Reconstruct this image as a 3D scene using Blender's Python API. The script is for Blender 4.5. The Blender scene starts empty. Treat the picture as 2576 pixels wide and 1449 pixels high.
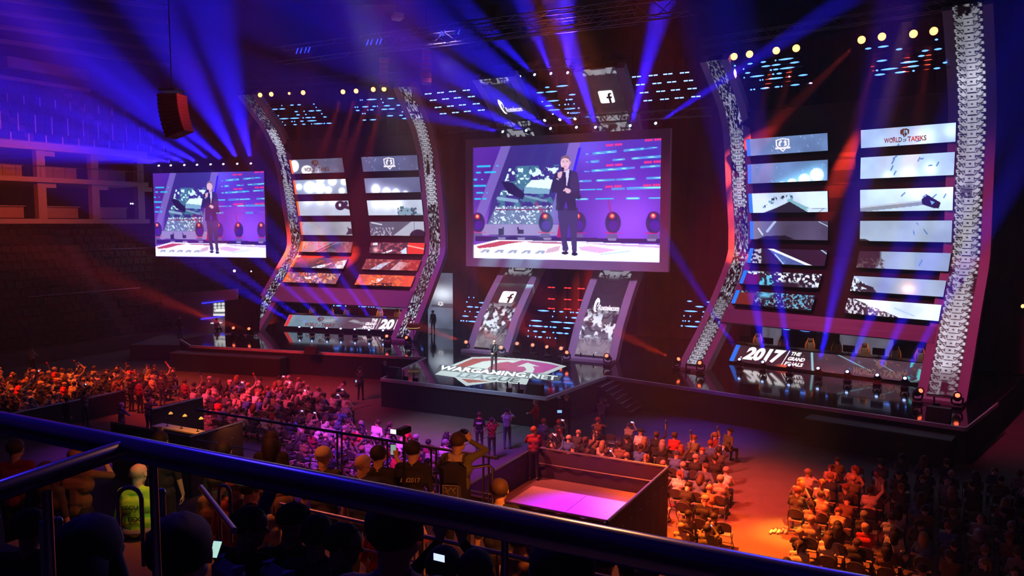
import bpy, math, random
import numpy as np
from mathutils import Vector, Matrix
random.seed(7); RNG = np.random.RandomState(7)
SC = bpy.context.scene; COL = SC.collection
PI = math.pi; R = math.radians

# ------------------------------------------------------------------ camera, world, exposure
EYE = Vector((0, 0, 9.65)); FOC = 2000.0; CX, CY = 1288.0, 724.5
PITCH = math.atan((CY - 560) / FOC)
cd = bpy.data.cameras.new('camera'); CAM = bpy.data.objects.new('camera', cd); COL.objects.link(CAM)
cd.sensor_width = 36; cd.lens = 36 * FOC / 2576; cd.clip_start = .05; cd.clip_end = 400
CAM.location = EYE; CAM.rotation_euler = (PI / 2 - PITCH, 0, 0); SC.camera = CAM
W = bpy.data.worlds.new('world'); SC.world = W; W.use_nodes = True
W.node_tree.nodes['Background'].inputs[0].default_value = (0.004, 0.001, 0.012, 1)
W.node_tree.nodes['Background'].inputs[1].default_value = .35
vs = SC.view_settings; vs.view_transform = 'Standard'; vs.look = 'None'; vs.gamma = 1; vs.exposure = 0; vs.use_curve_mapping = False
SC.cycles.max_bounces = 5; SC.cycles.diffuse_bounces = 2; SC.cycles.glossy_bounces = 3
SC.cycles.volume_bounces = 0; SC.cycles.transparent_max_bounces = 6
SC.cycles.caustics_reflective = False; SC.cycles.caustics_refractive = False
SC.cycles.sample_clamp_indirect = 3.0; SC.cycles.adaptive_threshold = .035

# ------------------------------------------------------------------ measuring helpers
def ray(px, py):
    x = (px - CX) / FOC; y = -(py - CY) / FOC; c, s = math.cos(PITCH), math.sin(PITCH)
    return Vector((x, c + y * s, -s + y * c))
def at_z(px, py, z):
    d = ray(px, py); return EYE + d * ((z - EYE.z) / d.z)
def at_d(px, py, dist):
    d = ray(px, py); return EYE + d * (dist / d.y)
def project(x, y, z):
    c, s = math.cos(PITCH), math.sin(PITCH); z = z - EYE.z
    f = y * c - z * s; u = y * s + z * c
    return CX + FOC * x / f, CY - FOC * u / f

class Frame:                      # u along the stage edge, n towards the audience, z up
    def __init__(s, deg, x, y):
        s.a = R(deg); s.o = Vector((x, y, 0)); s.U = Vector((math.cos(s.a), math.sin(s.a), 0)); s.N = Vector((math.sin(s.a), -math.cos(s.a), 0))
    def p(s, u, n, z): return s.o + s.U * u + s.N * n + Vector((0, 0, z))
    def loc(s, p):
        d = Vector(p) - s.o; return d.dot(s.U), d.dot(s.N), p[2]
    def on_n(s, px, py, n):
        d = ray(px, py); p0 = s.p(0, n, 0); return EYE + d * ((p0 - EYE).dot(s.N) / d.dot(s.N))
    def M(s, u, n, z, rz=0): return Matrix.Translation(s.p(u, n, z)) @ Matrix.Rotation(s.a + rz, 4, 'Z')
FL = Frame(-16.5, -5.24, 47.6); FC = Frame(-28.2, -.09, 44.72); FR = Frame(-39.5, 5.06, 41.84)
SZ = 1.5                          # stage height

# ------------------------------------------------------------------ lights
def spot(p, t, col, watts, deg, blend=.35, soft=.12, name='spot_beam', off=.5):
    p = Vector(p) + (Vector(t) - Vector(p)).normalized() * off
    l = bpy.data.lights.new(name, 'SPOT'); l.energy = watts; l.color = col; l.spot_size = R(deg); l.spot_blend = blend; l.shadow_soft_size = soft
    o = bpy.data.objects.new(name, l); o.location = p; o.rotation_euler = (Vector(t) - Vector(p)).to_track_quat('-Z', 'Y').to_euler(); COL.objects.link(o)
    return o
BLUE = (.02, .008, 1.0); RED = (1, .045, .012); ORANGE = (1, .16, .02); PURPLE = (.42, .03, 1); MAG = (.8, .05, .45)
HAZE = .0020
LIGHTS = []
def px_beam(px, py, dist, tx, ty, tdist, col, watts, deg, **k):
    return spot(at_d(px, py, dist), at_d(tx, ty, tdist), col, watts, deg, **k)
LS_N = -13.0
def on(fr, px, py, n): return fr.on_n(px, py, n)
# fan of blue moving heads above the side screen
for px, py, tx, ty, td in [(401, 410, -140, 335, 26), (431, 409, -120, 280, 26), (465, 408, -100, 205, 26), (497, 407, -60, 140, 25), (531, 406, -60, -22, 25), (563, 405, 60, -10, 24), (598, 403, 345, -40, 24), (632, 402, 508, -50, 25)]:
    spot(on(FL, px, py, LS_N + .5), at_d(tx, ty, td), BLUE, 2400000, 3.0, blend=.7, soft=.16, off=.6)
# orange lamps over both wings, washing down through the dashes
for px, py, tx, ty, w in [(656, 239, 575, 430, 1), (684, 237, 620, 430, 1), (729, 235, 700, 420, .4), (764, 233, 740, 440, .5), (864, 231, 780, 470, 1.6), (897, 229, 830, 470, 1.8), (940, 225, 840, 480, 2.2), (967, 224, 900, 500, 2)]:
    p = on(FL, px, py, -7.2); spot(p, on(FL, tx, ty, -10.5), (1, .07, .02), 75000 * w, 11, blend=.8)
for px, py, tx, ty, w in [(1846, 142, 1620, 330, 2), (1885, 136, 1740, 330, 1.6), (1952, 127, 1900, 340, 1.4), (2002, 121, 1940, 360, 1.8), (2166, 100, 1960, 300, 2), (2217, 92, 2150, 330, 1.6), (2296, 85, 2240, 360, 1.8), (2347, 78, 2290, 400, 2)]:
    p = on(FR, px, py, -7.2); spot(p, on(FR, tx, ty, -9), (1, .07, .03) if px > 1900 else (.9, .08, .3), 42000 * w, 11, blend=.8)
# blue beams over the centre screen
for px, py, tx, ty, td, w, dg in [(1500, 322, 1360, -120, 30, 1.6, 6), (1587, 318, 1700, -120, 30, 1.6, 6), (1430, 185, 1420, -150, 30, 1.0, 6), (1388, 187, 1290, -60, 32, .8, 5), (1347, 190, 1190, 40, 36, .7, 5), (1310, 195, 1100, 30, 34, .5, 5),
                                  (1387, 325, 1010, 110, 30, 1.4, 6), (1452, 322, 1080, 40, 30, 1.4, 6), (1651, 312, 1990, 90, 36, 1.3, 5), (1267, 333, 1080, 290, 40, .5, 5), (1326, 330, 1060, 215, 34, 1, 5)]:
    spot(on(FC, px, py, -6.4), at_d(tx, ty, td), BLUE, 1100000 * w, dg * .75, blend=.6)
for px, tx in [(1372, 1340), (1410, 1385), (1448, 1425)]:
    spot(on(FC, px, 300, -5.6), on(FC, tx, 385, -6.0), (.25, .75, .65), 20000, 11, blend=.8)
# narrow blue beams out of the desk-front fixtures of both wings
for px, py, tx, ty, td, w in [(730, 821, 560, 700, 44, 1), (767, 823, 560, 660, 44, 1.3), (812, 825, 600, 610, 44, 1.4), (853, 826, 700, 650, 44, 1.2), (894, 828, 740, 640, 44, 1.3), (935, 830, 800, 620, 46, 1.4), (975, 831, 850, 620, 46, 1.2)]:
    spot(FL.p(FL.loc(at_z(px, py, 2.1))[0], -7.2, 2.2), at_d(tx, ty, td), BLUE, 650000 * w, 3.0, blend=.5)
for px, py, tx, ty, td, w in [(1854, 903, 1610, 500, 36, 1.4), (1912, 911, 1880, 640, 30, 1.4), (1978, 918, 1930, 560, 30, 1.4), (2050, 927, 2170, 420, 26, 2), (2123, 936, 2260, 640, 28, 1.2), (2198, 945, 2330, 680, 28, 1.2), (2268, 953, 2430, 660, 28, 1.2)]:
    spot(FR.p(FR.loc(at_z(px, py, 2.1))[0], -6.6, 2.2), at_d(tx, ty, td), BLUE, 600000 * w, 3.0, blend=.5)
# red beams of the floor moving heads
for px, py, tx, ty, td, w in [(590, 830, 430, 760, 50, 1.6), (629, 832, 500, 790, 50, 1), (1172, 862, 1040, 815, 44, 1), (1260, 868, 1180, 800, 40, .5), (1301, 859, 1270, 800, 46, .5), (1340, 862, 1310, 800, 46, .6), (1415, 868, 1340, 810, 44, .6), (1425, 882, 1340, 840, 42, .8), (1702, 908, 1520, 820, 40, 1.8), (2309, 985, 2150, 950, 36, 1.2)]:
    spot(at_d(px, py, at_z(px, py + 30, 1.5).y), at_d(tx, ty, td), RED, 70000 * w, 8, blend=.8)
# general washes: red on the drapes, magenta on the stage skirts and columns, cool key on the thrust
def wash(p, t, col, w, deg, soft=.6): return spot(p, t, col, w, deg, blend=1, soft=soft, name='wash_light', off=0)
wash(FL.p(-14, 4, 20), FL.p(-13, -9, 6), (.75, .05, .3), 9000, 60); wash(FL.p(-6, 4, 20), FL.p(-6, -9, 6), (.6, .05, .5), 9000, 60)
wash(FR.p(4, 4, 20), FR.p(4, -8, 6), (.8, .05, .3), 7000, 60); wash(FR.p(14, 4, 20), FR.p(14, -7, 6), (.8, .05, .22), 9000, 60)
wash(FC.p(-8.6, -10, 20), FC.p(-8.8, -14.5, 5), (.05, .02, 1), 6000, 50); wash(FC.p(9.5, -9.5, 20), FC.p(10, -14.5, 5), (1, .03, .03), 5500, 50)
wash(FC.p(0, 8, 19), FC.p(0, -5, 6), (.6, .35, .85), 15000, 52)
wash(FC.p(0, 14, 20), FC.p(-1, 1.5, 1.5), (.75, .88, 1), 80000, 20)
# coloured floods on the audience
wash(FC.p(9, 16, 19), FC.p(16.6, 17, 0), (1, .13, .008), 130000, 25); wash(FC.p(20, 6, 18), FC.p(17.6, 13.6, 1), (1, .36, .03), 70000, 8, .2)
wash(FC.p(-20, 20, 20), FC.p(-21, 12, 0), (1, .10, .01), 42000, 40); wash(FC.p(-14, 24, 20), FC.p(-12, 9, 0), (.95, .05, .04), 30000, 30)
wash(FC.p(-10, 22, 20), FC.p(-8.5, 10, 0), (1, .05, .20), 30000, 30)
wash(FC.p(8, 24, 19), FC.p(1.5, 14.5, 0), (.34, .03, 1), 36000, 26); wash(FC.p(4, 24, 19), FC.p(1, 13, 0), (1, .08, .3), 20000, 30); wash(FC.p(6, 22, 19), FC.p(11.5, 12, 0), (1, .13, .10), 52000, 32)
wash(FC.p(2, 14, 20), FC.p(2, 8, 0), (.22, .45, .75), 12000, 26); wash(FC.p(14, 6, 20), FC.p(11.8, 4.2, 0), (.12, .03, 1), 14000, 22); wash(FC.p(4, 20, 20), FC.p(4.5, 12, 0), (.22, .04, 1), 20000, 22)
wash(FC.p(12, 12, 16), FC.p(12.6, 19.3, 1.3), (.40, .004, 1), 42000, 18, .2); wash(FC.p(-4, 12, 18), FC.p(-9, 18, 1), (.35, .03, 1), 14000, 18)
wash(FC.p(10, 26, 16), FC.p(11, 18, 1.5), (1, .10, .03), 9000, 40); wash(FC.p(-14, 22, 18), FC.p(-5.5, 17, 1.5), (.06, .02, 1), 9000, 14)
wash(FC.p(15, 24, 19), FC.p(15.6, 12.5, 0), (1, .045, .01), 60000, 26)
wash(FC.p(-6, 26, 19), FC.p(-13.5, 6.5, 0), (1, .03, .03), 26000, 34)
# arena side: orange and blue spill on the balconies
wash(FC.p(-24, 8, 15), FC.p(-37, 5, 12.5), (1, .11, .03), 4200, 52); wash(FC.p(-26, -8, 26), FC.p(-42, 3, 20), (.35, .03, .9), 3500, 60)
# concourse lamps below the camera balcony, added unseen spots that light the railing
wash((.6, 7.0, 8.4), (1.2, 9.5, 4.5), (1, .2, .02), 420, 120, .3); wash((-3.2, 8.5, 9.0), (-3.4, 9.5, 5.5), (1, .17, .02), 170, 120, .3)
wash((4.5, 9.5, 8.5), (4.5, 10.5, 4.5), (1, .12, .02), 300, 120, .3)
wash((-6, 12, 17), (0, 1.5, 9), (.04, .02, 1), 700, 26, .8); wash((5, 14, 14), (.3, 1.3, 9), (.03, .02, 1), 650, 26, .8)
wash((1, 10, 13), (0, 1.5, 9), (1, .35, .1), 600, 20, .1)
wash((-4, 14, 13), (-2, 9, 6), (1, .14, .05), 420, 40, .5)

for u in (-14.5, -11.5, -8, -6): wash(FL.p(u, -9.9, 3.45), FL.p(u, -10.6, 2.0), (1, .55, .35), 45, 120, .1)  # small unseen warm lamps added to brighten the players' chairs
for u in (4.5, 7.5, 10.5, 13): wash(FR.p(u, -8.9, 3.8), FR.p(u, -9.5, 2.0), (1, .6, .4), 45, 120, .1)

wash((-2.6, 7.4, 8.3), (-4.3, 9.6, 6.2), (.6, 1, .45), 80, 34, .15)  # greenish lamp added only to brighten the lime vest

wash((-6.5, 20, 13.2), (-10.6, 24.5, 14), (1, .12, .04), 500, 40, .2)


# ------------------------------------------------------------------ materials
MATS = {}
def mat(name, col=(.5, .5, .5), rough=.6, metal=0, emit=None, es=1, var=.15, scale=8, coat=0, bump=0, sample=None):
    if name in MATS: return MATS[name]
    m = bpy.data.materials.new(name); m.use_nodes = True; nt = m.node_tree; b = nt.nodes['Principled BSDF']
    b.inputs['Roughness'].default_value = rough; b.inputs['Metallic'].default_value = metal; b.inputs['Coat Weight'].default_value = coat
    if emit:
        b.inputs['Base Color'].default_value = (*col, 1)
        b.inputs['Emission Color'].default_value = (*emit, 1); b.inputs['Emission Strength'].default_value = es
    else:
        tc = nt.nodes.new('ShaderNodeTexCoord'); nz = nt.nodes.new('ShaderNodeTexNoise'); nz.inputs['Scale'].default_value = scale; nz.inputs['Detail'].default_value = 4
        mx = nt.nodes.new('ShaderNodeMix'); mx.data_type = 'RGBA'
        mx.inputs[6].default_value = (*[c * (1 - var) for c in col], 1); mx.inputs[7].default_value = (*[min(1, c * (1 + var)) for c in col], 1)
        nt.links.new(tc.outputs['Object'], nz.inputs['Vector']); nt.links.new(nz.outputs['Fac'], mx.inputs[0]); nt.links.new(mx.outputs[2], b.inputs['Base Color'])
        if bump:
            bp = nt.nodes.new('ShaderNodeBump'); bp.inputs['Strength'].default_value = bump; nt.links.new(nz.outputs['Fac'], bp.inputs['Height']); nt.links.new(bp.outputs[0], b.inputs['Normal'])
    if sample: m.cycles.emission_sampling = sample
    MATS[name] = m; return m
def picmat(name, strength, sample='NONE', base=.02):
    if name in MATS: return MATS[name]
    m = bpy.data.materials.new(name); m.use_nodes = True; nt = m.node_tree; b = nt.nodes['Principled BSDF']
    at = nt.nodes.new('ShaderNodeAttribute'); at.attribute_name = 'pic'
    b.inputs['Base Color'].default_value = (base, base, base, 1); b.inputs['Roughness'].default_value = .5
    nt.links.new(at.outputs['Color'], b.inputs['Emission Color']); b.inputs['Emission Strength'].default_value = strength
    m.cycles.emission_sampling = sample; MATS[name] = m; return m

# ------------------------------------------------------------------ mesh builder
class MB:
    def __init__(s): s.v = []; s.f = []; s.mi = []; s.m = 0
    def add(s, vs, fs, T=None):
        b = len(s.v)
        s.v += [tuple(T @ Vector(v)) if T else tuple(v) for v in vs]
        s.f += [tuple(i + b for i in f) for f in fs]; s.mi += [s.m] * len(fs); return s
    def box(s, c, d, T=None, rot=None, taper=1, bev=0):
        x, y, z = d[0] / 2, d[1] / 2, d[2] / 2; Mx = Matrix.Translation(c) @ (rot if rot else Matrix.Identity(4))
        if T: Mx = T @ Mx
        if bev:
            k = bev; vs = []; fs = []
            prof = [(x - k, y), (x, y - k), (x, -y + k), (x - k, -y), (-x + k, -y), (-x, -y + k), (-x, y - k), (-x + k, y)]
            for zz, sc_ in ((-z, 1), (-z + k, 0), (z - k, 0), (z, 1)):
                for px_, py_ in prof: vs.append((px_ - sc_ * k * (1 if px_ > 0 else -1), py_ - sc_ * k * (1 if py_ > 0 else -1), zz))
            for r in range(3):
                for i in range(8): fs.append((r * 8 + i, r * 8 + (i + 1) % 8, r * 8 + 8 + (i + 1) % 8, r * 8 + 8 + i))
            fs.append(tuple(range(7, -1, -1))); fs.append(tuple(range(24, 32)))
            return s.add(vs, fs, Mx)
        t = taper
        vs = [(-x, -y, -z), (x, -y, -z), (x, y, -z), (-x, y, -z), (-x * t, -y * t, z), (x * t, -y * t, z), (x * t, y * t, z), (-x * t, y * t, z)]
        return s.add(vs, [(0, 3, 2, 1), (4, 5, 6, 7), (0, 1, 5, 4), (1, 2, 6, 5), (2, 3, 7, 6), (3, 0, 4, 7)], Mx)
    def tube(s, pts, r, n=8, T=None, caps=True):
        pts = [Vector(p) for p in pts]; rs = r if isinstance(r, (list, tuple)) else [r] * len(pts)
        vs = []; prev = None
        for i, p in enumerate(pts):
            d = (pts[min(i + 1, len(pts) - 1)] - pts[max(i - 1, 0)]).normalized()
            if prev is None:
                a = Vector((0, 0, 1)) if abs(d.z) < .9 else Vector((1, 0, 0)); x = d.cross(a).normalized()
            else: x = (prev - d * prev.dot(d)).normalized()
            prev = x; y = d.cross(x)
            for k in range(n):
                a = 2 * PI * k / n; vs.append(p + (x * math.cos(a) + y * math.sin(a)) * rs[i])
        fs = [(i * n + k, i * n + (k + 1) % n, (i + 1) * n + (k + 1) % n, (i + 1) * n + k) for i in range(len(pts) - 1) for k in range(n)]
        if caps: fs += [tuple(range(n - 1, -1, -1)), tuple((len(pts) - 1) * n + k for k in range(n))]
        return s.add(vs, fs, T)
    def lathe(s, prof, n=16, T=None):
        vs = [(r * math.cos(2 * PI * k / n), r * math.sin(2 * PI * k / n), z) for r, z in prof for k in range(n)]
        fs = [(i * n + k, i * n + (k + 1) % n, (i + 1) * n + (k + 1) % n, (i + 1) * n + k) for i in range(len(prof) - 1) for k in range(n)]
        fs += [tuple(range(n - 1, -1, -1)), tuple((len(prof) - 1) * n + k for k in range(n))]
        return s.add(vs, fs, T)
    def ball(s, c, r, T=None, n=12, m=8, rot=None):
        rx, ry, rz = r if isinstance(r, (list, tuple)) else (r, r, r)
        Mx = Matrix.Translation(c) @ (rot if rot else Matrix.Identity(4)); Mx = T @ Mx if T else Mx
        vs = [(0, 0, -rz)]; fs = []
        for j in range(1, m):
            t = -PI / 2 + PI * j / m
            for k in range(n): a = 2 * PI * k / n; vs.append((rx * math.cos(t) * math.cos(a), ry * math.cos(t) * math.sin(a), rz * math.sin(t)))
        vs.append((0, 0, rz)); L = len(vs) - 1
        for k in range(n): fs.append((0, 1 + (k + 1) % n, 1 + k)); fs.append((L, L - n + k, L - n + (k + 1) % n))
        for j in range(m - 2):
            for k in range(n): a = 1 + j * n; fs.append((a + k, a + (k + 1) % n, a + n + (k + 1) % n, a + n + k))
        return s.add(vs, fs, Mx)
    def prism(s, poly, z0, z1, T=None):
        n = len(poly); vs = [(x, y, z0) for x, y in poly] + [(x, y, z1) for x, y in poly]
        return s.add(vs, [tuple(range(n - 1, -1, -1)), tuple(range(n, 2 * n))] + [(i, (i + 1) % n, n + (i + 1) % n, n + i) for i in range(n)], T)
    def hull8(s, a, b):            # two 4-point loops joined into a box
        return s.add(list(a) + list(b), [(3, 2, 1, 0), (4, 5, 6, 7)] + [(i, (i + 1) % 4, 4 + (i + 1) % 4, 4 + i) for i in range(4)])
    def build(s, name, mats, parent=None, smooth=False):
        me = bpy.data.meshes.new(name); me.from_pydata(s.v, [], s.f)
        ms = mats if isinstance(mats, (list, tuple)) else [mats]
        for m in ms: me.materials.append(m)
        if len(ms) > 1: me.polygons.foreach_set('material_index', s.mi)
        if smooth:
            me.polygons.foreach_set('use_smooth', [True] * len(me.polygons))
            try: me.set_sharp_from_angle(angle=R(40))
            except Exception: pass
        me.update(); o = bpy.data.objects.new(name, me); COL.objects.link(o)
        if parent: o.parent = parent
        return o
def tag(o, label=None, cat=None, group=None, kind=None):
    for k, v in (('label', label), ('category', cat), ('group', group), ('kind', kind)):
        if v: o[k] = v
    return o
def thing(name, label, cat, M=None, group=None):
    o = bpy.data.objects.new(name, None); COL.objects.link(o); o.empty_display_size = .2
    if M is not None: o.matrix_basis = M
    return tag(o, label, cat, group)
def dup(root, M=None, label=None, group=None):
    r = root.copy(); COL.objects.link(r)
    if M is not None: r.matrix_basis = M
    if label: r['label'] = label
    if group: r['group'] = group
    for ch in root.children:
        c = ch.copy(); COL.objects.link(c); c.parent = r
        for g in ch.children:
            d = g.copy(); COL.objects.link(d); d.parent = c
    return r
def inv(parent): return parent.matrix_basis.inverted() if parent else Matrix.Identity(4)
ORD = ['first', 'second', 'third', 'fourth', 'fifth', 'sixth', 'seventh', 'eighth', 'ninth', 'tenth', 'eleventh', 'twelfth', 'thirteenth', 'fourteenth', 'fifteenth', 'sixteenth']
def nth(i): return ORD[i] if i < len(ORD) else '%dth' % (i + 1)

def text_mesh(name, s, BL, BR, TL, m, parent=None, bold=.012, lift=.0, align=None):
    """lettering stretched over the parallelogram BL-BR-TL (parent space when a parent is given)"""
    c = bpy.data.curves.new(name, 'FONT'); c.body = s; c.size = 1; c.offset = bold; c.resolution_u = 3; c.fill_mode = 'FRONT'
    t = bpy.data.objects.new(name, c); COL.objects.link(t)
    dg = bpy.context.evaluated_depsgraph_get(); me = bpy.data.meshes.new_from_object(t.evaluated_get(dg)); bpy.data.objects.remove(t)
    n = len(me.vertices); co = np.empty(n * 3); me.vertices.foreach_get('co', co); co = co.reshape(-1, 3)
    x0, x1, y0, y1 = co[:, 0].min(), co[:, 0].max(), co[:, 1].min(), co[:, 1].max()
    BL, BR, TL = (np.array(q, float) for q in (BL, BR, TL)); X = BR - BL; Y = TL - BL; Nn = np.cross(X, Y); Nn /= np.linalg.norm(Nn)
    out = BL + np.outer((co[:, 0] - x0) / (x1 - x0), X) + np.outer((co[:, 1] - y0) / (y1 - y0), Y) + Nn * lift
    me.vertices.foreach_set('co', out.ravel()); me.materials.clear(); me.materials.append(m); me.update()
    o = bpy.data.objects.new(name, me); COL.objects.link(o)
    if parent: o.parent = parent
    return o

# ------------------------------------------------------------------ painting LED pictures on mesh grids
def _h(ix, iy, seed):
    n = (ix * 374761393 + iy * 668265263 + seed * 1442695) & 0x7fffffff
    n = ((n ^ (n >> 13)) * 1274126177) & 0x7fffffff
    return ((n ^ (n >> 16)) & 0xffff) / 65535.0
def noise(x, y, sc, seed=0):
    x = np.asarray(x, float) / sc; y = np.asarray(y, float) / sc; ix = np.floor(x).astype(np.int64); iy = np.floor(y).astype(np.int64)
    fx = x - ix; fy = y - iy; fx = fx * fx * (3 - 2 * fx); fy = fy * fy * (3 - 2 * fy)
    a = _h(ix, iy, seed); b = _h(ix + 1, iy, seed); c = _h(ix, iy + 1, seed); d = _h(ix + 1, iy + 1, seed)
    return (a + (b - a) * fx) * (1 - fy) + (c + (d - c) * fx) * fy
def fbm(x, y, sc, seed=0, o=3):
    r = 0; t = 0; w = 1
    for i in range(o): r = r + w * noise(x, y, sc / 2 ** i, seed + i * 17); t += w; w *= .5
    return r / t
def ss(a, b, x): t = np.clip((x - a) / (b - a), 0, 1); return t * t * (3 - 2 * t)
class Paint:
    def __init__(s, x, y, base=(0, 0, 0)):
        s.x = np.asarray(x, float); s.y = np.asarray(y, float); s.c = np.tile(np.array(base, float), (len(s.x), 1))
    def mix(s, a, col): a = np.clip(a, 0, 1)[:, None]; s.c = s.c * (1 - a) + np.array(col) * a
    def addc(s, a, col): s.c = s.c + np.clip(a, 0, None)[:, None] * np.array(col)
    def inside(s, pts):
        ins = np.zeros(len(s.x), bool); j = len(pts) - 1
        for i in range(len(pts)):
            xi, yi = pts[i]; xj, yj = pts[j]
            with np.errstate(divide='ignore', invalid='ignore'):
                c = ((yi > s.y) != (yj > s.y)) & (s.x < (xj - xi) * (s.y - yi) / ((yj - yi) or 1e-9) + xi)
            ins ^= c; j = i
        return ins
    def poly(s, pts, col, a=1): s.mix(s.inside(pts) * a, col)
    def circ(s, cx, cy, rx, ry, col, soft=.3, a=1):
        d = np.sqrt(((s.x - cx) / rx) ** 2 + ((s.y - cy) / ry) ** 2); s.mix((1 - ss(1 - soft, 1 + soft, d)) * a, col)
    def glow(s, cx, cy, r, col, a=1):
        d = np.hypot(s.x - cx, s.y - cy); s.addc(np.exp(-(d / r) ** 2) * a, col)
    def line(s, x0, y0, x1, y1, w, col, a=1):
        dx, dy = x1 - x0, y1 - y0; t = np.clip(((s.x - x0) * dx + (s.y - y0) * dy) / (dx * dx + dy * dy + 1e-9), 0, 1)
        d = np.hypot(s.x - x0 - t * dx, s.y - y0 - t * dy); s.mix((1 - ss(w * .35, w * .65, d)) * a, col)
    def box(s, x0, y0, x1, y1, col, a=1): s.mix(((s.x > x0) & (s.x < x1) & (s.y > y0) & (s.y < y1)) * a, col)
def grid_mesh(name, P, cols, m, parent=None, keep=None):
    """P: (rows, cols, 3) points, cols: (rows*cols, 3) colours; keep: mask of points"""
    h, w = P.shape[:2]; idx = np.arange(h * w).reshape(h, w)
    q = np.stack([idx[:-1, :-1], idx[1:, :-1], idx[1:, 1:], idx[:-1, 1:]], -1).reshape(-1, 4); V = P.reshape(-1, 3); C = cols
    if keep is not None:
        q = q[keep.reshape(-1)[q].all(1)]; used = np.unique(q); mp = -np.ones(h * w, int); mp[used] = np.arange(len(used)); q = mp[q]; V = V[used]; C = C[used]
    me = bpy.data.meshes.new(name); me.from_pydata(V.tolist(), [], q.tolist())
    ca = me.color_attributes.new('pic', 'FLOAT_COLOR', 'POINT'); ca.data.foreach_set('color', np.c_[np.clip(C, 0, 8), np.ones(len(V))].astype(np.float32).ravel())
    me.materials.append(m); me.update(); o = bpy.data.objects.new(name, me); COL.objects.link(o)
    if parent: o.parent = parent
    return o
def quad_pts(c, w, h):             # c: TL, TR, BR, BL as arrays; rows from the top
    c = [np.array(q, float) for q in c]; u = np.linspace(0, 1, w)[None, :, None]; v = np.linspace(0, 1, h)[:, None, None]
    return (c[0] * (1 - u) + c[1] * u) * (1 - v) + (c[3] * (1 - u) + c[2] * u) * v

# ================================================================== the hall
BLACK = mat('black drape', (.018, .015, .02), .9, var=.3, scale=3)
DARKM = mat('black metal', (.02, .02, .024), .45, .4)
FLOORM = mat('dark hall floor', (.15, .115, .10), .9, var=.25, scale=1.4, bump=.05)
def struct(o): o['kind'] = 'structure'; return o
b = MB(); b.box((0, 30, -.1), (130, 110, .2)); struct(b.build('floor', FLOORM))
b = MB()
for k in range(5): b.tube([FC.p(-14 + 9 * k, 6.3, .004), FC.p(-16 + 9 * k, 20, .004)], .018, 4)
tag(b.build('cable_trench', mat('floor seam', (.02, .016, .015), .8)), 'dark seam lines running across the hall floor between the blocks', 'floor seam')
b = MB(); b.box((0, 30, 32.2), (130, 110, .4)); struct(b.build('ceiling', mat('black ceiling', (.012, .01, .016), .95)))
b = MB(); b.box((0, 84, 16), (130, .4, 32)); struct(b.build('wall_back', mat('dark back wall', (.03, .016, .02), .9, var=.4, scale=.6)))
b = MB(); b.box((54, 30, 16), (.4, 110, 32)); struct(b.build('wall_right', mat('dark side wall', (.016, .013, .02), .9)))
b = MB(); b.box((-64, 30, 16), (.4, 110, 32)); struct(b.build('wall_left', mat('dark side wall', (.016, .013, .02), .9)))
# haze
hz = bpy.data.materials.new('thin stage haze'); hz.use_nodes = True; nt = hz.node_tree; nt.nodes.clear()
o_ = nt.nodes.new('ShaderNodeOutputMaterial'); v_ = nt.nodes.new('ShaderNodeVolumeScatter'); v_.inputs['Density'].default_value = HAZE; v_.inputs['Anisotropy'].default_value = .35; v_.inputs['Color'].default_value = (1, 1, 1, 1)
nt.links.new(v_.outputs[0], o_.inputs['Volume'])
b = MB(); b.box((-4, 38, 16), (112, 79, 31.8)); hzo = b.build('stage_haze', hz); tag(hzo, 'thin smoke haze filling the whole hall above the stage', 'haze', kind='stuff')

# drapes behind the stage
DRAPE = mat('dark red-lit drape', (.10, .05, .06), .95, var=.3, scale=.8)
def curtain(name, fr, u0, u1, n, z0, z1, m, label):
    b = MB(); k = int((u1 - u0) / .35); pts = []
    for i in range(k + 1):
        u = u0 + (u1 - u0) * i / k; pts.append(fr.p(u, n + .12 * math.sin(i * 1.9), 0))
    vs = []; fs = []
    for q in pts: vs += [(q.x, q.y, z0), (q.x, q.y, z1), (q.x + fr.N.x * -.06, q.y + fr.N.y * -.06, z1), (q.x + fr.N.x * -.06, q.y + fr.N.y * -.06, z0)]
    for i in range(k):
        a = i * 4
        fs += [(a, a + 4, a + 5, a + 1), (a + 2, a + 6, a + 7, a + 3), (a + 1, a + 5, a + 6, a + 2), (a + 3, a + 7, a + 4, a)]
    b.add(vs, fs); return tag(b.build(name, m, smooth=True), label, 'curtain')
curtain('stage_curtain', FC, -9.2, 9.8, -15.5, SZ, 21, DRAPE, 'tall dark pleated drape behind the centre screen')
curtain('stage_curtain', FL, -19, -2.6, -17.2, SZ, 21, DRAPE, 'tall dark pleated drape behind the left wing')
curtain('stage_curtain', FR, .8, 17.5, -14.5, SZ, 21, DRAPE, 'tall dark pleated drape behind the right wing')

# ------------------------------------------------------------------ stage platform
GLOSS = mat('black gloss stage floor', (.012, .012, .018), .09, var=.3, scale=2, coat=.3)
TRIM = mat('pale stage edging', (.85, .84, .9), .45)
th = [at_z(958, 952, SZ), at_z(1375, 1000, SZ), at_z(1527, 946, SZ)]
outline = [FL.p(-16.9, 0, 0), FL.p(0, 0, 0), th[0], th[1], th[2], FR.p(16.9, 0, 0), FR.p(17.2, -14, 0), FC.p(7, -15, 0), FC.p(-9, -15, 0), FL.p(-4, -16.5, 0), FL.p(-17.4, -16.5, 0), FL.p(-19.5, -2.2, 0)]
stage = thing('stage', 'black glossy stage platform with pale lit edging and a pointed thrust', 'stage', Matrix.Translation((0, 40, 0)))
T0 = Matrix.Translation((0, -40, 0))
pl = [(q.x, q.y) for q in outline]
b = MB(); b.prism(pl, SZ - .1, SZ, T0); b.build('stage_deck', GLOSS, stage)
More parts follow.
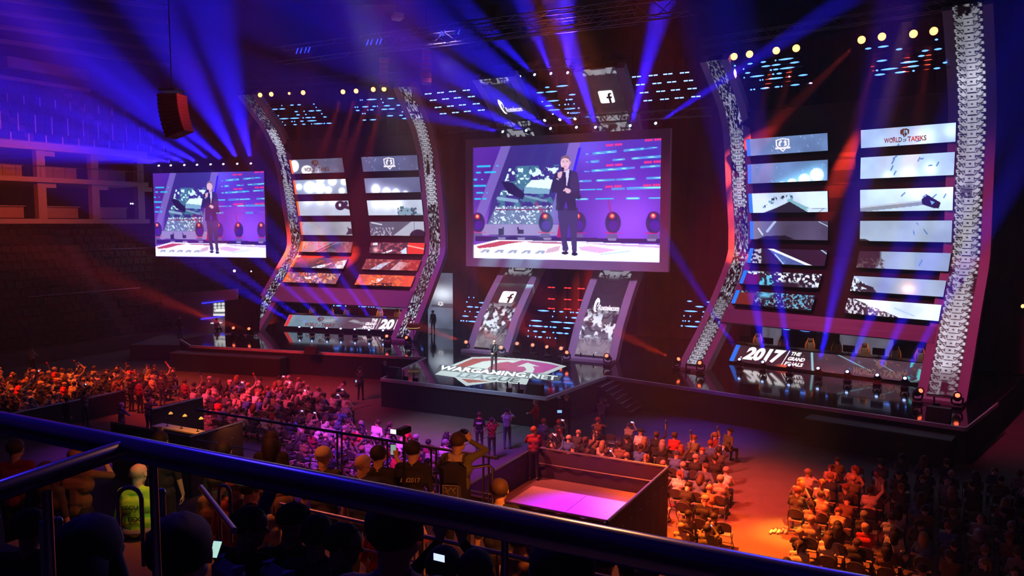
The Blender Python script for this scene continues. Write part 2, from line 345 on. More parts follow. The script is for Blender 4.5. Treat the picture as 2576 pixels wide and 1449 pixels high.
b = MB(); b.prism([(x * .999, y * .9995 + .03) for x, y in pl], .002, SZ - .1, T0); b.build('skirt', mat('dark stage skirt', (.02, .014, .024), .85, var=.2, scale=4), stage)
b = MB(); rim = outline[:6] + []
for q0, q1 in zip(rim[:-1], rim[1:]):
    d = (q1 - q0).normalized(); nn = Vector((d.y, -d.x, 0)) * -1
    a, c = q0, q1
    vs = [(a.x, a.y, SZ - .15), (c.x, c.y, SZ - .15), (c.x, c.y, SZ + .012), (a.x, a.y, SZ + .012)]
    off = -nn * .03; ins = nn * .11
    b.hull8([Vector(v) + off for v in vs], [Vector(v) + ins for v in vs])
for p_ in (outline[-1], outline[0]): pass
q0, q1 = outline[-1], outline[0]
b.hull8([(q0.x, q0.y, SZ - .15), (q1.x, q1.y, SZ - .15), (q1.x, q1.y, SZ + .012), (q0.x, q0.y, SZ + .012)], [(q0.x + .1, q0.y + .05, SZ - .15), (q1.x + .1, q1.y + .05, SZ - .15), (q1.x + .1, q1.y + .05, SZ + .012), (q0.x + .1, q0.y + .05, SZ + .012)])
q0, q1 = FR.p(16.9, 0, 0), FR.p(17.15, -6, 0)
b.hull8([(q0.x, q0.y, SZ - .15), (q1.x, q1.y, SZ - .15), (q1.x, q1.y, SZ + .012), (q0.x, q0.y, SZ + .012)], [(q0.x - .12, q0.y - .05, SZ - .15), (q1.x - .12, q1.y - .05, SZ - .15), (q1.x - .12, q1.y - .05, SZ + .012), (q0.x - .12, q0.y - .05, SZ + .012)])
for v in range(len(b.v)): b.v[v] = (b.v[v][0], b.v[v][1] - 40, b.v[v][2])
tag(b.build('edge_trim', TRIM, stage), 'pale metal edging along the stage lip')
# lower service ledges in front of both wings
LEDGE = mat('dull grey ledge', (.09, .07, .08), .7)
for fr, u0, u1, lab in ((FL, -17.5, -9.3, 'long low dark platform in front of the left wing of the stage'), (FR, 10.9, 16.6, 'long low dark platform in front of the right wing of the stage')):
    t = thing('service_platform', lab, 'platform', fr.M((u0 + u1) / 2, .75, 0))
    b = MB(); b.box((0, 0, 1.16), (u1 - u0, 1.0, .06)); b.build('platform_deck', LEDGE, t)
    b = MB(); b.box((0, 0, .565), (u1 - u0 - .05, .9, 1.125)); b.build('platform_skirt', BLACK, t)
# steps beside the thrust
st = thing('stage_steps', 'black steps with pale nosings beside the thrust stage', 'steps', FC.M(6.95, 1.0, 0))
for k in range(7):
    b = MB(); z = 1.3 - k * .185; b.box((-.72 + k * .27, .05, z / 2), (.27, 2.3, z)); s_ = b.build('step', BLACK, st)
    b = MB(); b.box((-.6 + k * .27, .05, z + .011), (.035, 2.2, .02)); b.build('nosing', TRIM, s_)

# projected emblem on the thrust floor, its light put into emissive colour
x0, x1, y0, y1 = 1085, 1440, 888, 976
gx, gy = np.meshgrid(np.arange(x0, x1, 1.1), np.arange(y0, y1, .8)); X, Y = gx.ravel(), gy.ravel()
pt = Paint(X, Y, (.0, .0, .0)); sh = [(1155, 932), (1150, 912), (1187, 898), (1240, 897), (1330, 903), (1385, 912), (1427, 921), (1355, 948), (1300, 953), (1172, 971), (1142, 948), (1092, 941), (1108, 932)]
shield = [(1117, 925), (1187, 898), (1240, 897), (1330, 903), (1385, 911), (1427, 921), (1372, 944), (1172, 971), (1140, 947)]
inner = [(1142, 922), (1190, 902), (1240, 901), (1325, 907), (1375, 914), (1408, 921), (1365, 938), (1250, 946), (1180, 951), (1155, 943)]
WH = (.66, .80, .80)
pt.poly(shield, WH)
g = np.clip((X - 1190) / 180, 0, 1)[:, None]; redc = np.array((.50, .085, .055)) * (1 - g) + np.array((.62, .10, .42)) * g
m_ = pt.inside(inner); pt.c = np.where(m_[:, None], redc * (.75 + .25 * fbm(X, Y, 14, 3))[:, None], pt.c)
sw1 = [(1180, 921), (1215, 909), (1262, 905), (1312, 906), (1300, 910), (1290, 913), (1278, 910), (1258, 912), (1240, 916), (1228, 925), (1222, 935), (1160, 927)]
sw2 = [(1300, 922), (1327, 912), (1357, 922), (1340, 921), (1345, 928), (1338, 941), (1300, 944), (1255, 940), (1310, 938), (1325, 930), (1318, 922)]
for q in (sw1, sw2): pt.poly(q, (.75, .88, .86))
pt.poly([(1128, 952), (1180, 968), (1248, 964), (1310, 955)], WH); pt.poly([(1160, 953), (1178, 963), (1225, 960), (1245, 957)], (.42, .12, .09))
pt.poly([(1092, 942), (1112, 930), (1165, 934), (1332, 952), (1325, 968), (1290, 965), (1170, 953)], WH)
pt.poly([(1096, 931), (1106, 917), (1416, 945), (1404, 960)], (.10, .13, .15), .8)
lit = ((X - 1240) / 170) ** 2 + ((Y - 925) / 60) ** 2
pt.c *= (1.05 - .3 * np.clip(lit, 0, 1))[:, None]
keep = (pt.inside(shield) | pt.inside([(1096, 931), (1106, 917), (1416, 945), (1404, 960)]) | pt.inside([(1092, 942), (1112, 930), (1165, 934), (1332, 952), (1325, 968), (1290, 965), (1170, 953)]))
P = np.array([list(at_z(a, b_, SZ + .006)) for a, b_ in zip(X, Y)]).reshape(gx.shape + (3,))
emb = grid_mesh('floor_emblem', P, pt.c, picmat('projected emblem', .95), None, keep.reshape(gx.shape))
tag(emb, 'large projected shield emblem with swooping arrows on the thrust stage floor', 'emblem')
LIT = mat('projected white lettering', (.6, .7, .7), .5, emit=(.8, .95, .92), es=.9, sample='NONE'); GREYL = mat('dark grey lettering', (.1, .12, .12), .5, emit=(.10, .14, .14), es=.8, sample='NONE')
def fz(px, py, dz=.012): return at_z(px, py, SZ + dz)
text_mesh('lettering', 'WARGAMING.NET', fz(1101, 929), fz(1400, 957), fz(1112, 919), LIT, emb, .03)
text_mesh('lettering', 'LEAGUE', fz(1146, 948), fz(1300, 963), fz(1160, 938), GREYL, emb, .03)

# ------------------------------------------------------------------ curved columns and centre ribbons
COLP = dict(
 LL=(FL, -17.36, .84, [(1.5, -7.3), (1.9, -7.75), (2.7, -8.75), (4.5, -10.64), (6.36, -12.7), (7.2, -13.65), (7.75, -14.0), (8.7, -14.0), (10.27, -13.6), (12.26, -13.1), (14.2, -12.6), (15.64, -11.95), (17.05, -10.7), (18.15, -9.1), (19.1, -7.7)]),
 LR=(FL, -4.22, .86, [(1.5, -5.7), (1.9, -6.15), (3.29, -7.7), (4.91, -9.45), (6.62, -11.3), (7.3, -11.95), (7.8, -12.15), (8.6, -12.12), (10.22, -11.87), (11.58, -11.54), (12.95, -11.26), (14.73, -10.8), (16.4, -9.72), (17.9, -7.96), (18.9, -6.7)]),
 RL=(FR, 2.57, .86, [(1.5, -4.6), (1.9, -5.02), (3.45, -6.95), (4.96, -8.55), (6.35, -9.87), (7.3, -10.65), (7.9, -11.0), (9.3, -10.95), (10.8, -10.69), (11.44, -10.5), (13.63, -10.21), (15.43, -9.75), (16.46, -9.1), (17.37, -8.1), (18.7, -6.6)]),
 RR=(FR, 15.05, 1.22, [(1.5, -4.5), (1.9, -4.85), (3.6, -6.1), (5.27, -7.18), (6.4, -8.0), (7.4, -8.75), (8, -9.02), (9.06, -9.04), (11.78, -8.88), (14.1, -8.95), (15.4, -8.7), (16.63, -8.19), (18.67, -7.04), (19.6, -6.4)]),
 C1=(FC, -3.6, 2.05, [(1.5, -3.5), (1.8, -3.7), (3.55, -4.9), (4.97, -6.35), (6.4, -8.0), (7.3, -9.0), (8, -9.6), (9, -9.6), (12, -9.5), (14, -9.1), (15.38, -8.19), (16.2, -7.5), (17.72, -5.67), (18.6, -4.4)]),
 C2=(FC, 3.25, 2.15, [(1.5, -3.9), (1.84, -4.2), (3.42, -5.17), (5, -6.57), (6.4, -8.0), (7.3, -9.0), (8, -9.6), (9, -9.6), (12, -9.5), (14, -8.9), (15.3, -7.75), (16.2, -7.1), (17.8, -5.65), (18.65, -4.7)]))
def prof_n(k, z): zz, nn = zip(*COLP[k][3]); return np.interp(z, zz, nn)
def resample(pts, step):
    z = np.array([p[0] for p in pts]); n = np.array([p[1] for p in pts]); zi = np.linspace(z[0], z[-1], 400); ni = np.interp(zi, z, n)
    for _ in range(12): ni[1:-1] = (ni[:-2] + 2 * ni[1:-1] + ni[2:]) / 4
    s = np.r_[0, np.cumsum(np.hypot(np.diff(zi), np.diff(ni)))]; S = np.arange(0, s[-1], step)
    zs, ns = np.interp(S, s, zi), np.interp(S, s, ni); return S, zs, ns
def tracks(s, t, per, seed, bright):
    """tank-track links; s -1..1 across, t metres along"""
    k = np.floor(t / per); f = t / per - k; a = np.abs(s); g = bright(t)
    v = .72 + .5 * (fbm(s * 3, t, .9, seed) - .5)
    mid = a < .36; sh = np.where(mid, f, (f + .5) % 1)
    ln = (sh < .13); ln |= (np.abs(a - .36) < .05) & (f > .28) & (f < .72); ln |= (np.abs((a - .36) / .5 - f) < .11) & (a > .36) & (a < .86)
    hole = (np.abs(a - .74) < .07) & (np.abs(f - .30) < .13); hole |= (a < .06) & (np.abs(f - .55) < .1)
    v = np.where(ln | hole, .02, v)
    edge = a > .84; v = np.where(edge, np.where((a < .99) & (np.abs(f - .62) < .2), .9, .015), v)
    crack = ss(.60, .66, fbm(s * 1.2, t, .55, seed + 5, 3)) * ss(.45, .6, noise(t, t * 0, 2.2, seed + 9))
    v = v * (1 - crack)
    grav = ss(.50, .72, fbm(s * 1.4, t, .16, seed + 31, 3)) * 1.5
    w = ss(.15, .3, g[1]); v = v * (1 - w) + grav * w
    return v * g[0]
def led_column(key, label, bright, per=.34, ns=26, step=.022, seed=1, flange=.42, cat='light tower', logo=None):
    fr, uc, w, pts = COLP[key]; base_n = pts[0][1]
    t = thing('light_tower', label, cat, fr.M(uc, base_n, SZ), 'curved columns of the stage set')
    Mi = t.matrix_basis.inverted()
    S, Z, Nn = resample(pts, .18)
    def swept(ua, ub, off, dep, name, m, sub=1):
        vs = []; fs = []
        for i in range(len(Z)):
            j0, j1 = max(0, i - 1), min(len(Z) - 1, i + 1); tz, tn = Z[j1] - Z[j0], Nn[j1] - Nn[j0]; L = math.hypot(tz, tn); nz, nn = -tn / L, tz / L   # normal (towards audience)
            for u, d in ((ua, off), (ub, off), (ub, off - dep), (ua, off - dep)):
                vs.append(Mi @ fr.p(uc + u, Nn[i] + nn * d, max(SZ + .004, Z[i] + nz * d)))
        n = len(Z)
        for i in range(n - 1):
            for k in range(4): fs.append((i * 4 + k, i * 4 + (k + 1) % 4, i * 4 + 4 + (k + 1) % 4, i * 4 + 4 + k))
        fs += [(3, 2, 1, 0), tuple((n - 1) * 4 + k for k in range(4))]
        b = MB(); b.add(vs, fs); return b.build(name, m, t)
    FLG = mat('pale stretch fabric', (.42, .37, .44), .8, var=.08)
    h = w / 2
    swept(-h - flange, -h, 0, .5, 'side_flange', FLG); swept(h, h + flange, 0, .5, 'side_flange', FLG)
    swept(-h, h, -.05, .4, 'column_core', DARKM)
    b = MB(); b.box((0, -.28, .09), (w + 2 * flange, .62, .17)); b.build('foot', FLG, t)
    S, Z, Nn = resample(pts, step); keep_z = Z > SZ + .25; S, Z, Nn = S[keep_z], Z[keep_z], Nn[keep_z]
    tz, tn = np.gradient(Z), np.gradient(Nn); L = np.hypot(tz, tn); nz, nn = -tn / L, tz / L
    s = np.linspace(-1, 1, ns); P = np.zeros((len(Z), ns, 3)); M3 = np.array(Mi)
    for j, sj in enumerate(s):
        base = np.array([fr.p(uc + sj * h, 0, 0)[:2]]); x = base[:, 0] + fr.N.x * (Nn + nn * .015); y = base[:, 1] + fr.N.y * (Nn + nn * .015); z = Z + nz * .015
        q = np.stack([x, y, z, np.ones_like(z)], 1) @ M3.T; P[:, j] = q[:, :3]
    P = P[::-1]; SS, TT = np.meshgrid(s, S[::-1]); ZZ = np.repeat(Z[::-1][:, None], ns, 1)
    c = bright(SS.ravel(), TT.ravel(), ZZ.ravel(), per, seed)
    led = grid_mesh('led_strip', P, c, picmat('led strip', 1.0), t)
    return t, led, (S, Z, Nn, nz, nn)
def lev(tab): zz, a, g = zip(*tab); return lambda z: (np.interp(z, zz, a), np.interp(z, zz, g))
def wingcol(tab, tint=(.80, .82, 1.0)):
    f = lev(tab)
    def fn(s, t, z, per, seed):
        v = tracks(s, t, per, seed, lambda _t: f(z)); return np.outer(np.clip(v, 0, 1.3) * .8, tint)
    return fn
led_column('LL', 'curved track-patterned light column at the outer left end of the stage', wingcol([(1.5, .45, .9), (3.5, .6, .8), (5.3, .9, .5), (6.5, .55, .7), (8, .5, .2), (9.5, .35, .6), (11, .7, 0), (15, .9, 0), (16, 1.1, 0), (16.8, 1.2, 0), (17.0, .25, .8), (18.5, .12, .8), (19.2, .05, 1)]), seed=2)
led_column('LR', 'curved track-patterned light column right of the left wing panels', wingcol([(1.5, .5, .8), (3, .9, .9), (4.5, .35, .6), (6, .45, .6), (8, .5, .6), (10, .5, 1), (10.8, .3, .9), (11.1, 1.1, 0), (13, 1, 0), (14.5, .6, 0), (16.5, .7, 0), (17.5, .5, .5), (19.2, .2, .8)]), seed=3)
led_column('RL', 'curved track-patterned light column left of the right wing panels', wingcol([(1.5, 1.0, 0), (3.2, .65, 0), (5, .45, .2), (6.5, .4, .9), (8.3, .7, .9), (8.6, .3, .9), (10.4, .35, 1), (10.7, 1.1, 0), (13.5, .8, 0), (15, .5, .2), (17, .3, .8), (19, .1, 1)]), seed=4)
led_column('RR', 'tall track-patterned light column at the outer right end of the stage', wingcol([(1.5, .35, .3), (2.6, .4, 0), (3, 1.2, 0), (5, 1.1, 0), (6.5, .75, 0), (8, .85, 0), (11, .9, 0), (14, .7, 0), (15.5, .8, 0), (16.5, 1.2, 0), (17.3, .7, 0), (19.6, .35, .1)], (.84, .84, .98)), per=.36, seed=5)
def ribbon(s, t, z, per, seed):
    v = tracks(s, t, .95, seed, lambda _t: (np.ones_like(z), z * 0)) * .45
    c = np.outer(v, (.8, .84, .95))
    def band(z0, z1, z2, z3): return ss(z0, z1, z) * (1 - ss(z2, z3, z))
    dark = band(4.2, 4.6, 6.0, 6.4) + band(16.2, 16.4, 18.3, 18.35)
    c *= (1 - np.clip(dark, 0, 1) * .97)[:, None]
    gr = ss(.52, .62, fbm(s * 1.3, z * 1.4, .35, seed + 3, 4)) * band(2.6, 2.9, 3.8, 4.4); c = c * (1 - .7 * band(2.6, 2.9, 3.9, 4.4))[:, None] + np.outer(gr, (.8, .88, 1.0))
    low = 1 - ss(2.3, 2.9, z); c = c * (1 - .75 * low)[:, None] + np.outer(low * (.6 + .3 * fbm(s, z, .5, 8)), (.23, .19, .21))
    spark = (noise(s * 4, z * 4, .12, seed + 60) > .965) * low; c += np.outer(spark, (1, 1, 1))
    c += np.array((.012, .008, .02))
    return c
R1, led1, d1 = led_column('C1', 'sloping light ribbon left of centre, running up behind the main screen', ribbon, seed=11, ns=44, step=.035, flange=.5)
R2, led2, d2 = led_column('C2', 'sloping light ribbon right of centre, running up behind the main screen', ribbon, seed=12, ns=44, step=.035, flange=.5)
WHITE = mat('bright white led', (.8, .8, .8), .5, emit=(1, 1, 1), es=1.25, sample='NONE'); INK = mat('black led', (.01, .01, .01), .5)
def rib_pt(key, s, z, lift=.03):
    fr, uc, w, pts = COLP[key]; n = float(prof_n(key, z)); e = .2; dn = float(prof_n(key, z + e) - prof_n(key, z - e)); L = math.hypot(2 * e, dn)
    return fr.p(uc + s * w / 2, n + 2 * e / L * lift, z - dn / L * lift)
def flogo(key, s0, z0, z1, root):
    w = COLP[key][2]; L = math.hypot(z1 - z0, float(prof_n(key, z1) - prof_n(key, z0))); ds = L / (w / 2) * 1.05; Mi = inv(root); b = MB()
    n = 6; rr = .12; ring = []
    for cx_, cy_, a0 in ((1 - rr, 1 - rr, 0), (rr, 1 - rr, 90), (rr, rr, 180), (1 - rr, rr, 270)):
        for k in range(n): a = R(a0 + 90 * k / (n - 1)); ring.append((cx_ + rr * math.cos(a), cy_ + rr * math.sin(a)))
    b.add([Mi @ rib_pt(key, s0 + x * ds, z0 + y * (z1 - z0), .06) for x, y in ring], [tuple(range(len(ring)))])
    o = b.build('square_logo', WHITE, root)
    b = MB(); fp = [(.62, 0), (.62, .38), (.5, .38), (.5, .52), (.62, .52), (.62, .62), (.66, .74), (.76, .8), (.88, .8), (.88, .67), (.8, .67), (.77, .62), (.77, .52), (.88, .52), (.86, .38), (.77, .38), (.77, 0)]
    b.add([Mi @ rib_pt(key, s0 + x * ds, z0 + y * (z1 - z0), .075) for x, y in fp], [tuple(range(len(fp)))]); b.build('letter', INK, o)
flogo('C1', -.4, 4.42, 5.1, R1); flogo('C2', -.42, 16.9, 17.55, R2)
def swirl(key, s0, z0, z1, root, txt, ts0, ts1, tz0, tz1):
    Mi = inv(root); b = MB(); sx = .30
    def P_(x, y, l=.06): return Mi @ rib_pt(key, s0 + x * sx, z0 + y * (z1 - z0), l)
    b.add([P_(*q) for q in [(.25, 1), (.6, .98), (.95, .8), (1, .6), (.85, .42), (.62, .38), (.8, .55), (.78, .7), (.6, .72), (.45, .6), (.42, .4), (.6, .15), (.95, .02), (.6, 0), (.25, .1), (.02, .4), (0, .75)]], [tuple(range(17))])
    b.build('swirl_logo', WHITE, root)
    text_mesh('lettering', txt, Mi @ rib_pt(key, ts0, tz0, .07), Mi @ rib_pt(key, ts1, tz0, .07), Mi @ rib_pt(key, ts0, tz1, .07), WHITE, root, .02)
swirl('C2', -.62, 4.15, 4.95, R2, 'Rostelecom', -.3, .95, 4.26, 4.56); swirl('C1', -.55, 16.75, 17.55, R1, 'Rostelecom', -.22, .9, 16.85, 17.12)

# ------------------------------------------------------------------ surfaces of the two wings
def wing_pt(side, u, z, lift=0):
    a, b_ = ('LL', 'LR') if side == 'L' else ('RL', 'RR'); fr, ua = COLP[a][:2]; ub = COLP[b_][1]; k = (u - ua) / (ub - ua)
    def nn(z): return float(prof_n(a, z) * (1 - k) + prof_n(b_, z) * k)
    n = nn(z); e = .15; dn = nn(z + e) - nn(z - e); L = math.hypot(2 * e, dn)
    return fr.p(u, n + 2 * e / L * lift, z - dn / L * lift)
ROWS = [(14.72, 13.6), (13.1, 11.98), (11.42, 10.27), (9.77, 8.67), (8.12, 7.1), (6.66, 5.9), (5.53, 4.8)]
RNAME = ['top', 'second', 'third', 'fourth', 'fifth', 'sixth', 'bottom']
def _spl(p, n, x0, x1, y0, y1, col, seed, l=6, w=1.2, ang=-.6):
    rr = random.Random(seed)
    for _ in range(n):
        x, y, q = rr.uniform(x0, x1), rr.uniform(y0, y1), rr.uniform(.4, 1); a = ang + rr.uniform(-.5, .5)
        p.line(x, y, x + l * q * math.cos(a), y + l * q * math.sin(a), w, col, .9)
def artR(X, Y, r, c):
    f = fbm(X, Y, 60, 5, 4); p = Paint(X, Y)
    if c == 0:
        base = [(.22, .30, .50), (.20, .28, .48), (.80, .86, 1), (.13, .10, .17), (.035, .02, .05), (.03, .02, .04), (.02, .015, .03)][r]
        p.c[:] = base; p.c *= (.6 + .8 * f)[:, None]
        if r < 2: _spl(p, 40, 1895, 2085, 335, 470, (.5, .62, .85), 3 + r, 7, 1.0, 1.0)
        if r == 1:
            for q in ((2055, 440, 17), (2024, 452, 15), (1993, 462, 13), (1968, 468, 11)): p.glow(q[0], q[1], q[2] * 1.5, (.2, .5, .6)); p.circ(q[0], q[1], q[2], q[2], (1, 1.05, 1.1), .15)
        if r == 2:
            p.mix(ss(.45, .7, f) * .3, (.5, .6, .75)); rr = random.Random(5)
            for i in range(26): a = rr.uniform(0, 1); x = 1917 + 75 * a; y = 522 - 30 * math.sin(a * 2.2) + rr.uniform(-6, 6); p.box(x, y, x + rr.uniform(2, 8), y + rr.uniform(2, 6), rr.choice(((.04, .05, .08), (.25, .45, .5), (.12, .2, .25))))
            p.line(1985, 505, 2030, 526, 10, (.30, .52, .56)); p.poly([(1918, 536), (1950, 524), (1986, 507), (2036, 536)], (.035, .03, .06)); p.poly([(2028, 524), (2090, 525), (2090, 535), (2038, 535)], (.72, .8, .85)); p.line(2060, 534, 2072, 525, 1.5, (.15, .15, .2)); p.line(2030, 524, 2090, 525, 1.2, (.2, .22, .3))
        if r == 3:
            p.mix((1 - ss(1885, 1990, X)) * .5, (.40, .38, .52)); p.line(1930, 582, 1950, 557, 6, (.55, .6, .7)); p.line(1918, 590, 1908, 575, 4, (.7, .72, .8)); p.poly([(1900, 603), (1925, 594), (1975, 592), (2000, 603)], (.02, .015, .03)); p.line(2060, 558, 2088, 572, 2, (.6, .7, .75))
        if r == 4:
            p.poly([(1930, 622), (1945, 628), (2050, 673), (1975, 673)], (.12, .18, .42)); p.c *= (.5 + fbm(X, Y, 7, 12, 2))[:, None]; p.line(1930, 622, 2050, 674, 5.5, (1, .95, .95)); p.line(1950, 640, 1978, 672, 2.5, (.6, .75, 1)); p.mix((X < 1915) * (fbm(X, Y, 5, 9) > .52), (.6, .55, .6)); p.line(2065, 628, 2090, 646, 3, (.5, .6, .7))
        if r == 5:
            n = fbm(X, Y, 6, 21, 2); band = ss(.48, .6, n) * (1 - ss(6, 15, np.abs(Y - 693 - (X - 1880) * .05))); p.mix(band, (1, .98, 1)); p.mix(ss(2000, 2060, X) * ss(.5, .62, n), (.9, .9, .95)); p.poly([(1876, 690), (1912, 690), (1905, 724), (1866, 722)], (.18, .01, .03)); p.mix((np.hypot(X - 1930, Y - 712) < 20) * ss(.4, .6, n), (.15, .6, .75))
        if r == 6:
            n = fbm(X, Y, 4.5, 33, 2); p.mix(ss(.62, .70, n) * (X > 1920), (.12, .45, .58)); p.mix(ss(.72, .76, noise(X, Y, 3, 8)) * .6, (.5, .6, .65)); p.poly([(1856, 735), (1900, 737), (1890, 776), (1844, 772)], (.24, .035, .02)); p.mix(np.exp(-((X - 1925) / 14) ** 2 - ((Y - 742) / 6) ** 2), (.2, .6, .8))
    else:
        base = [(.50, .60, .78), (.55, .66, .82), (.66, .76, .90), (.46, .52, .62), (.40, .46, .56), (.42, .47, .60), (.85, .90, .98)][r]
        p.c[:] = base; p.c *= (.72 + .56 * f)[:, None]
        if r < 3:
            for q in ((2330, 345, 26), (2395, 330, 20), (2285, 440, 24), (2235, 445, 14), (2340, 425, 18), (2395, 475, 30), (2310, 480, 25)): p.glow(q[0], q[1], q[2], (.5, .55, .5), .9)
            _spl(p, 26, 2240, 2405, 320, 535, (.02, .16, .45), 8 + r, 13, 3.2, -.7)
        if r == 2: p.poly([(2160, 521), (2318, 504), (2322, 516), (2160, 534)], (.34, .36, .42)); p.line(2160, 522, 2318, 505.5, 4, (.62, .64, .70)); p.poly([(2318, 501), (2333, 490), (2367, 510), (2361, 525), (2346, 523), (2320, 514)], (.03, .02, .08)); p.poly([(2340, 505), (2352, 508), (2344, 515)], (.3, .5, 1))
        if r == 3: p.mix(np.exp(-((X - 2166) / 30) ** 2 - ((Y - 612) / 14) ** 2) > .5, (.06, .05, .05)); _spl(p, 4, 2280, 2395, 560, 600, (.05, .2, .5), 44, 10, 2.5, 1.2)
        if r == 4: p.circ(2180, 640, 36, 44, (.05, .03, .045), .12); p.mix((X < 2225) * (Y > 650) * ss(.52, .6, fbm(X, Y, 4, 3)), (.15, .1, .1)); p.line(2312, 668, 2320, 654, 3, (.05, .2, .6)); p.mix((X > 2300) * .3, (.3, .4, .8))
        if r == 5: n = fbm(X, Y, 5, 61, 2); p.glow(2285, 727, 22, (.75, .35, .2)); p.circ(2285, 727, 15, 9, (1, .92, .9), .5, .8); p.poly([(2140, 700), (2160, 705), (2200, 728), (2210, 745), (2140, 742)], (.05, .04, .06)); p.mix((X < 2200) * (Y > 695 + (X - 2150) * .7) * ss(.5, .6, n), (.8, .85, .9)); p.line(2165, 716, 2194, 726, 8, (.02, .02, .03))
        if r == 6: n = fbm(X, Y, 5, 71, 2); t_ = (Y > 752 + (X - 2150) * .42) & (X < 2260); p.mix(t_ * 1., (.04, .025, .04)); p.mix(t_ * ss(.52, .6, n), (.75, .7, .72)); p.line(2250, 775, 2300, 795, 2, (.4, .6, .7)); p.glow(2210, 765, 22, (.5, .35, .35))
    return np.clip(p.c, 0, 1.35) ** 1.25 * np.array((1.1, 1.22, 1.35))
def artL(X, Y, r, c):
    f = fbm(X, Y, 40, 15, 4); p = Paint(X, Y); n = fbm(X, Y, 5, 91, 2)
    if c == 0:
        base = [(.16, .17, .26), (.30, .36, .48), (.55, .60, .70), (.42, .43, .48), (.30, .30, .36), (.12, .07, .10), (.28, .14, .18)][r]
        p.c[:] = base; p.c *= (.7 + .6 * f)[:, None]
        if r == 0: p.circ(740, 418, 12, 15, (1, 1.02, 1.1), .1); p.circ(772, 428, 14, 12, (1, 1, 1.05), .1); p.glow(800, 430, 8, (.5, .5, .55)); p.mix(ss(840, 866, X) * .4, (.05, .05, .1)); _spl(p, 8, 800, 866, 395, 430, (.5, .5, .6), 3, 3, 1, 0)
        if r == 1:
            for q in ((779, 471, 15), (804, 473, 14), (826, 478, 9), (836, 456, 11), (866, 457, 9), (752, 470, 8), (860, 480, 8), (806, 452, 10)): p.glow(q[0], q[1], q[2] * 1.3, (.3, .35, .4)); p.circ(q[0], q[1], q[2], q[2], (1.05, 1.1, 1.15), .25)
        if r == 2:
            for x in (775, 806, 838): p.glow(x, 505, 13, (.6, .6, .6))
            p.circ(856, 517, 13, 12, (.05, .03, .08), .08); p.circ(855, 516, 3, 4, (.9, .9, 1), .2); p.line(866, 520, 888, 526, 8, (.05, .03, .08)); p.circ(870, 512, 5, 6, (.05, .03, .08), .1)
        if r == 3: p.poly([(870, 590), (876, 580), (873, 570), (879, 575), (888, 574), (895, 590)], (.07, .05, .09)); _spl(p, 6, 755, 830, 558, 590, (.9, .12, .05), 8, 6, 1.5, -1)
        if r == 4: p.poly([(782, 643), (820, 624), (832, 618), (850, 612), (895, 606), (895, 643)], (.10, .09, .13)); p.line(780, 640, 842, 610, 3, (.05, .04, .07)); p.mix((X > 800) * (n > .56) * .5, (.3, .25, .35)); _spl(p, 16, 765, 850, 610, 640, (.9, .08, .04), 9, 8, 2, -.9); p.glow(765, 612, 10, (.6, .2, .1))
        if r == 5: p.poly([(750, 683), (800, 668), (870, 654), (885, 660), (850, 684)], (.9, .88, .95)); p.poly([(790, 683), (850, 655), (840, 672)], (.25, .15, .2)); p.mix(ss(.5, .6, n) * .6, (.3, .08, .10)); _spl(p, 10, 745, 880, 655, 682, (.9, .15, .05), 10, 12, 2, -.35)
        if r == 6: p.poly([(765, 697), (815, 691), (790, 700), (770, 703)], (.95, .9, .95)); p.mix(ss(.5, .62, n) * .8, (.65, .10, .05)); p.poly([(760, 720), (800, 706), (820, 722)], (.06, .03, .04)); p.mix(ss(.66, .72, noise(X, Y, 3, 7)) * .8, (1, .5, .3)); p.mix((1 - ss(715, 745, X)) * .6, (1, .25, .05))
    else:
        base = [(.14, .15, .28), (.22, .23, .38), (.60, .66, .76), (.14, .14, .20), (.10, .045, .07), (.24, .05, .06), (.65, .12, .07)][r]
        p.c[:] = base; p.c *= (.7 + .6 * f)[:, None]
        if r == 0: _spl(p, 18, 915, 1055, 392, 428, (.6, .62, .8), 31, 3, 1.2, 1.3)
        if r == 1:
            p.mix(ss(920, 1060, X) * .5, (.12, .12, .25))
            for q in ((945, 476, 11), (972, 484, 11), (996, 486, 10), (1020, 488, 7)): p.glow(q[0], q[1], q[2] * 1.5, (.4, .4, .5)); p.circ(q[0], q[1], q[2], q[2] * 1.2, (1, 1.02, 1.1), .3)
        if r == 2:
            for x in (946, 973, 1000): p.glow(x, 514, 13, (.6, .6, .6))
            p.poly([(1000, 541), (1003, 528), (1022, 522), (1044, 527), (1048, 535), (1064, 540)], (.28, .42, .5)); p.mix((X > 1000) * (X < 1048) * (Y > 522) * ss(.54, .6, n), (.08, .12, .18)); p.box(1006, 519, 1016, 526, (.1, .2, .2))
        if r == 3: p.poly([(990, 592), (1035, 557), (1070, 557), (1072, 596)], (.50, .52, .60)); p.circ(1052, 596, 22, 19, (.02, .01, .05), .06); p.line(1042, 558, 1042, 590, 1, (.1, .1, .15)); p.mix(ss(.6, .66, noise(X, Y, 3, 2)) * (Y > 572) * (X < 990), (.5, .45, .55)); p.line(935, 560, 960, 565, 3, (.7, .75, .8))
        if r == 4: p.poly([(1026, 610), (1075, 612), (1070, 648), (1024, 646)], (.85, .06, .03)); p.poly([(988, 645), (1022, 622), (1024, 645)], (.7, .82, 1)); p.line(950, 643, 985, 630, 4, (.95, .95, 1)); p.mix(ss(.56, .64, n) * (X < 1024), (.45, .12, .14)); p.glow(945, 628, 6, (.9, .5, .5)); p.line(1026, 618, 1074, 628, 3, (1, .5, .4)); p.box(938, 611, 950, 617, (.8, .8, .85))
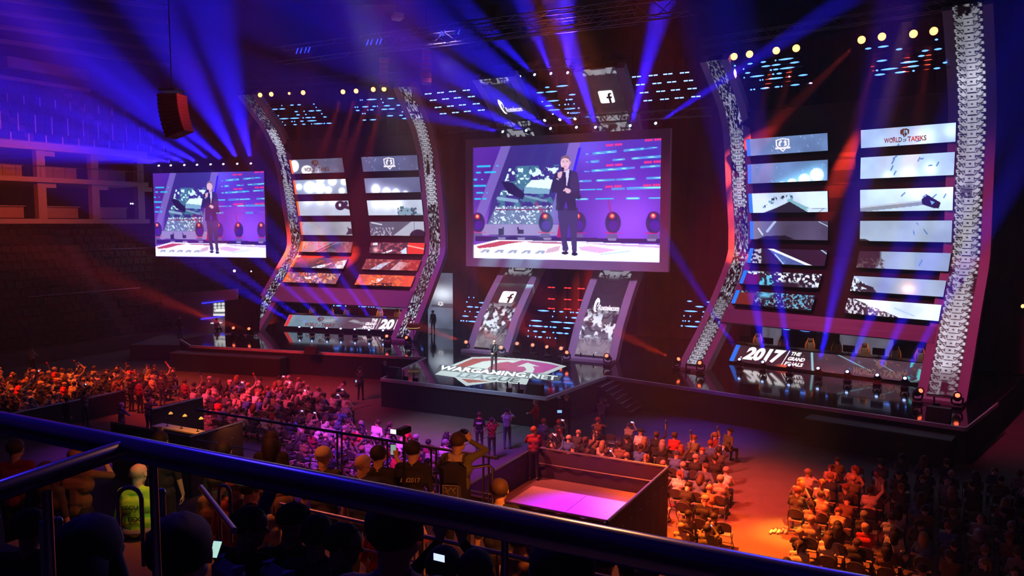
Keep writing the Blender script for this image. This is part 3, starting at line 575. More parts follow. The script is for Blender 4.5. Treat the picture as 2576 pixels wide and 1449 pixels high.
        if r == 5: p.poly([(915, 686), (960, 662), (985, 658), (965, 670), (945, 686)], (.6, .65, .8)); p.poly([(975, 684), (1005, 658), (1030, 662), (1000, 684)], (.7, .45, .5)); p.mix(ss(1000, 1040, X) * .8, (.55, .04, .03)); p.mix(ss(.58, .66, n) * .6, (.75, .2, .15))
        if r == 6: p.poly([(915, 715), (950, 700), (965, 700), (950, 712)], (.9, .8, .8)); p.mix(ss(.52, .62, n), (1.1, .22, .06)); p.mix((Y > 712) * (np.abs(X - 960) < 26) * ss(.45, .55, noise(X, Y, 4, 5)), (.1, .03, .02)); p.mix(ss(1000, 1020, X) * .6, (.95, .10, .05))
    return np.clip(p.c, 0, 1.35) ** 1.2 * np.array((1.15, 1.17, 1.25))
def bannerart(x, y, side):
    X, Y = x * 480, y * 60; f = fbm(X, Y, 45, 7, 4); p = Paint(X, Y)
    if side == 'R':
        p.c[:] = (.045, .02, .03); p.mix(ss(180, 260, X) * .8, (.12, .06, .09)); p.c *= (.5 + f)[:, None]; p.line(202, 3, 219, 60, 5, (.35, .7, .8)); p.line(266, 0, 350, 40, 2.5, (.3, .55, .65)); p.line(350, 5, 400, 35, 1.5, (.3, .5, .6))
        _spl(p, 20, 180, 470, 3, 56, (.5, .10, .08), 5, 8, 1.5, .7); _spl(p, 12, 300, 470, 3, 56, (.05, .15, .4), 6, 8, 2.5, .7); p.mix((X > 430) * ss(.45, .6, fbm(X, Y, 12, 9)), (.12, .62, .66)); p.box(0, 0, 14, 60, (0, .2, 1.0)); p.circ(148, 56, 16, 6, (.8, .12, .05), .8)
    else:
        p.c[:] = (.22, .36, .46); p.mix(ss(130, 260, X), (.12, .07, .11)); p.c *= (.6 + .8 * f)[:, None]; p.mix(ss(.55, .75, fbm(X * .6 + Y, Y - X * .3, 30, 11, 3)) * (X > 150) * (X < 360) * .6, (.6, .65, .72)); p.mix(ss(380, 400, X) * .8, (.05, .03, .05))
        _spl(p, 14, 20, 200, 3, 56, (.95, .12, .08), 15, 10, 2.5, -.8); p.box(0, 0, 15, 60, (1, .05, .04)); p.line(50, 30, 75, 22, 2, (.1, .15, .25))
    return np.clip(p.c, 0, 1.2)
def screenart(x, y):
    """picture seen on both screens; drawn in a 2060 x 1330 layout"""
    X, Y = x * 2060, y * 1330 + 90; f = fbm(X, Y, 420, 3, 3); p = Paint(X, Y, (.13, .045, .45))
    p.c *= (.75 + .5 * f)[:, None]; p.mix(ss(500, 1000, X) * (1 - ss(100, 500, Y)) * .35, (.16, .18, .70)); p.mix(ss(1100, 1600, X) * .35, (.10, .03, .55)); p.mix((1 - ss(60, 400, X)) * .3, (.22, .06, .42))
    p.glow(1750, 980, 420, (.30, .10, .45)); p.glow(1300, 150, 260, (.06, .06, .30)); p.glow(150, 1050, 260, (.2, .1, .25))
    p.poly([(360, 60), (1110, 60), (950, 1000), (160, 1000)], (.06, .06, .26), .75)
    n = fbm(X, Y, 90, 41, 4); n2 = fbm(X, Y, 34, 51, 3); slab = p.inside([(470, 240), (1010, 240), (900, 1000), (200, 1000)])
    p.mix(slab * ss(.5, .6, n) * (Y > 330), (.10, .26, .38)); p.mix(slab * ss(.52, .6, n2) * (np.abs(Y - 440) < 90), (.8, 1, 1)); p.mix(slab * ss(.52, .6, n2) * (np.abs(Y - 640) < 30) * (X < 560), (.75, .95, 1)); p.poly([(690, 495), (930, 495), (900, 610), (610, 580)], (.85, 1, 1)); p.poly([(610, 570), (900, 600), (890, 660), (600, 650)], (.30, .50, .65))
    p.poly([(330, 500), (470, 520), (610, 650), (590, 720), (420, 640)], (.02, .02, .12)); p.poly([(270, 800), (870, 800), (840, 1010), (170, 1010)], (.22, .28, .46)); p.mix(slab * (Y > 790) * ss(.64, .7, noise(X, Y, 16, 7)), (.75, .85, .95)); p.line(270, 835, 880, 835, 16, (.25, .05, .22))
    p.line(300, 700, 520, 735, 40, (.4, .6, .75), .8); p.line(620, 680, 860, 740, 26, (.35, .5, .65), .7)
    for a, b_, c_, d_ in ((345, 80, 460, 0), (1115, 80, 1240, 0)):
        k = .37 if a < 500 else .24; h_ = 940; p.poly([(a, 60), (c_, 60), (c_ - k * h_ * 1.02, 1000), (a - k * h_ * 1.05, 1000)], (.30, .22, .62), .85)
    p.poly([(60, 1010), (1000, 1010), (1010, 1140), (20, 1140)], (.42, .34, .62)); p.poly([(1210, 150), (1240, 150), (1170, 440), (1140, 440)], (.03, .03, .95))
    p.poly([(1000, 1000), (1060, 1000), (1050, 1180), (975, 1180)], (.55, .02, .2))
    rr = random.Random(4); CYN = (.04, .62, 1.0)
    for i, yy in enumerate((315, 388, 470, 546, 630, 702)):
        for a, b_ in (((50, 200), (280, 300)), ((40, 80), (140, 265)), ((10, 35), (100, 110)), ((10, 145), (10, 60)), ((42, 108), (160, 166)), ((18, 80), (120, 148)))[i]: p.line(a, yy, b_, yy, 20 if b_ - a > 20 else 12, CYN)
    for yy, sl, sg in ((225, -.055, ((1290, 1315, 10), (1370, 1600, 24), (1690, 1880, 22), (1900, 2015, 14))), (312, -.04, ((1275, 1315, 8), (1350, 1420, 24), (1575, 1690, 18), (1770, 1890, 20), (1900, 2080, 22))), (415, -.045, ((1280, 1325, 14), (1360, 1720, 24), (1710, 1790, 16), (1860, 2040, 20))), (523, -.02, ((1225, 1345, 16), (1410, 1590, 20), (1615, 1795, 20), (1920, 2080, 20))), (620, -.01, ((1230, 1390, 10), (1410, 1460, 10), (1570, 1690, 20), (1725, 2070, 24))), (724, 0, ((1180, 1310, 18), (1400, 1580, 12), (1720, 1840, 22), (1945, 2075, 14)))):
        for a, b_, w in sg: p.line(a, yy + (a - 1290) * sl, b_, yy + (b_ - 1290) * sl, w, CYN); p.line(a + 10, yy + (a - 1280) * sl, b_ - 10, yy + (b_ - 1300) * sl, w * .4, (.45, .9, 1))
        p.line(1260, yy, 2080, yy + 800 * sl, 4, (.25, .06, .6))
    for cx_, cy_ in ((1510, 138), (1905, 105), (1515, 358), (1900, 340), (1510, 592), (1895, 588)):
        for k in range(6): p.circ(cx_ + k * 26 + (14 if k > 2 else 0), cy_ - k * .8, 13, 13, (.95, .08, .3), .4)
    for cx_, s_ in ((850, 1.0), (1575, 1.0), (1990, 1.0), (50, .9), (1210, .8)):
        p.poly([(cx_ - 75, 1180), (cx_ + 65, 1180), (cx_ + 50, 1115), (cx_ - 50, 1115)], (.22, .16, .38)); p.circ(cx_ + 5, 990, 82, 120, (.07, .05, .22), .06); p.circ(cx_ - 5, 930, 55, 62, (.05, .035, .14), .06); p.circ(cx_ - 5, 915, 30, 30, (.8, .07, .10), .25); p.circ(cx_ - 5, 912, 12, 14, (1, .75, .4), .6); p.circ(cx_ + 10, 1020, 48, 55, (.12, .03, .40), .06); p.line(cx_ - 80, 1100, cx_ + 95, 1106, 8, (.8, .02, .15))
    p.line(835, 890, 740, 760, 30, (.55, .04, .18), .5); p.line(1560, 900, 1530, 740, 26, (.5, .03, .22), .5)
    for q in ([(300, 1060), (360, 1060), (360, 1130), (300, 1130)], [(350, 1040), (368, 1040), (368, 1130), (350, 1130)], [(525, 1040), (542, 1040), (548, 1120), (530, 1120)], [(540, 1070), (600, 1070), (600, 1120), (540, 1120)]): p.poly(q, (.06, .04, .14))
    p.line(190, 1135, 740, 1150, 8, (.06, .04, .14)); p.poly([(20, 1150), (2080, 1165), (2080, 1215), (20, 1215)], (.07, .03, .20)); 
    for cx_ in (330, 560, 860, 1560, 1960): p.poly([(cx_ - 35, 1165), (cx_ + 60, 1165), (cx_ + 50, 1190), (cx_ - 25, 1190)], (.38, .3, .55))
    p.poly([(0, 1260), (280, 1195), (1200, 1200), (2080, 1230), (2080, 1420), (0, 1420)], (1.0, .95, 1.15)); p.poly([(30, 1275), (320, 1208), (620, 1208), (420, 1240), (250, 1280), (60, 1300)], (.62, .10, .16)); p.poly([(620, 1208), (1050, 1210), (1060, 1235), (700, 1225)], (.6, .25, .38)); p.poly([(1200, 1212), (2080, 1240), (2080, 1262), (1500, 1240)], (.75, .55, .95))
    p.poly([(840, 1340), (880, 1290), (960, 1265), (1020, 1255), (1000, 1310), (930, 1330)], (.75, .45, .55), .8); p.poly([(1220, 1265), (1350, 1250), (1620, 1290), (1450, 1330), (1240, 1300)], (.86, .50, .92), .8); p.line(1450, 1345, 1760, 1300, 10, (.35, .75, .8), .7)
    for a in (70, 240, 400, 560, 720): p.poly([(a, 1350), (a + 60, 1310), (a + 130, 1310), (a + 110, 1350), (a + 80, 1350), (a + 85, 1325), (a + 40, 1350)], (.45, .48, .62))
    # the host
    suit = (.045, .035, .13); s2 = (.085, .065, .22)
    p.poly([(985, 820), (1210, 820), (1205, 1000), (1195, 1180), (1200, 1320), (1150, 1330), (1135, 1180), (1110, 1000), (1085, 1180), (1110, 1290), (1090, 1320), (1045, 1310), (1030, 1180), (995, 950)], s2)
    p.poly([(950, 425), (1050, 395), (1130, 395), (1195, 420), (1220, 560), (1225, 690), (1180, 720), (1195, 850), (1100, 855), (1080, 740), (1045, 850), (965, 845), (975, 650), (925, 630), (912, 590)], suit); p.poly([(1130, 400), (1195, 425), (1215, 600), (1140, 700), (1120, 560)], s2, .7)
    p.poly([(1052, 400), (1110, 385), (1108, 460), (1085, 580), (1060, 480)], (.75, .72, .92)); p.poly([(1050, 415), (1072, 415), (1082, 560), (1064, 545)], (.03, .02, .12))
    p.poly([(1035, 340), (1105, 330), (1100, 395), (1060, 405)], (.62, .38, .52)); p.circ(1066, 308, 50, 78, (.88, .60, .72), .08); p.circ(1118, 310, 9, 22, (.75, .45, .58), .2)
    p.poly([(1016, 300), (1018, 250), (1050, 228), (1100, 232), (1118, 262), (1116, 300), (1104, 270), (1060, 256), (1030, 268)], (.30, .18, .26)); p.line(1035, 292, 1055, 290, 6, (.25, .13, .2)); p.line(1075, 290, 1098, 292, 6, (.25, .13, .2)); p.circ(1046, 300, 6, 4, (.12, .08, .15), .3); p.circ(1086, 301, 6, 4, (.12, .08, .15), .3); p.line(1064, 300, 1060, 330, 5, (.7, .42, .55)); p.line(1052, 352, 1078, 351, 7, (.5, .15, .28)); p.circ(1066, 370, 26, 14, (.84, .55, .68), .4)
    p.circ(1040, 376, 16, 18, (.03, .02, .06), .15); p.line(1035, 385, 1005, 470, 16, (.03, .02, .06))
    for i in range(4): p.line(990 + i * 3, 425 + i * 14, 1030 - i * 2, 412 + i * 14, 14, (.85, .55, .68))
    p.circ(1005, 450, 22, 34, (.84, .54, .66), .15); p.poly([(972, 480), (1000, 490), (990, 530), (968, 510)], (.75, .7, .9)); p.line(975, 520, 935, 620, 52, suit)
    for i in range(4): p.line(1052 + i * 8, 626 - i * 9, 1095 + i * 8, 606 + i * 7, 13, (.86, .58, .70))
    p.circ(1100, 630, 30, 26, (.84, .55, .68), .15); p.line(1125, 655, 1140, 680, 12, (.7, .65, .85)); p.line(1140, 670, 1215, 700, 56, suit)
    p.circ(1070, 1335, 38, 18, (.02, .015, .05), .1); p.circ(1175, 1345, 34, 20, (.02, .015, .05), .1)
    p.c = np.where(p.c < 0, 0, p.c); return np.clip(p.c, 0, 1.4) ** 1.3 * np.array((1.15, 1.2, 1.2)) + np.array((.004, .0, .03))

def panel(side, ci, ri):
    u0, u1 = ((-16.6, -11.58), (-9.86, -5.0))[ci] if side == 'L' else ((3.27, 8.08), (9.86, 14.4))[ci]; z1, z0 = ROWS[ri]
    if ri == 0 and side == 'R': z1 -= .15
    fr = FL if side == 'L' else FR; c0 = wing_pt(side, (u0 + u1) / 2, z0, .2); uc, nc, zc = fr.loc(c0)
    col = ('inner' if (side == 'L') == (ci == 1) else 'outer')
    t = thing('strip_screen', '%s wide picture panel in the %s column of the %s wing' % (RNAME[ri], col, 'left' if side == 'L' else 'right'), 'led panel', fr.M(uc, nc, zc), 'picture panels of the %s wing' % ('left' if side == 'L' else 'right'))
    Mi = t.matrix_basis.inverted(); cs = [Mi @ wing_pt(side, u, z, .25) for u, z in ((u0, z1), (u1, z1), (u1, z0), (u0, z0))]
    w, h = 150, 36; P = quad_pts(cs, w, h); A = np.c_[P.reshape(-1, 3), np.ones(w * h)] @ np.array(t.matrix_basis).T
    c, s = math.cos(PITCH), math.sin(PITCH); zz = A[:, 2] - EYE.z; f = A[:, 1] * c - zz * s; up = A[:, 1] * s + zz * c; X = CX + FOC * A[:, 0] / f; Y = CY - FOC * up / f
    rgb = (artL if side == 'L' else artR)(X, Y, ri, ci)
    if ci == 0: rgb.reshape(h, w, 3)[:, :(6 if side == 'L' else 8)] = (1.3, .17, .01) if side == 'L' else (.0, .22, 1.1)
    grid_mesh('picture', P, rgb, picmat('wing picture', 1.0, 'NONE'), t)
    b = MB(); n_ = (np.cross(np.array(cs[1]) - cs[0], np.array(cs[3]) - cs[0])); n_ = Vector(n_ / np.linalg.norm(n_))
    if n_.y < 0: n_ = -n_
    m = [Vector(q) + n_ * .02 for q in cs]; b.hull8(m, [q + n_ * .15 for q in m]); b.build('panel_case', DARKM, t)
    return t, cs
BROWN = mat('dark brown lettering', (.1, .06, .05), .5, emit=(.10, .035, .03), es=1, sample='NONE'); PALEL = mat('white crest lettering', (.8, .8, .8), .5, emit=(.95, .95, 1), es=1, sample='NONE')
def on_panel(cs, x, y, lift=.015):
    a = cs[3].lerp(cs[2], x); b_ = cs[0].lerp(cs[1], x); n_ = (cs[1] - cs[0]).cross(cs[3] - cs[0]).normalized()
    if n_.y > 0: n_ = -n_
    return a.lerp(b_, y) + n_ * lift
def tank_logo(t, cs, x0, x1, y0, y1, m, ex=(.42, .58, .5, .95)):
    text_mesh('lettering', 'WORLD', on_panel(cs, x0, y0), on_panel(cs, x0 + (x1 - x0) * .43, y0), on_panel(cs, x0, y1), m, t, .03)
    text_mesh('lettering', 'OF', on_panel(cs, x0 + (x1 - x0) * .45, y0), on_panel(cs, x0 + (x1 - x0) * .54, y0), on_panel(cs, x0 + (x1 - x0) * .45, y0 + (y1 - y0) * .6), m, t, .03)
    text_mesh('lettering', 'TANKS', on_panel(cs, x0 + (x1 - x0) * .56, y0), on_panel(cs, x1, y0), on_panel(cs, x0 + (x1 - x0) * .56, y1), m, t, .03)
    a, b_, c, d = ex; b = MB()
    for poly in ([(0, .85), (.3, 1), (.7, 1), (1, .85), (1, .45), (.82, .3), (.82, .75), (.6, .85), (.6, .55), (.75, .5), (.75, .3), (.5, 0), (.5, .88), (.4, .85), (.4, .55), (.25, .5), (.18, .3), (0, .45)], [(.25, .3), (.4, .05), (.46, .0), (.46, .5), (.25, .5)]):
        b.add([on_panel(cs, a + (b_ - a) * x, c + (d - c) * y) for x, y in poly], [tuple(range(len(poly)))])
    b.build('emblem', m, t)
def crest(t, cs, x0, x1, y0, y1, m):
    b = MB(); out = [(0, .9), (.5, 1), (1, .9), (1, .45), (.5, 0), (0, .45)]; inn = [(.1, .83), (.5, .91), (.9, .83), (.9, .48), (.5, .12), (.1, .48)]
    def q(p): return on_panel(cs, x0 + (x1 - x0) * p[0], y0 + (y1 - y0) * p[1])
    for i in range(6): j = (i + 1) % 6; b.add([q(out[i]), q(out[j]), q(inn[j]), q(inn[i])], [(0, 1, 2, 3)])
    b.add([q(p) for p in [(.2, .45), (.2, .65), (.32, .82), (.46, .86), (.46, .7), (.38, .68), (.34, .55), (.38, .42)]], [tuple(range(8))])
    b.add([q(p) for p in [(.56, .42), (.66, .55), (.6, .7), (.54, .7), (.7, .85), (.85, .7), (.78, .7), (.82, .5), (.74, .42)]], [tuple(range(9))])
    b.add([q(p) for p in [(-.05, .22), (-.05, .36), (1.05, .36), (1.05, .22)]], [(0, 1, 2, 3)]); b.build('emblem', m, t)
for side in 'LR':
    for ci in (0, 1):
        for ri in range(7):
            t, cs = panel(side, ci, ri)
            if ri == 0:
                if (side, ci) == ('L', 0): tank_logo(t, cs, .26, .73, .12, .42, BROWN, (.42, .55, .42, .92))
                if (side, ci) == ('R', 1): tank_logo(t, cs, .26, .71, .18, .46, BROWN, (.435, .53, .42, .9))
                if (side, ci) == ('L', 1): crest(t, cs, .40, .59, .08, .92, PALEL)
                if (side, ci) == ('R', 0): crest(t, cs, .38, .55, .1, .92, PALEL)

# dark backing skins, fascia, alcove and players' desks of each wing
FASC = mat('purple-lit stretch fascia', (.30, .25, .30), .85, var=.06)
def skin(side, name, label, ua, ub, zs, m, lift, dep, cat):
    fr = FL if side == 'L' else FR; q = wing_pt(side, (ua + ub) / 2, zs[0], lift); u, n, z = fr.loc(q)
    b = MB(); Mi = fr.M(u, n, z).inverted(); vs = []; fs = []
    for zz in zs:
        for uu in (ua, ub): vs.append(Mi @ wing_pt(side, uu, zz, lift))
        for uu in (ub, ua): vs.append(Mi @ (wing_pt(side, uu, zz, lift - dep)))
    n_ = len(zs)
    for i in range(n_ - 1):
        for k in range(4): fs.append((i * 4 + k, i * 4 + (k + 1) % 4, i * 4 + 4 + (k + 1) % 4, i * 4 + 4 + k))
    fs += [(3, 2, 1, 0), tuple((n_ - 1) * 4 + k for k in range(4))]; b.add(vs, fs); o = b.build(name, m); o.matrix_basis = fr.M(u, n, z)
    return tag(o, label, cat)
zz = [4.66, 5.5, 6.5, 7.3, 7.8, 8.6, 9.6, 11, 12.5, 14, 15, 16]
BACKD = mat('dark scenic backing', (.035, .012, .018), .9)
for side, ua, ub, zf, nm in (('L', -16.9, -4.7, 3.52, 'left'), ('R', 3.0, 14.35, 3.88, 'right')):
    skin(side, 'scenic_backing', 'dark curved backing between the columns of the %s wing' % nm, ua, ub, zz, BACKD, -.1, .1, 'scenic backing')
    skin(side, 'fascia', 'plain purple-lit fabric band above the players of the %s wing' % nm, ua, ub, [zf, (zf + 4.6) / 2, 4.6], FASC, .1, .1, 'fascia')
    fr = FL if side == 'L' else FR; n0 = -9.0 if side == 'L' else -7.95
    ua2, ub2 = (-16.2, -5.0) if side == 'L' else (3.25, 14.1); uc = (ua2 + ub2) / 2; wd = ub2 - ua2
    t = thing('player_alcove', 'dark recess with a low riser behind the desk of the %s wing' % nm, 'alcove', fr.M(uc, n0 - 3.2, SZ))
    b = MB(); b.box((0, 0, (zf + .3 - SZ) / 2), (wd, .1, zf + .3 - SZ)); b.build('back_panel', BACKD, t)
    b = MB(); b.box((0, -1.62, .15), (wd, 3.1, .29)); b.build('riser', BLACK, t)
    b = MB(); b.box((0, -1.2, zf + .25 - SZ), (wd, 2.6, .06)); b.build('soffit', mat('olive soffit', (.13, .11, .08), .9), t)
    # video banner desk
    bu0, bu1 = (-15.45, -5.35) if side == 'L' else (3.3, 13.9); bw = bu1 - bu0
    d = thing('player_desk', 'long players desk with a glowing video banner front on the %s wing' % nm, 'desk', fr.M((bu0 + bu1) / 2, n0, SZ + .3)); tilt = .35
    lo, hi = (-.06, .78) if side == 'L' else (-.18, .76)
    cs = [Vector((-bw / 2 + .25, .0 + tilt, hi)), Vector((bw / 2 + .1, tilt, hi)), Vector((bw / 2, -.05, lo)), Vector((-bw / 2, -.05, lo))]
    P = quad_pts(cs, 240, 44); gx_, gy_ = np.meshgrid(np.linspace(0, 1, 240), np.linspace(0, 1, 44)); grid_mesh('video_banner', P, bannerart(gx_.ravel(), gy_.ravel(), side), picmat('banner picture', .9), d)
    b = MB(); m = [q + Vector((0, .04, -.01)) for q in cs]; b.hull8(m, [q + Vector((0, .25, 0)) for q in m]); b.build('desk_body', DARKM, d)
    b = MB(); b.box((0, tilt + .42, hi + .03), (bw, .85, .04)); b.build('desk_top', mat('dark desk top', (.06, .045, .04), .5), d)
    def bp(x, y): return on_panel(cs, x, y, .02)
    if side == 'R':
        text_mesh('lettering', '2017', bp(.070, .17), bp(.272, .17), bp(.084, .95), WHITE, d, .055); b = MB()
        b.add([bp(.288, .12), bp(.292, .12), bp(.307, .95), bp(.303, .95)], [(0, 1, 2, 3)]); b.add([bp(.052, .17), bp(.062, .17), bp(.064, .32), bp(.054, .32)], [(0, 1, 2, 3)]); b.build('divider', WHITE, d)
        for k, s_ in enumerate(('THE', 'GRAND', 'FINALS')): text_mesh('lettering', s_, bp(.303 + .006 * (2 - k), .70 - .29 * k), bp(.303 + .006 * (2 - k) + (.052, .088, .094)[k], .70 - .29 * k), bp(.307 + .006 * (2 - k), .91 - .29 * k), WHITE, d, .04)
        tank_logo(d, cs, .645, .895, .10, .46, mat('bronze lettering', (.2, .1, .1), .5, emit=(.22, .11, .10), es=1, sample='NONE'), (.742, .792, .48, .97))
    else:
        tank_logo(d, cs, .17, .42, .06, .38, BROWN, (.26, .31, .45, .9))
        for k, s_ in enumerate(('THE', 'GRAND', 'FINALS')): text_mesh('lettering', s_, bp((.708, .668, .655)[k], .66 - .31 * k), bp((.755, .755, .748)[k], .66 - .31 * k), bp((.711, .671, .658)[k], .92 - .31 * k), WHITE, d, .04)
        b = MB(); b.add([bp(.764, .06), bp(.767, .06), bp(.780, .95), bp(.777, .95)], [(0, 1, 2, 3)]); b.build('divider', WHITE, d)
        text_mesh('lettering', '2017', bp(.785, .06), bp(1.0, .06), bp(.795, .93), WHITE, d, .055)

# ------------------------------------------------------------------ screens
FRAME = mat('grey screen frame', (.40, .34, .46), .8, var=.08)
def screen(name, label, fr, u0, u1, z0, z1, n, W_, H_, fw, strength):
    t = thing(name, label, 'screen', fr.M((u0 + u1) / 2, n, z0)); w, h = u1 - u0, z1 - z0
    cs = [Vector((-w / 2, 0, h)), Vector((w / 2, 0, h)), Vector((w / 2, 0, 0)), Vector((-w / 2, 0, 0))]
    P = quad_pts(cs, W_, H_); X, Y = np.meshgrid(np.linspace(0, 1, W_), np.linspace(0, 1, H_))
    grid_mesh('live_picture', P, screenart(X.ravel(), Y.ravel()), picmat('live picture', strength, 'FRONT' if fw else 'NONE'), t)
    b = MB(); b.box((0, .16, h / 2), (w + .02, .26, h + .02)); b.build('screen_case', DARKM, t)
    if fw:
        b = MB()
        for c, d in (((0, .02, h + fw / 2), (w + 2 * fw, .3, fw)), ((0, .02, -fw / 2), (w + 2 * fw, .3, fw)), ((-w / 2 - fw / 2, .02, h / 2), (fw, .3, h)), ((w / 2 + fw / 2, .02, h / 2), (fw, .3, h))): b.box(c, d)
        b.build('surround', FRAME, t)
    b = MB()
    for x in (-w * .35, w * .35): b.tube([(x, .2, h + (fw or 0)), (x, .2, 32 - z0)], .02, 6)
    b.build('hanging_wire', DARKM, t)
screen('main_screen', 'big central video screen with a wide grey surround showing the host', FC, -6.62, 6.45, 7.24, 14.66, -7.05, 380, 216, .55, 1.0)
screen('side_screen', 'smaller frameless video screen hanging left of the stage', FL, -30.5, -19.56, 6.74, 13.85, -13.0, 240, 156, 0, 1.0)

# ------------------------------------------------------------------ LED battens (rows of dashes)
CY_ = mat('ice blue led', (.1, .2, .5), .5, emit=(.08, .24, 1), es=3.4, sample='NONE'); RDOT = mat('red led', (.4, .02, .02), .5, emit=(1, .03, .03), es=2.5, sample='NONE')
BLED = mat('deep blue led', (.02, .02, .4), .5, emit=(.03, .05, 1), es=2.2, sample='NONE'); LAMPB = mat('blue-white led', (.4, .5, .8), .5, emit=(.18, .32, 1), es=4, sample='NONE')
def batten(fr, u0, u1, n, z, seed, label, fill=.62, h=.05, group='blue led battens', m=None, toward=.0):
    rr = random.Random(seed); L = u1 - u0; b = MB(); b.box((0, .03, 0), (L, .03, .035)); b.m = 1; x = -L / 2 + rr.uniform(0, .3)
    while x < L / 2 - .1:
        w = rr.choice((.08, .12, .3, .5, .8)); w = min(w, L / 2 - x)
        if rr.random() < fill: b.tube([(x, 0, 0), (x + w * .2, 0, 0), (x + w * .5, 0, 0), (x + w * .8, 0, 0), (x + w, 0, 0)], [h * .2, h * .75, h, h * .75, h * .2], 6)
        x += w + rr.choice((.06, .12, .3, .45))
    o = b.build('led_batten', [DARKM, m or CY_]); o.matrix_basis = fr.M((u0 + u1) / 2, n, z); return tag(o, label, 'led batten', group)
for side, fr, us in (('L', FL, ((-16.2, -12.0), (-9.1, -5.3))), ('R', FR, ((3.5, 7.2), (10.4, 13.8)))):
    for gi, (a, b_) in enumerate(us):
        for k in range(7):
            z = 18.3 - k * .2; q = wing_pt(side, (a + b_) / 2, z, .2); _, n, _ = fr.loc(q); sh = .06 * k
            batten(fr, a + sh, b_ + sh, n, z, 100 + k + gi * 10 + ord(side), '%s batten of blue dashes over the %s panels of the %s wing' % (nth(k), 'outer' if (side == 'L') == (gi == 0) else 'inner', 'left' if side == 'L' else 'right'), .5 if side == 'R' else .6)
for k in range(8): batten(FC, -1.35 + .1 * k, 1.2 + .1 * k, float(prof_n('C1', 16.4)) + (8 - k) * .25, 17.9 - k * .24, 300 + k, '%s batten of blue dashes between the upper ends of the ribbons' % nth(k), .65)
for k in range(6): batten(FC, -6.9 + k * .02, -5.0, -5.3 - .25 * (5 - k), 4.6 - k * .29, 320 + k, '%s batten of blue dashes left of the left ribbon' % nth(k), .7)
for k in range(6): batten(FC, -1.7, 1.6, -5.0 - .28 * (5 - k), 4.0 - k * .30, 340 + k, '%s batten of blue dashes between the feet of the ribbons' % nth(k), .8, .055)
for k in range(6): batten(FC, 7.6, 10.4, -7.0 - .2 * (5 - k), 4.9 - k * .28, 360 + k, '%s batten of blue dashes right of the right ribbon' % nth(k), .55)
for side, fr, n, us, z in (('L', FL, -12.05, ((-13.0, -9.3), (-6.6, -5.2)), 3.35), ('L', FL, -12.05, ((-13.0, -9.3), (-6.6, -5.2)), 3.08), ('R', FR, -11.0, ((5.2, 8.5), (10.9, 13.6)), 3.35)):
    for j, (a, b_) in enumerate(us): batten(fr, a, b_, n, z, int(400 + z * 10 + j), 'batten of blue dashes %s the recess behind the %s players, %s row' % ('along', 'left' if side == 'L' else 'right', ('upper', 'lower')[z < 3.2] + ' ' + ('inner', 'outer')[(side == 'L') == (j == 0)]), .8, .055)
def cluster(fr, u, n, z, m, label, group, wd=.46):
    b = MB(); b.box((0, .05, 0), (wd + .1, .05, .09)); b.m = 1
    for k in range(6): b.ball((-wd / 2 + wd * (k + (.6 if k > 2 else 0)) / 5.6, 0, 0), (.045, .03, .04), n=6, m=4)
    b.m = 0
    if z > 10: b.tube([(0, .06, 0), (0, .06, 31.95 - z)], .006, 4)
    o = b.build('led_cluster', [DARKM, m]); o.matrix_basis = fr.M(u, n, z); tag(o, label, 'led light', group)
for side, x0, x1, nm in (('L', -9.3, -6.3, 'left'), ('R', 7.0, 10.6, 'right')):
    for r_ in range(4):
        for c_ in range(4):
            pxs = (([1077, 1108, 1138, 1173], 236, 35, 12.5) if side == 'L' else ([1601, 1643, 1680, 1722], 193, 20, 9.5)); X = pxs[0][c_] + r_ * pxs[3]; Yp = (236, 252, 270, 286)[r_] - c_ * 3 if side == 'L' else (193, 213, 233, 253)[r_] - c_ * 3.4
            q = FC.on_n(X, Yp, -5.5 - r_ * .5); u, n, z = FC.loc(q); cluster(FC, u, n, z, LAMPB, 'blue-white lamp cluster high %s of the main screen, %s row, %s column' % (nm, nth(r_), nth(c_)), 'lamp clusters high beside the main screen')
for r_, y in enumerate((723, 752, 776)):
    for c_, x in enumerate((1387, 1428, 1462)):
        q = FC.on_n(x, y + c_ * 1.5, -8.5); u, n, z = FC.loc(q); cluster(FC, u, n, z, RDOT, 'small red lamp cluster under the main screen, %s row and %s column' % (nth(r_), nth(c_)), 'red lamp clusters under the main screen', .42)

# ================================================================== people
SKIN, TOP, LEG, SHOE, DARKR = 0, 1, 2, 3, 4
def V(*a): return Vector(a)
def ik(a, t, l1, l2, hint):
    d = t - a; L = min(d.length, (l1 + l2) * .995); dn = d.normalized(); x = (l1 * l1 - l2 * l2 + L * L) / (2 * L); h = math.sqrt(max(l1 * l1 - x * x, 0))
    p = (hint - dn * hint.dot(dn)); p = p.normalized() if p.length > 1e-5 else Vector((0, 0, 1)); return a + dn * x + p * h, a + dn * L
def hand(c, w, d, n, curl, side, sleeve=SKIN):
    """five fingers; d along the hand, n out of the palm, curl 0..1"""
    d = d.normalized(); n = (n - d * n.dot(d)).normalized(); s = d.cross(n) * side
    for k, (o, L) in enumerate(((.030, .9), (.010, 1), (-.010, .95), (-.029, .76))):
        kn = w + d * .085 + s * o; c.append((SKIN, w + s * o * .45, kn, .0125, .0115))
        a = curl * 1.25 + .15; d1 = d * math.cos(a) + n * math.sin(a); d2 = d * math.cos(a * 1.9) + n * math.sin(a * 1.9)
        m = kn + d1 * .042 * L; c.append((SKIN, kn, m, .0105, .0095)); c.append((SKIN, m, m + d2 * .036 * L, .0095, .0085))
    tb = w + d * .025 + s * .026; tm = tb + (d * .6 + s * .7 + n * .45).normalized() * .042; c.append((SKIN, w + d * .01, tb, .0135, .0125)); c.append((SKIN, tb, tm, .0125, .011)); c.append((SKIN, tm, tm + (d * .9 + n * .5 * curl + n * .1).normalized() * .03, .0105, .009))
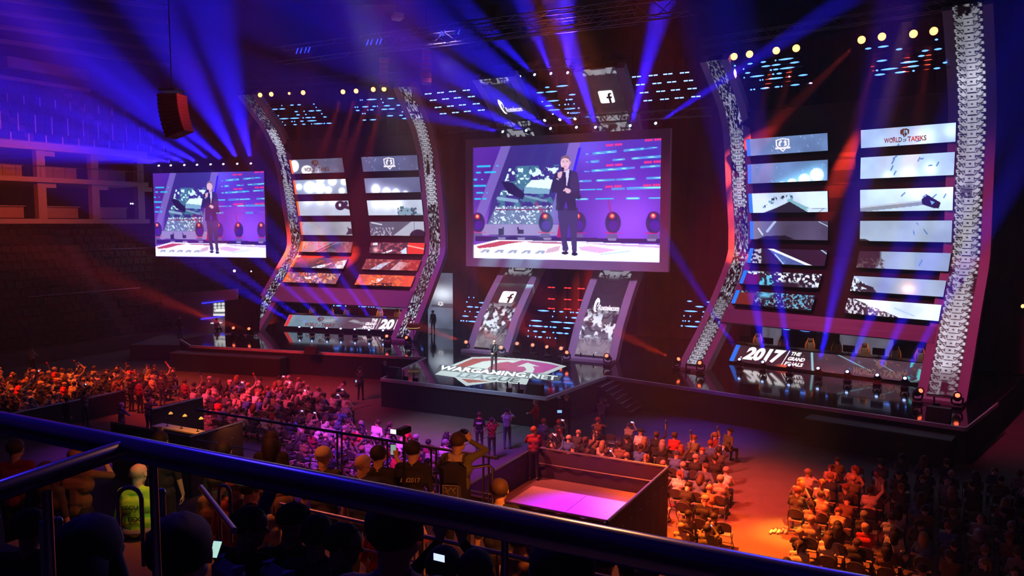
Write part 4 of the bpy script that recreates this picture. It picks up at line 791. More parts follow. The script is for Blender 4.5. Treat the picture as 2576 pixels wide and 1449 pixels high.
def body_caps(P):
    c = []; b = P.get('build', 1.0); pel = V(*P['pel']); lean = R(P.get('lean', 5)); side = R(P.get('side', 0)); yaw = R(P.get('twist', 0))
    up = (Matrix.Rotation(-lean, 3, 'X') @ Matrix.Rotation(side, 3, 'Y')) @ V(0, 0, 1); rt = Matrix.Rotation(yaw, 3, 'Z') @ V(1, 0, 0); rt = (rt - up * rt.dot(up)).normalized(); fw = up.cross(rt)
    low = P.get('sit', False); up0 = (up * .5 + V(0, 0, 1)).normalized()
    X = V(1, 0, 0)
    c += [(LEG, pel - X * .07, pel + X * .07, .112 * b, .112 * b)]
    w1 = pel + up0 * .14; c += [(TOP, w1 - rt * .065 * b, w1 + rt * .065 * b, .108 * b, .108 * b), (TOP, pel + up0 * .04, w1, .125 * b, .11 * b)]
    ch = w1 + up * .19; c += [(TOP, ch - rt * .085, ch + rt * .085, .118 * b, .118 * b), (TOP, w1, ch, .12 * b, .12 * b)]
    sh = ch + up * .135; sw = .165; SL, SR_ = sh - rt * sw, sh + rt * sw
    c += [(TOP, SL, SR_, .062, .062), (TOP, ch - rt * .08, SL + rt * .02, .1, .066), (TOP, ch + rt * .08, SR_ - rt * .02, .1, .066), (TOP, sh - rt * .1, sh + up * .045, .055, .055), (TOP, sh + rt * .1, sh + up * .045, .055, .055)]
    nk = sh + up * .06; hy, hp, hr = (R(a) for a in P.get('head', (0, 0, 0)))
    B = Matrix((rt, fw, up)).transposed()
    H3 = B @ (Matrix.Rotation(hy, 3, 'Z') @ Matrix.Rotation(-hp, 3, 'X') @ Matrix.Rotation(hr, 3, 'Y')); hc = nk + up * .055 + H3 @ V(0, .025, .085)
    HS = P.get('hs', 1.13)
    def h(x, y, z): return hc + H3 @ (V(x, y, z) * HS)
    k0 = len(c)
    c += [(SKIN, nk - up * .03, nk + up * .07, .056, .052), (SKIN, nk + up * .05, h(0, -.005, -.03), .05, .06)]
    c += [(SKIN, h(0, -.028, .03), h(0, .025, .03), .076, .074), (SKIN, h(0, .02, -.02), h(0, .052, -.078), .058, .034), (SKIN, h(-.028, .02, -.05), h(.028, .02, -.05), .042, .042), (SKIN, h(0, .083, .01), h(0, .104, -.022), .011, .015)]
    c += [(SKIN, h(-.03, .072, .032), h(.03, .072, .032), .022, .022), (SKIN, h(-.077, -.008, .012), h(-.082, -.014, -.018), .016, .012), (SKIN, h(.077, -.008, .012), h(.082, -.014, -.018), .016, .012)]
    c += [(DARKR, h(-.031, .084, .008), h(-.029, .084, .008), .0115, .0115), (DARKR, h(.029, .084, .008), h(.031, .084, .008), .0115, .0115), (5, h(-.016, .079, -.052), h(.016, .079, -.052), .009, .009)]
    c[k0 + 1:] = [(r_, a_, b_, ra * HS, rb * HS) for r_, a_, b_, ra, rb in c[k0 + 1:]]
    for sd, sp, arm in ((-1, SL, P['arms'][0]), (1, SR_, P['arms'][1])):
        tgt, hint, hd, hn, curl = arm; tgt = V(*tgt); el, wr = ik(sp, tgt, .275, .25, V(*hint)); short = P.get('short', False)
        c += [(TOP, sp, el, .056 * b, .045), ((SKIN if short else TOP), sp.lerp(el, .75) if short else el, el if short else el.lerp(wr, .9), .043, .043 if short else .032)]
        if short: c += [(SKIN, el, wr, .040, .027)]
        c += [(SKIN, el.lerp(wr, .85), wr, .029, .026)]; hand(c, wr, V(*hd), V(*hn), curl, -sd)
    for sd, (kn, an, toe) in ((-1, P['legs'][0]), (1, P['legs'][1])):
        hipp = pel + X * sd * .09 - V(0, 0, .02); an = V(*an); kn = V(*kn); k2, a2 = ik(hipp, an, .43, .42, kn - hipp) if True else (kn, an)
        c += [(LEG, hipp, k2, .088 * b, .060), (LEG, k2, k2.lerp(a2, .35), .060, .057), (LEG, k2.lerp(a2, .3), a2 + (k2 - a2) * .02, .057, .044)]
        t = V(math.sin(R(toe)), math.cos(R(toe)), 0); f0 = V(a2.x, a2.y, 0); base = P.get('floor', 0)
        hz_ = a2.z - .045; c += [(SHOE, V(a2.x, a2.y, hz_ + .01) - t * .035, V(a2.x, a2.y, hz_ - .002) + t * .15, .045, .034)]
    return c, Matrix.Translation(hc) @ H3.to_4x4() @ Matrix.Scale(HS, 4)
def cap_mesh(b, p0, p1, r0, r1, n=10):
    d = p1 - p0; L = d.length; q = d.to_track_quat('Z', 'Y').to_matrix().to_4x4() if L > 1e-6 else Matrix.Identity(4); T = Matrix.Translation(p0) @ q
    prof = [(r0 * math.cos(a), r0 * math.sin(a)) for a in (-1.35, -.9, -.4)] + [(r0, 0), (r1, L)] + [(r1 * math.cos(a), L + r1 * math.sin(a)) for a in (.4, .9, 1.35)]
    b.lathe(prof, n, T)
def body_mesh(name, P, vox=.015):
    caps, H = body_caps(P); caps += P.get('extra', []); b = MB()
    for r_, p0, p1, r0, r1 in caps: cap_mesh(b, p0, p1, r0, r1)
    me = bpy.data.meshes.new('tmp'); me.from_pydata(b.v, [], b.f); o = bpy.data.objects.new('tmp', me); COL.objects.link(o)
    m = o.modifiers.new('r', 'REMESH'); m.mode = 'VOXEL'; m.voxel_size = vox; m.use_smooth_shade = True
    m = o.modifiers.new('s', 'SMOOTH'); m.factor = .5; m.iterations = 3 if vox > .012 else 5
    dg = bpy.context.evaluated_depsgraph_get(); out = bpy.data.meshes.new_from_object(o.evaluated_get(dg)); bpy.data.objects.remove(o); out.name = name
    nf = len(out.polygons); ce = np.empty(nf * 3); out.polygons.foreach_get('center', ce); ce = ce.reshape(-1, 3); best = np.full(nf, 9.); reg = np.zeros(nf, int)
    for r_, p0, p1, r0, r1 in caps:
        a = np.array(p0); d = np.array(p1) - a; t = np.clip((ce - a) @ d / max(d @ d, 1e-9), 0, 1); ds = np.linalg.norm(ce - a - t[:, None] * d, axis=1) - (r0 + (r1 - r0) * t)
        if r_ in (DARKR, 5): ds -= .004
        k = ds < best; best[k] = ds[k]; reg[k] = r_
    out.materials.clear()
    for m_ in range(6): out.materials.append(PM['skin0'])
    out.polygons.foreach_set('material_index', reg); out.polygons.foreach_set('use_smooth', [True] * nf); out.update()
    return out, H
PM = {}
for i, c in enumerate(((.62, .40, .30), (.55, .34, .25), (.70, .48, .38), (.45, .28, .2))): PM['skin%d' % i] = mat('skin tone %d' % i, c, .55, var=.05, scale=20)
CLOTH = dict(black=(.016, .016, .02), charcoal=(.06, .06, .07), grey=(.30, .30, .32), navy=(.03, .045, .12), white=(.78, .76, .74), red=(.62, .03, .03), brown=(.20, .11, .06), olive=(.15, .16, .08), blue=(.06, .14, .45), beige=(.50, .42, .32), maroon=(.22, .02, .04), denim=(.09, .13, .24), teal=(.03, .2, .22), hivis=(.45, .95, .05))
for k, c in CLOTH.items(): PM[k] = mat(k + ' cloth', c, .85, var=.18, scale=14, bump=.15)
HAIRC = dict(dark=(.018, .013, .01), brown=(.07, .038, .02), light=(.30, .19, .09), grey=(.28, .27, .26), red=(.22, .06, .02))
for k, c in HAIRC.items(): PM['hair_' + k] = mat(k + ' hair', c, .7, var=.3, scale=60, bump=.4)
PM['eye'] = mat('eye dark', (.02, .015, .015), .3); PM['lip'] = mat('lips', (.45, .16, .14), .5)
PM['shoe'] = mat('dark shoe', (.03, .03, .035), .5); PM['wshoe'] = mat('white shoe', (.7, .7, .7), .5)
HAIRS = {}
def hair_mesh(kind):
    if kind in HAIRS: return HAIRS[kind]
    b = MB()
    if kind in ('short', 'long', 'tail'):
        b.ball((0, -.014, .034), (.089, .108, .089), n=20, m=14)
        vs = []
        for x, y, z in b.v:
            fr_ = y + .25 * z > .052 and z < .078; lo = z < -.028 + (0 if y < -.02 else .02) and kind != 'long'
            if fr_ or lo: x, y, z = x * .78, (y + .0) * .72, z * .72 + .008
            k = 1 + .03 * math.sin(x * 190) * math.cos(z * 150 + y * 90); vs.append((x * k, y * k, z * k))
        b.v = vs
        if kind == 'long':
            b.tube([(0, -.045, .03), (0, -.07, -.05), (0, -.075, -.13), (0, -.07, -.22), (0, -.06, -.27)], [.08, .085, .082, .07, .03], 12); b.tube([(-.06, -.01, .02), (-.078, -.012, -.06), (-.08, -.02, -.14), (-.07, -.03, -.2)], [.03, .034, .03, .012], 8); b.tube([(.06, -.01, .02), (.078, -.012, -.06), (.08, -.02, -.14), (.07, -.03, -.2)], [.03, .034, .03, .012], 8)
        if kind == 'tail': b.tube([(0, -.1, .06), (0, -.135, .03), (0, -.14, -.06), (0, -.125, -.14)], [.022, .028, .024, .008], 8)
    if kind == 'cap':
        b.ball((0, -.008, .045), (.092, .106, .082), n=20, m=12); b.v = [(x, y, max(z, .012)) for x, y, z in b.v]; b.box((0, .115, .03), (.13, .1, .008), rot=Matrix.Rotation(-.25, 4, 'X')); b.ball((0, -.008, .128), .009, n=8, m=5)
    if kind == 'hood': b.tube([(0, -.03, .1), (0, -.09, .03), (0, -.095, -.06), (0, -.07, -.13)], [.05, .09, .1, .08], 12)
    if kind == 'mohawk': b.ball((0, -.01, .06), (.03, .1, .09), n=12, m=10)
    me = bpy.data.meshes.new(kind); me.from_pydata(b.v, [], b.f); me.polygons.foreach_set('use_smooth', [True] * len(me.polygons)); me.materials.append(PM['hair_dark']); me.update(); HAIRS[kind] = me; return me
def person(meshH, M, label, top='black', leg='denim', skin=0, hair=('short', 'dark'), group=None, shoe='shoe', scale=1.0, cat='person'):
    me, H = meshH; o = bpy.data.objects.new('person', me); COL.objects.link(o); o.matrix_basis = M @ Matrix.Scale(scale, 4); tag(o, label, cat, group)
    for i, m in enumerate((PM['skin%d' % skin], PM[top], PM[leg], PM[shoe], PM['eye'], PM['lip'])): o.material_slots[i].link = 'OBJECT'; o.material_slots[i].material = m
    if hair:
        h = bpy.data.objects.new('cap' if hair[0] == 'cap' else 'hair', hair_mesh(hair[0])); COL.objects.link(h); h.parent = o; h.matrix_basis = H
        h.material_slots[0].link = 'OBJECT'; h.material_slots[0].material = PM.get('hair_' + hair[1]) or PM[hair[1]]
    return o
D = (0, 0, -1)
def sitpose(**k):
    P = dict(hs=1.22, pel=(0, 0, .56), lean=4, sit=True, head=(0, 0, 0), legs=(((-.14, .42, .52), (-.15, .40, .09), -8), ((.14, .42, .52), (.15, .42, .09), 8)),
             arms=(((-.13, .30, .63), (-.6, -.3, -.6), (.3, .9, -.1), (0, 0, -1), .3), ((.13, .30, .63), (.6, -.3, -.6), (-.3, .9, -.1), (0, 0, -1), .3)))
    P.update(k); return P
SIT = [
 sitpose(), sitpose(lean=22, head=(0, -8, 0), arms=(((-.06, .40, .66), (-1, 0, -.3), (.7, .6, 0), (0, 0, -1), .5), ((.06, .40, .66), (1, 0, -.3), (-.7, .6, 0), (0, 0, -1), .5))),
 sitpose(lean=2, head=(28, 0, 0), arms=(((.06, .20, .86), (-1, 0, -.6), (1, .1, 0), (0, -1, 0), .4), ((-.06, .17, .83), (1, 0, -.6), (-1, .1, 0), (0, -1, 0), .4))),
 sitpose(lean=6, head=(-22, 4, 0), arms=(((-.13, .30, .63), (-.6, -.3, -.6), (.3, .9, -.1), (0, 0, -1), .3), ((.10, .22, 1.10), (1, .1, -1), (-.3, .1, 1), (-.4, -.7, 0), .6))),
 sitpose(lean=3, head=(0, -6, 0), arms=(((-.07, .34, 1.20), (-1, .2, -1), (.2, .2, 1), (0, 1, 0), .55), ((.07, .34, 1.20), (1, .2, -1), (-.2, .2, 1), (0, 1, 0), .55))),
 sitpose(lean=2, head=(6, -4, 0), arms=(((-.04, .33, .98), (-1, 0, -.7), (.3, .6, .7), (1, 0, 0), .15), ((.05, .33, .98), (1, 0, -.7), (-.3, .6, .7), (-1, 0, 0), .15))),
 sitpose(lean=14, side=6, head=(40, 6, 4), twist=12, arms=(((-.2, .34, .64), (-1, -.2, -.4), (.2, .9, -.2), (0, 0, -1), .4), ((.2, .02, .60), (1, -.6, 0), (0, .7, -.5), (-1, 0, 0), .3))),
 sitpose(lean=4, head=(0, -10, 0), arms=(((-.13, .30, .63), (-.6, -.3, -.6), (.3, .9, -.1), (0, 0, -1), .3), ((.28, .30, 1.42), (1, .1, -.2), (.1, .2, 1), (0, 1, 0), .8))),
 sitpose(lean=8, head=(-35, 2, -3), twist=-10, build=1.16), sitpose(lean=28, head=(5, 25, 0), build=1.05, arms=(((-.05, .42, .62), (-1, 0, -.3), (.6, .8, 0), (0, 0, -1), .6), ((.05, .42, .62), (1, 0, -.3), (-.6, .8, 0), (0, 0, -1), .6)))]
SITM = [body_mesh('seated body', P, .0155) for P in SIT]
def stpose(**k):
    P = dict(pel=(0, 0, .95), lean=2, head=(0, 5, 0), legs=(((-.1, .2, .5), (-.12, 0, .085), -10), ((.1, .2, .5), (.12, .03, .085), 10)),
             arms=(((-.27, .04, .87), (-.3, -1, 0), (0, .1, -1), (1, 0, 0), .35), ((.27, .04, .87), (.3, -1, 0), (0, .1, -1), (-1, 0, 0), .35)))
    P.update(k); return P
CAMARMS = (((-.07, .24, 1.52), (-1, .2, -1), (.3, .2, .9), (.3, 1, 0), .6), ((.09, .22, 1.54), (1, .2, -1), (-.3, .2, .9), (-.3, 1, 0), .6))
def frameM(p, heading): return Matrix.Translation(p) @ Matrix.Rotation(heading, 4, 'Z')
HD = FC.a                          # facing the stage

# ------------------------------------------------------------------ folding chairs
def chair_parts():
    SEATM = mat('grey padded seat', (.33, .30, .30), .6, var=.06); FRM = mat('dark tubular frame', (.03, .03, .035), .4, .5)
    b = MB(); b.box((0, .02, .44), (.42, .40, .05), bev=.018); seat = b
    b = MB(); n = 9; P0 = []
    for k in range(n):
        x = -.215 + .43 * k / (n - 1); P0.append((x, .86 - .10 * (abs(x) / .215) ** 3, -.235 + .05 * (abs(x) / .215) ** 2))
    top = [(x, y, z) for x, z, y in P0]; bot = [(x, y + .045, .56) for x, _, y in P0]
    vs = []
    for t_, m_ in zip(top, bot): vs += [t_, m_, (m_[0], m_[1] - .03, m_[2]), (t_[0], t_[1] - .03, t_[2])]
    fs = []
    for k in range(n - 1):
        for j in range(4): fs.append((k * 4 + j, k * 4 + (j + 1) % 4, k * 4 + 4 + (j + 1) % 4, k * 4 + 4 + j))
    fs += [(0, 1, 2, 3), tuple((n - 1) * 4 + j for j in (3, 2, 1, 0))]; b.add(vs, fs); back = b
    legs = []
    for s in (-1, 1):
        b = MB(); b.tube([(s * .20, -.225, .72), (s * .21, -.19, .44), (s * .215, .20, .014)], .012, 6); legs.append(b)
        b = MB(); b.tube([(s * .19, .20, .43), (s * .20, -.22, .014)], .012, 6); legs.append(b)
    b = MB(); b.tube([(-.2, -.2, .12), (.2, -.2, .12)], .009, 6); b.tube([(-.21, .17, .10), (.21, .17, .10)], .009, 6)
    return seat, back, legs, b, SEATM, FRM
_s, _b, _l, _c, SEATM, FRM = chair_parts(); BACKM = mat('dark chair back', (.07, .06, .065), .55)
def make_chair(M, label, group):
    t = thing('folding_chair', label, 'chair', M, group); _s.build('seat', SEATM, t); _b.build('backrest', BACKM, t)
    for l in _l: l.build('leg', FRM, t)
    _c.build('cross_bar', FRM, t); return t
mb = MB(); mb.v = []; 
for q, mi in ((_s, 0), (_b, 2), *[(l, 1) for l in _l], (_c, 1)): mb.m = mi; mb.add(q.v, q.f)
_far = mb.build('folding_chair', [SEATM, FRM, BACKM]); FARME = _far.data; bpy.data.objects.remove(_far)
NEARC = None
# ------------------------------------------------------------------ seated blocks
def pin(x, y, poly):
    r = False; j = len(poly) - 1
    for i in range(len(poly)):
        xi, yi = poly[i]; xj, yj = poly[j]
        if (yi > y) != (yj > y) and x < (xj - xi) * (y - yi) / (yj - yi) + xi: r = not r
        j = i
    return r
DESC = {'black': 'black', 'charcoal': 'dark grey', 'grey': 'grey', 'navy': 'dark blue', 'white': 'white', 'red': 'red', 'brown': 'brown', 'olive': 'olive', 'blue': 'blue', 'beige': 'beige', 'maroon': 'maroon', 'denim': 'denim', 'teal': 'teal'}
BLK = {
 'D': ('far left block', [(-25.5, 14.6), (-22, 10.2), (-20, 8.6), (-17.3, 8.8), (-14.6, 11.2), (-16.2, 13.6), (-15.6, 18.3), (-20, 19.5)], .92),
 'A': ('left centre block', [(-13.6, 11.6), (-12.2, 8.4), (-9.5, 7.7), (-5, 8.3), (-0.9, 12.5), (3.9, 12.4), (6.6, 17.4), (3.2, 18.4), (-.9, 17.6), (-1.4, 15.6), (-5.2, 15.6)], .86),
 'B': ('right centre block', [(6.5, 9.2), (7.2, 8.5), (14.2, 8.2), (16.5, 18.4), (14.9, 18.4), (14.7, 15.8), (9.2, 15.8), (7.0, 11.5)], .85),
 'C': ('right block', [(17.4, 12.6), (18.1, 8.2), (24.4, 8.2), (24.6, 17.6), (18.0, 19.6)], .80)}
rr = random.Random(21); DCH = []; npeople = 0; SEATP = []
for key, (bn, poly, occ) in BLK.items():
    rowi = 0; n = min(p[1] for p in poly) + .25
    while n < max(p[1] for p in poly):
        us = []; u = min(p[0] for p in poly) + .1 + (rowi % 2) * .12
        while u < max(p[0] for p in poly):
            if pin(u, n, poly): us.append(u)
            u += .71
        if us:
            for ci, u in enumerate(us):
                nn_ = n + rr.uniform(-.04, .04); pos = FC.p(u, nn_, 0); px, py = project(*pos[:2], 1.0)
                if not (-60 < px < 2640) or py > 1475: continue
                if py > 1075 + .185 * px + 25 and key == 'D': continue
                M = frameM(pos, HD + rr.uniform(-.06, .06)); near = key in 'BC' and pos.y < 29
                place = '%s, %s row, %s seat' % (bn, nth(rowi), nth(ci))
                empty = rr.random() > occ or (key == 'B' and rowi == 1 and ci in (2, 3, 4, 5)) or (key == 'B' and rowi == 0 and ci in (1, 2, 3, 4, 5) and ci > 2)
                if near:
                    if NEARC is None: NEARC = make_chair(M, 'x', 'x'); ch = NEARC
                    else: ch = dup(NEARC, M)
                elif key == 'D': DCH.append(M); ch = None
                else: ch = bpy.data.objects.new('folding_chair', FARME); COL.objects.link(ch); ch.matrix_basis = M; ch['category'] = 'chair'
                if ch: ch['group'] = 'folding chairs of the %s' % bn; ch['label'] = ('empty grey folding chair in the ' if empty else 'grey folding chair under a spectator in the ') + place
                if empty: continue
                # knots of light clothing where the photograph shows them
                pal = ['black', 'black', 'black', 'charcoal', 'charcoal', 'charcoal', 'grey', 'navy', 'brown', 'olive', 'maroon', 'denim', 'white', 'beige', 'red', 'blue']
                if key == 'A': pal += ['white', 'beige', 'grey', 'grey', 'beige', 'blue', 'white']
                if key == 'D': pal += ['beige', 'brown', 'beige', 'grey', 'white']
                top = rr.choice(pal)
                if key == 'C' and pos.x < 11.5 and rr.random() < .45: top = rr.choice(['white', 'beige', 'white', 'grey'])
                if key == 'C' and pos.x > 13: top = rr.choice(pal[:11])
                pi = rr.choice((0, 0, 1, 1, 2, 2, 3, 4, 5, 6, 7, 8, 9)) if not (key in 'C' and rr.random() < .5) else rr.choice((0, 1, 2, 8, 9))
                hk = rr.choice(('short', 'short', 'short', 'short', 'short', 'long', 'tail', 'cap', None)); hc = rr.choice(('dark', 'dark', 'brown', 'brown', 'light', 'grey', 'red'))
                if hk == 'cap': hc = rr.choice(('black', 'navy', 'red', 'grey'))
                act = ('sitting', 'leaning forward', 'clapping', 'touching the chin', 'holding a phone up', 'with hands raised', 'turning aside', 'with one arm up', 'turning to the neighbour', 'bent forward')[pi]
                p = person(SITM[pi], M, 'person in %s, %s, %s' % (DESC[top], act, place), top, rr.choice(('denim', 'black', 'charcoal', 'denim', 'brown')), rr.randrange(4), (hk, hc) if hk else None, 'spectators of the %s' % bn, 'wshoe' if rr.random() < .25 else 'shoe', rr.uniform(.99, 1.1))
                SEATP.append((key, rowi, ci, pi, p, M)); npeople += 1
            rowi += 1
        n += 1.1
print('seated', npeople)
dm = MB()
for M_ in DCH:
    for q_, mi_ in ((_s, 0), (_b, 2), *[(l, 1) for l in _l]): dm.m = mi_; dm.add(q_.v, q_.f, M_)
tag(dm.build('chair_rows', [SEATM, FRM, BACKM]), 'rows of grey folding chairs under the far left block of spectators', 'chairs', kind='stuff')
# phones held up, inflatable sticks, cups
PHS = mat('phone screen', (.1, .1, .12), .3, emit=(.45, .55, 1), es=1.6, sample='NONE'); PHB = mat('phone body', (.02, .02, .025), .3)
def phone(M, label, group=None, w=.15, h=.075, m=None):
    t = thing('phone', label, 'phone', M, group); b = MB(); b.box((0, 0, 0), (w, .009, h), bev=.003); b.build('phone_case', PHB, t); b = MB(); b.box((0, -.0055, 0), (w * .9, .002, h * .86)); b.build('phone_screen', m or PHS, t); return t
for key, r_, c_, pi, p, M in SEATP:
    if pi == 4: phone(M @ Matrix.Translation((0, .36, 1.30)), 'glowing phone held up in the %s, %s row, %s seat' % (BLK[key][0], nth(r_), nth(c_)), 'phones held up in the crowd')
def stick(M, label, group, c0='white', c1='red', L=.55):
    t = thing('inflatable_stick', label, 'inflatable stick', M, group); b = MB(); b.tube([(0, 0, 0), (0, 0, .03), (0, 0, .06), (0, 0, L * .62)], [.02, .04, .045, .045], 8); b.build('stick_body', mat('stick ' + c0, CLOTH[c0], .35), t)
    b = MB(); b.tube([(0, 0, L * .62), (0, 0, L - .06), (0, 0, L - .02), (0, 0, L)], [.045, .045, .035, .012], 8); b.build('stick_tip', mat('stick ' + c1, CLOTH[c1], .35), t); return t
for key, r_, c_, pi, p, M in SEATP:
    if pi == 7: stick(M @ Matrix.Translation((.3, .34, 1.47)) @ Matrix.Rotation(.5, 4, 'X') @ Matrix.Rotation(rr.uniform(-.6, .6), 4, 'Y'), 'inflatable stick waved in the %s, %s row, %s seat' % (BLK[key][0], nth(r_), nth(c_)), 'inflatable sticks waved in the crowd', rr.choice(('white', 'beige')), rr.choice(('red', 'blue')))
for k in range(5):
    q = at_z(1937 + k * 9.5, 1341 - (k % 2) * 2, .05); stick(frameM(q, HD) @ Matrix.Rotation(-PI / 2 - .12, 4, 'X') @ Matrix.Rotation((k - 2) * .1, 4, 'Z'), 'red-tipped white inflatable stick in the floor bundle beside the right block, %s from left' % nth(k), 'bundle of inflatable sticks on the floor', 'white', 'red', .6)
for (x, y), lab, rz in (((1740, 1282), 'white inflatable stick with a red end lying on the aisle beside empty chairs', 1.45), ((1805, 1196), 'dark and red inflatable stick lying in the aisle near the outer seats', 1.5)):
    stick(frameM(at_z(x, y, .05), HD) @ Matrix.Rotation(rz, 4, 'Z') @ Matrix.Rotation(-PI / 2, 4, 'X') , lab, None, 'white' if x < 1750 else 'black', 'red', .8)

# ================================================================== fixtures
LENSR = mat('hot red lens', (.5, .1, .05), .3, emit=(1, .12, .05), es=4, sample='NONE'); LENSO = mat('hot orange lens', (.5, .2, .05), .3, emit=(1, .22, .05), es=9, sample='NONE')
LENSB = mat('blue white lens', (.3, .4, .9), .3, emit=(.35, .5, 1), es=4.5, sample='NONE'); LENSW = mat('white lens', (.8, .8, .9), .3, emit=(.75, .8, 1), es=14, sample='NONE'); LENSG = mat('mint lens', (.5, .9, .8), .3, emit=(.6, 1, .85), es=5, sample='NONE')
HOUS = mat('fixture housing', (.035, .035, .042), .4, .2)
def mover(M, pan, tilt, lens, label, group, s=1.0, hang=False):
    t = thing('moving_head_lamp', label, 'stage lamp', M @ Matrix.Scale(s, 4), group); f = -1 if hang else 1
    b = MB(); b.box((0, 0, f * .07), (.42, .34, .14), bev=.03); b.box((0, -.172, f * .08), (.2, .01, .05)); b.build('base', HOUS, t)
    P = Matrix.Rotation(pan, 4, 'Z'); b = MB(); b.tube([(-.2, 0, f * .48), (-.215, 0, f * .35), (-.19, 0, f * .22), (-.1, 0, f * .17), (.1, 0, f * .17), (.19, 0, f * .22), (.215, 0, f * .35), (.2, 0, f * .48)], .04, 8, P); b.build('yoke', HOUS, t, True)
    T = P @ Matrix.Translation((0, 0, f * .5)) @ Matrix.Rotation(tilt, 4, 'X')
    b = MB(); b.lathe([(.04, -.24), (.12, -.22), (.165, -.12), (.175, 0), (.16, .12), (.15, .2), (.155, .235), (.135, .235), (.13, .21)], 16, T); h = b.build('lamp_head', HOUS, t, True)
    b = MB(); b.lathe([(.001, .216), (.095, .216), (.085, .228), (.04, .24), (.001, .243)], 16, T); b.build('lens', lens, h); return t
def par(M, tilt, lens, label, group, r=.16, pan=0):
    t = thing('spot_lamp', label, 'stage lamp', M, group); b = MB(); b.tube([(-.2, 0, .0), (-.2, 0, .3), (.2, 0, .3), (.2, 0, 0)], .016, 6); b.tube([(0, 0, .3), (0, 0, .64)], .025, 6); b.build('yoke', HOUS, t)
    T = Matrix.Rotation(pan, 4, 'Z') @ Matrix.Rotation(tilt, 4, 'X'); b = MB(); b.lathe([(.05, -.26), (.12, -.24), (r, -.05), (r + .02, .1), (r + .02, .14), (r - .005, .14), (r - .01, .1)], 16, T); h = b.build('lamp_head', HOUS, t, True)
    b = MB(); b.lathe([(.001, .125), (r - .01, .125), (r * .7, .145), (.001, .155)], 16, T); b.build('lens', lens, h); return t
def tocam(p, fr):                 # tilt and pan that turn a lens roughly to the hall from a frame-aligned lamp
    return 0
g = 'red moving heads standing on the stage'
for i, (x, y, lab, rz) in enumerate(((590, 846, 'outer red moving head at the foot of the leftmost light tower', .5), (629, 848, 'inner red moving head at the foot of the leftmost light tower', .5), (975, 868, 'red moving head left of the foot of the second light tower', .4), (1027, 872, 'red moving head right of the foot of the second light tower', 0),
    (1172, 884, 'red moving head left of the foot of the left ribbon', .6), (1262, 898, 'red moving head behind the host', .3), (1302, 888, 'red moving head right beside the foot of the left ribbon, at the back', .3), (1342, 892, 'second red moving head of the back row between the ribbons', .2), (1379, 897, 'third red moving head of the back row between the ribbons', 0), (1413, 901, 'last red moving head of the back row, beside the right ribbon', .2),
    (1425, 912, 'red moving head in front of the left edge of the right ribbon', .5), (1528, 921, 'red moving head right of the foot of the right ribbon', .1), (1702, 930, 'red moving head left of the foot of the third light tower', .8), (1762, 940, 'red moving head right of the foot of the third light tower', 0), (2308, 1015, 'red moving head left of the foot of the tallest light tower', .6), (2407, 1028, 'red moving head right of the foot of the tallest light tower', 0))):
    mover(frameM(at_z(x, y, SZ), HD), rz, R(62), LENSR, lab, g, 1.05)
for i, x in enumerate((730, 767, 812, 853, 894, 935, 975)):
    u = FL.loc(at_z(x, 824, 2.1))[0]; mover(FL.M(u, -7.2, SZ), .3, R(50), LENSB, '%s small blue beam lamp from the left in front of the left desk' % nth(i), 'blue beam lamps in front of the desks', .8)
for i, x in enumerate((1854, 1912, 1978, 2050, 2123, 2198, 2268)):
    u = FR.loc(at_z(x, 903 + (x - 1854) * .121, 2.1))[0]; mover(FR.M(u, -6.6, SZ), .1, R(48), LENSB, '%s small blue beam lamp from the left in front of the right desk' % nth(i), 'blue beam lamps in front of the desks', .85)
for i, (x, y) in enumerate([(656, 239), (684, 237), (729, 235), (764, 233), (864, 231), (897, 229), (940, 225), (967, 224)]):
    u, n, z = FL.loc(on(FL, x, y, -7.2)); par(FL.M(u, n, z), R(100), LENSO, '%s glowing orange lamp from the left over the left wing' % nth(i), 'orange lamps over the left wing', .17 if i != 2 else .1, .2)
for i, (x, y) in enumerate([(1846, 142), (1885, 136), (1952, 127), (2002, 121), (2166, 100), (2217, 92), (2296, 85), (2347, 78)]):
    u, n, z = FR.loc(on(FR, x, y, -7.2)); par(FR.M(u, n, z), R(105), LENSO, '%s glowing orange lamp from the left over the right wing' % nth(i), 'orange lamps over the right wing', .2, .5)
for i, (x, y) in enumerate([(401, 410), (431, 409), (465, 408), (497, 407), (531, 406), (563, 405), (598, 403), (632, 402)]):
    u, n, z = FL.loc(on(FL, x, y + 4, LS_N + .3)); mover(FL.M(u, n, 13.93), .35, R(55), LENSW, '%s beam lamp from the left on top of the side screen' % nth(i), 'beam lamps on top of the side screen', .85)
for i, (x, y) in enumerate([(1500, 322), (1587, 318), (1387, 325), (1452, 322), (1651, 312), (1267, 333), (1326, 330), (1347, 190), (1388, 187), (1430, 185), (1310, 195), (1393, 289), (1431, 286)]):
    u, n, z = FC.loc(on(FC, x, y, -6.4)); par(FC.M(u, n, z), R(75), LENSB, 'small blue-white lamp above the main screen, %s one' % ('left ribbon', 'right ribbon', 'left of middle', 'right of middle', 'far right', 'far left', 'left ribbon foot', 'upper left', 'upper middle', 'upper right', 'uppermost left', 'tiny left', 'tiny right')[i] if 0 else '%s blue-white lamp hanging above the main screen' % ('right-ribbon left-edge', 'right-ribbon right-edge', 'mid-gap left', 'mid-gap right', 'outermost right', 'outermost left', 'left-ribbon foot', 'high second', 'high third', 'high fourth', 'high first', 'small inner left', 'small inner right')[i], 'blue lamps above the main screen', .1 if i < 11 else .06)
for i, (x, y) in enumerate([(1372, 300), (1410, 298), (1448, 296)]):
    u, n, z = FC.loc(on(FC, x, y, -5.6)); par(FC.M(u, n, z), R(130), LENSG, '%s mint-tinted lamp from the left just above the main screen' % nth(i), 'mint lamps above the main screen', .1)
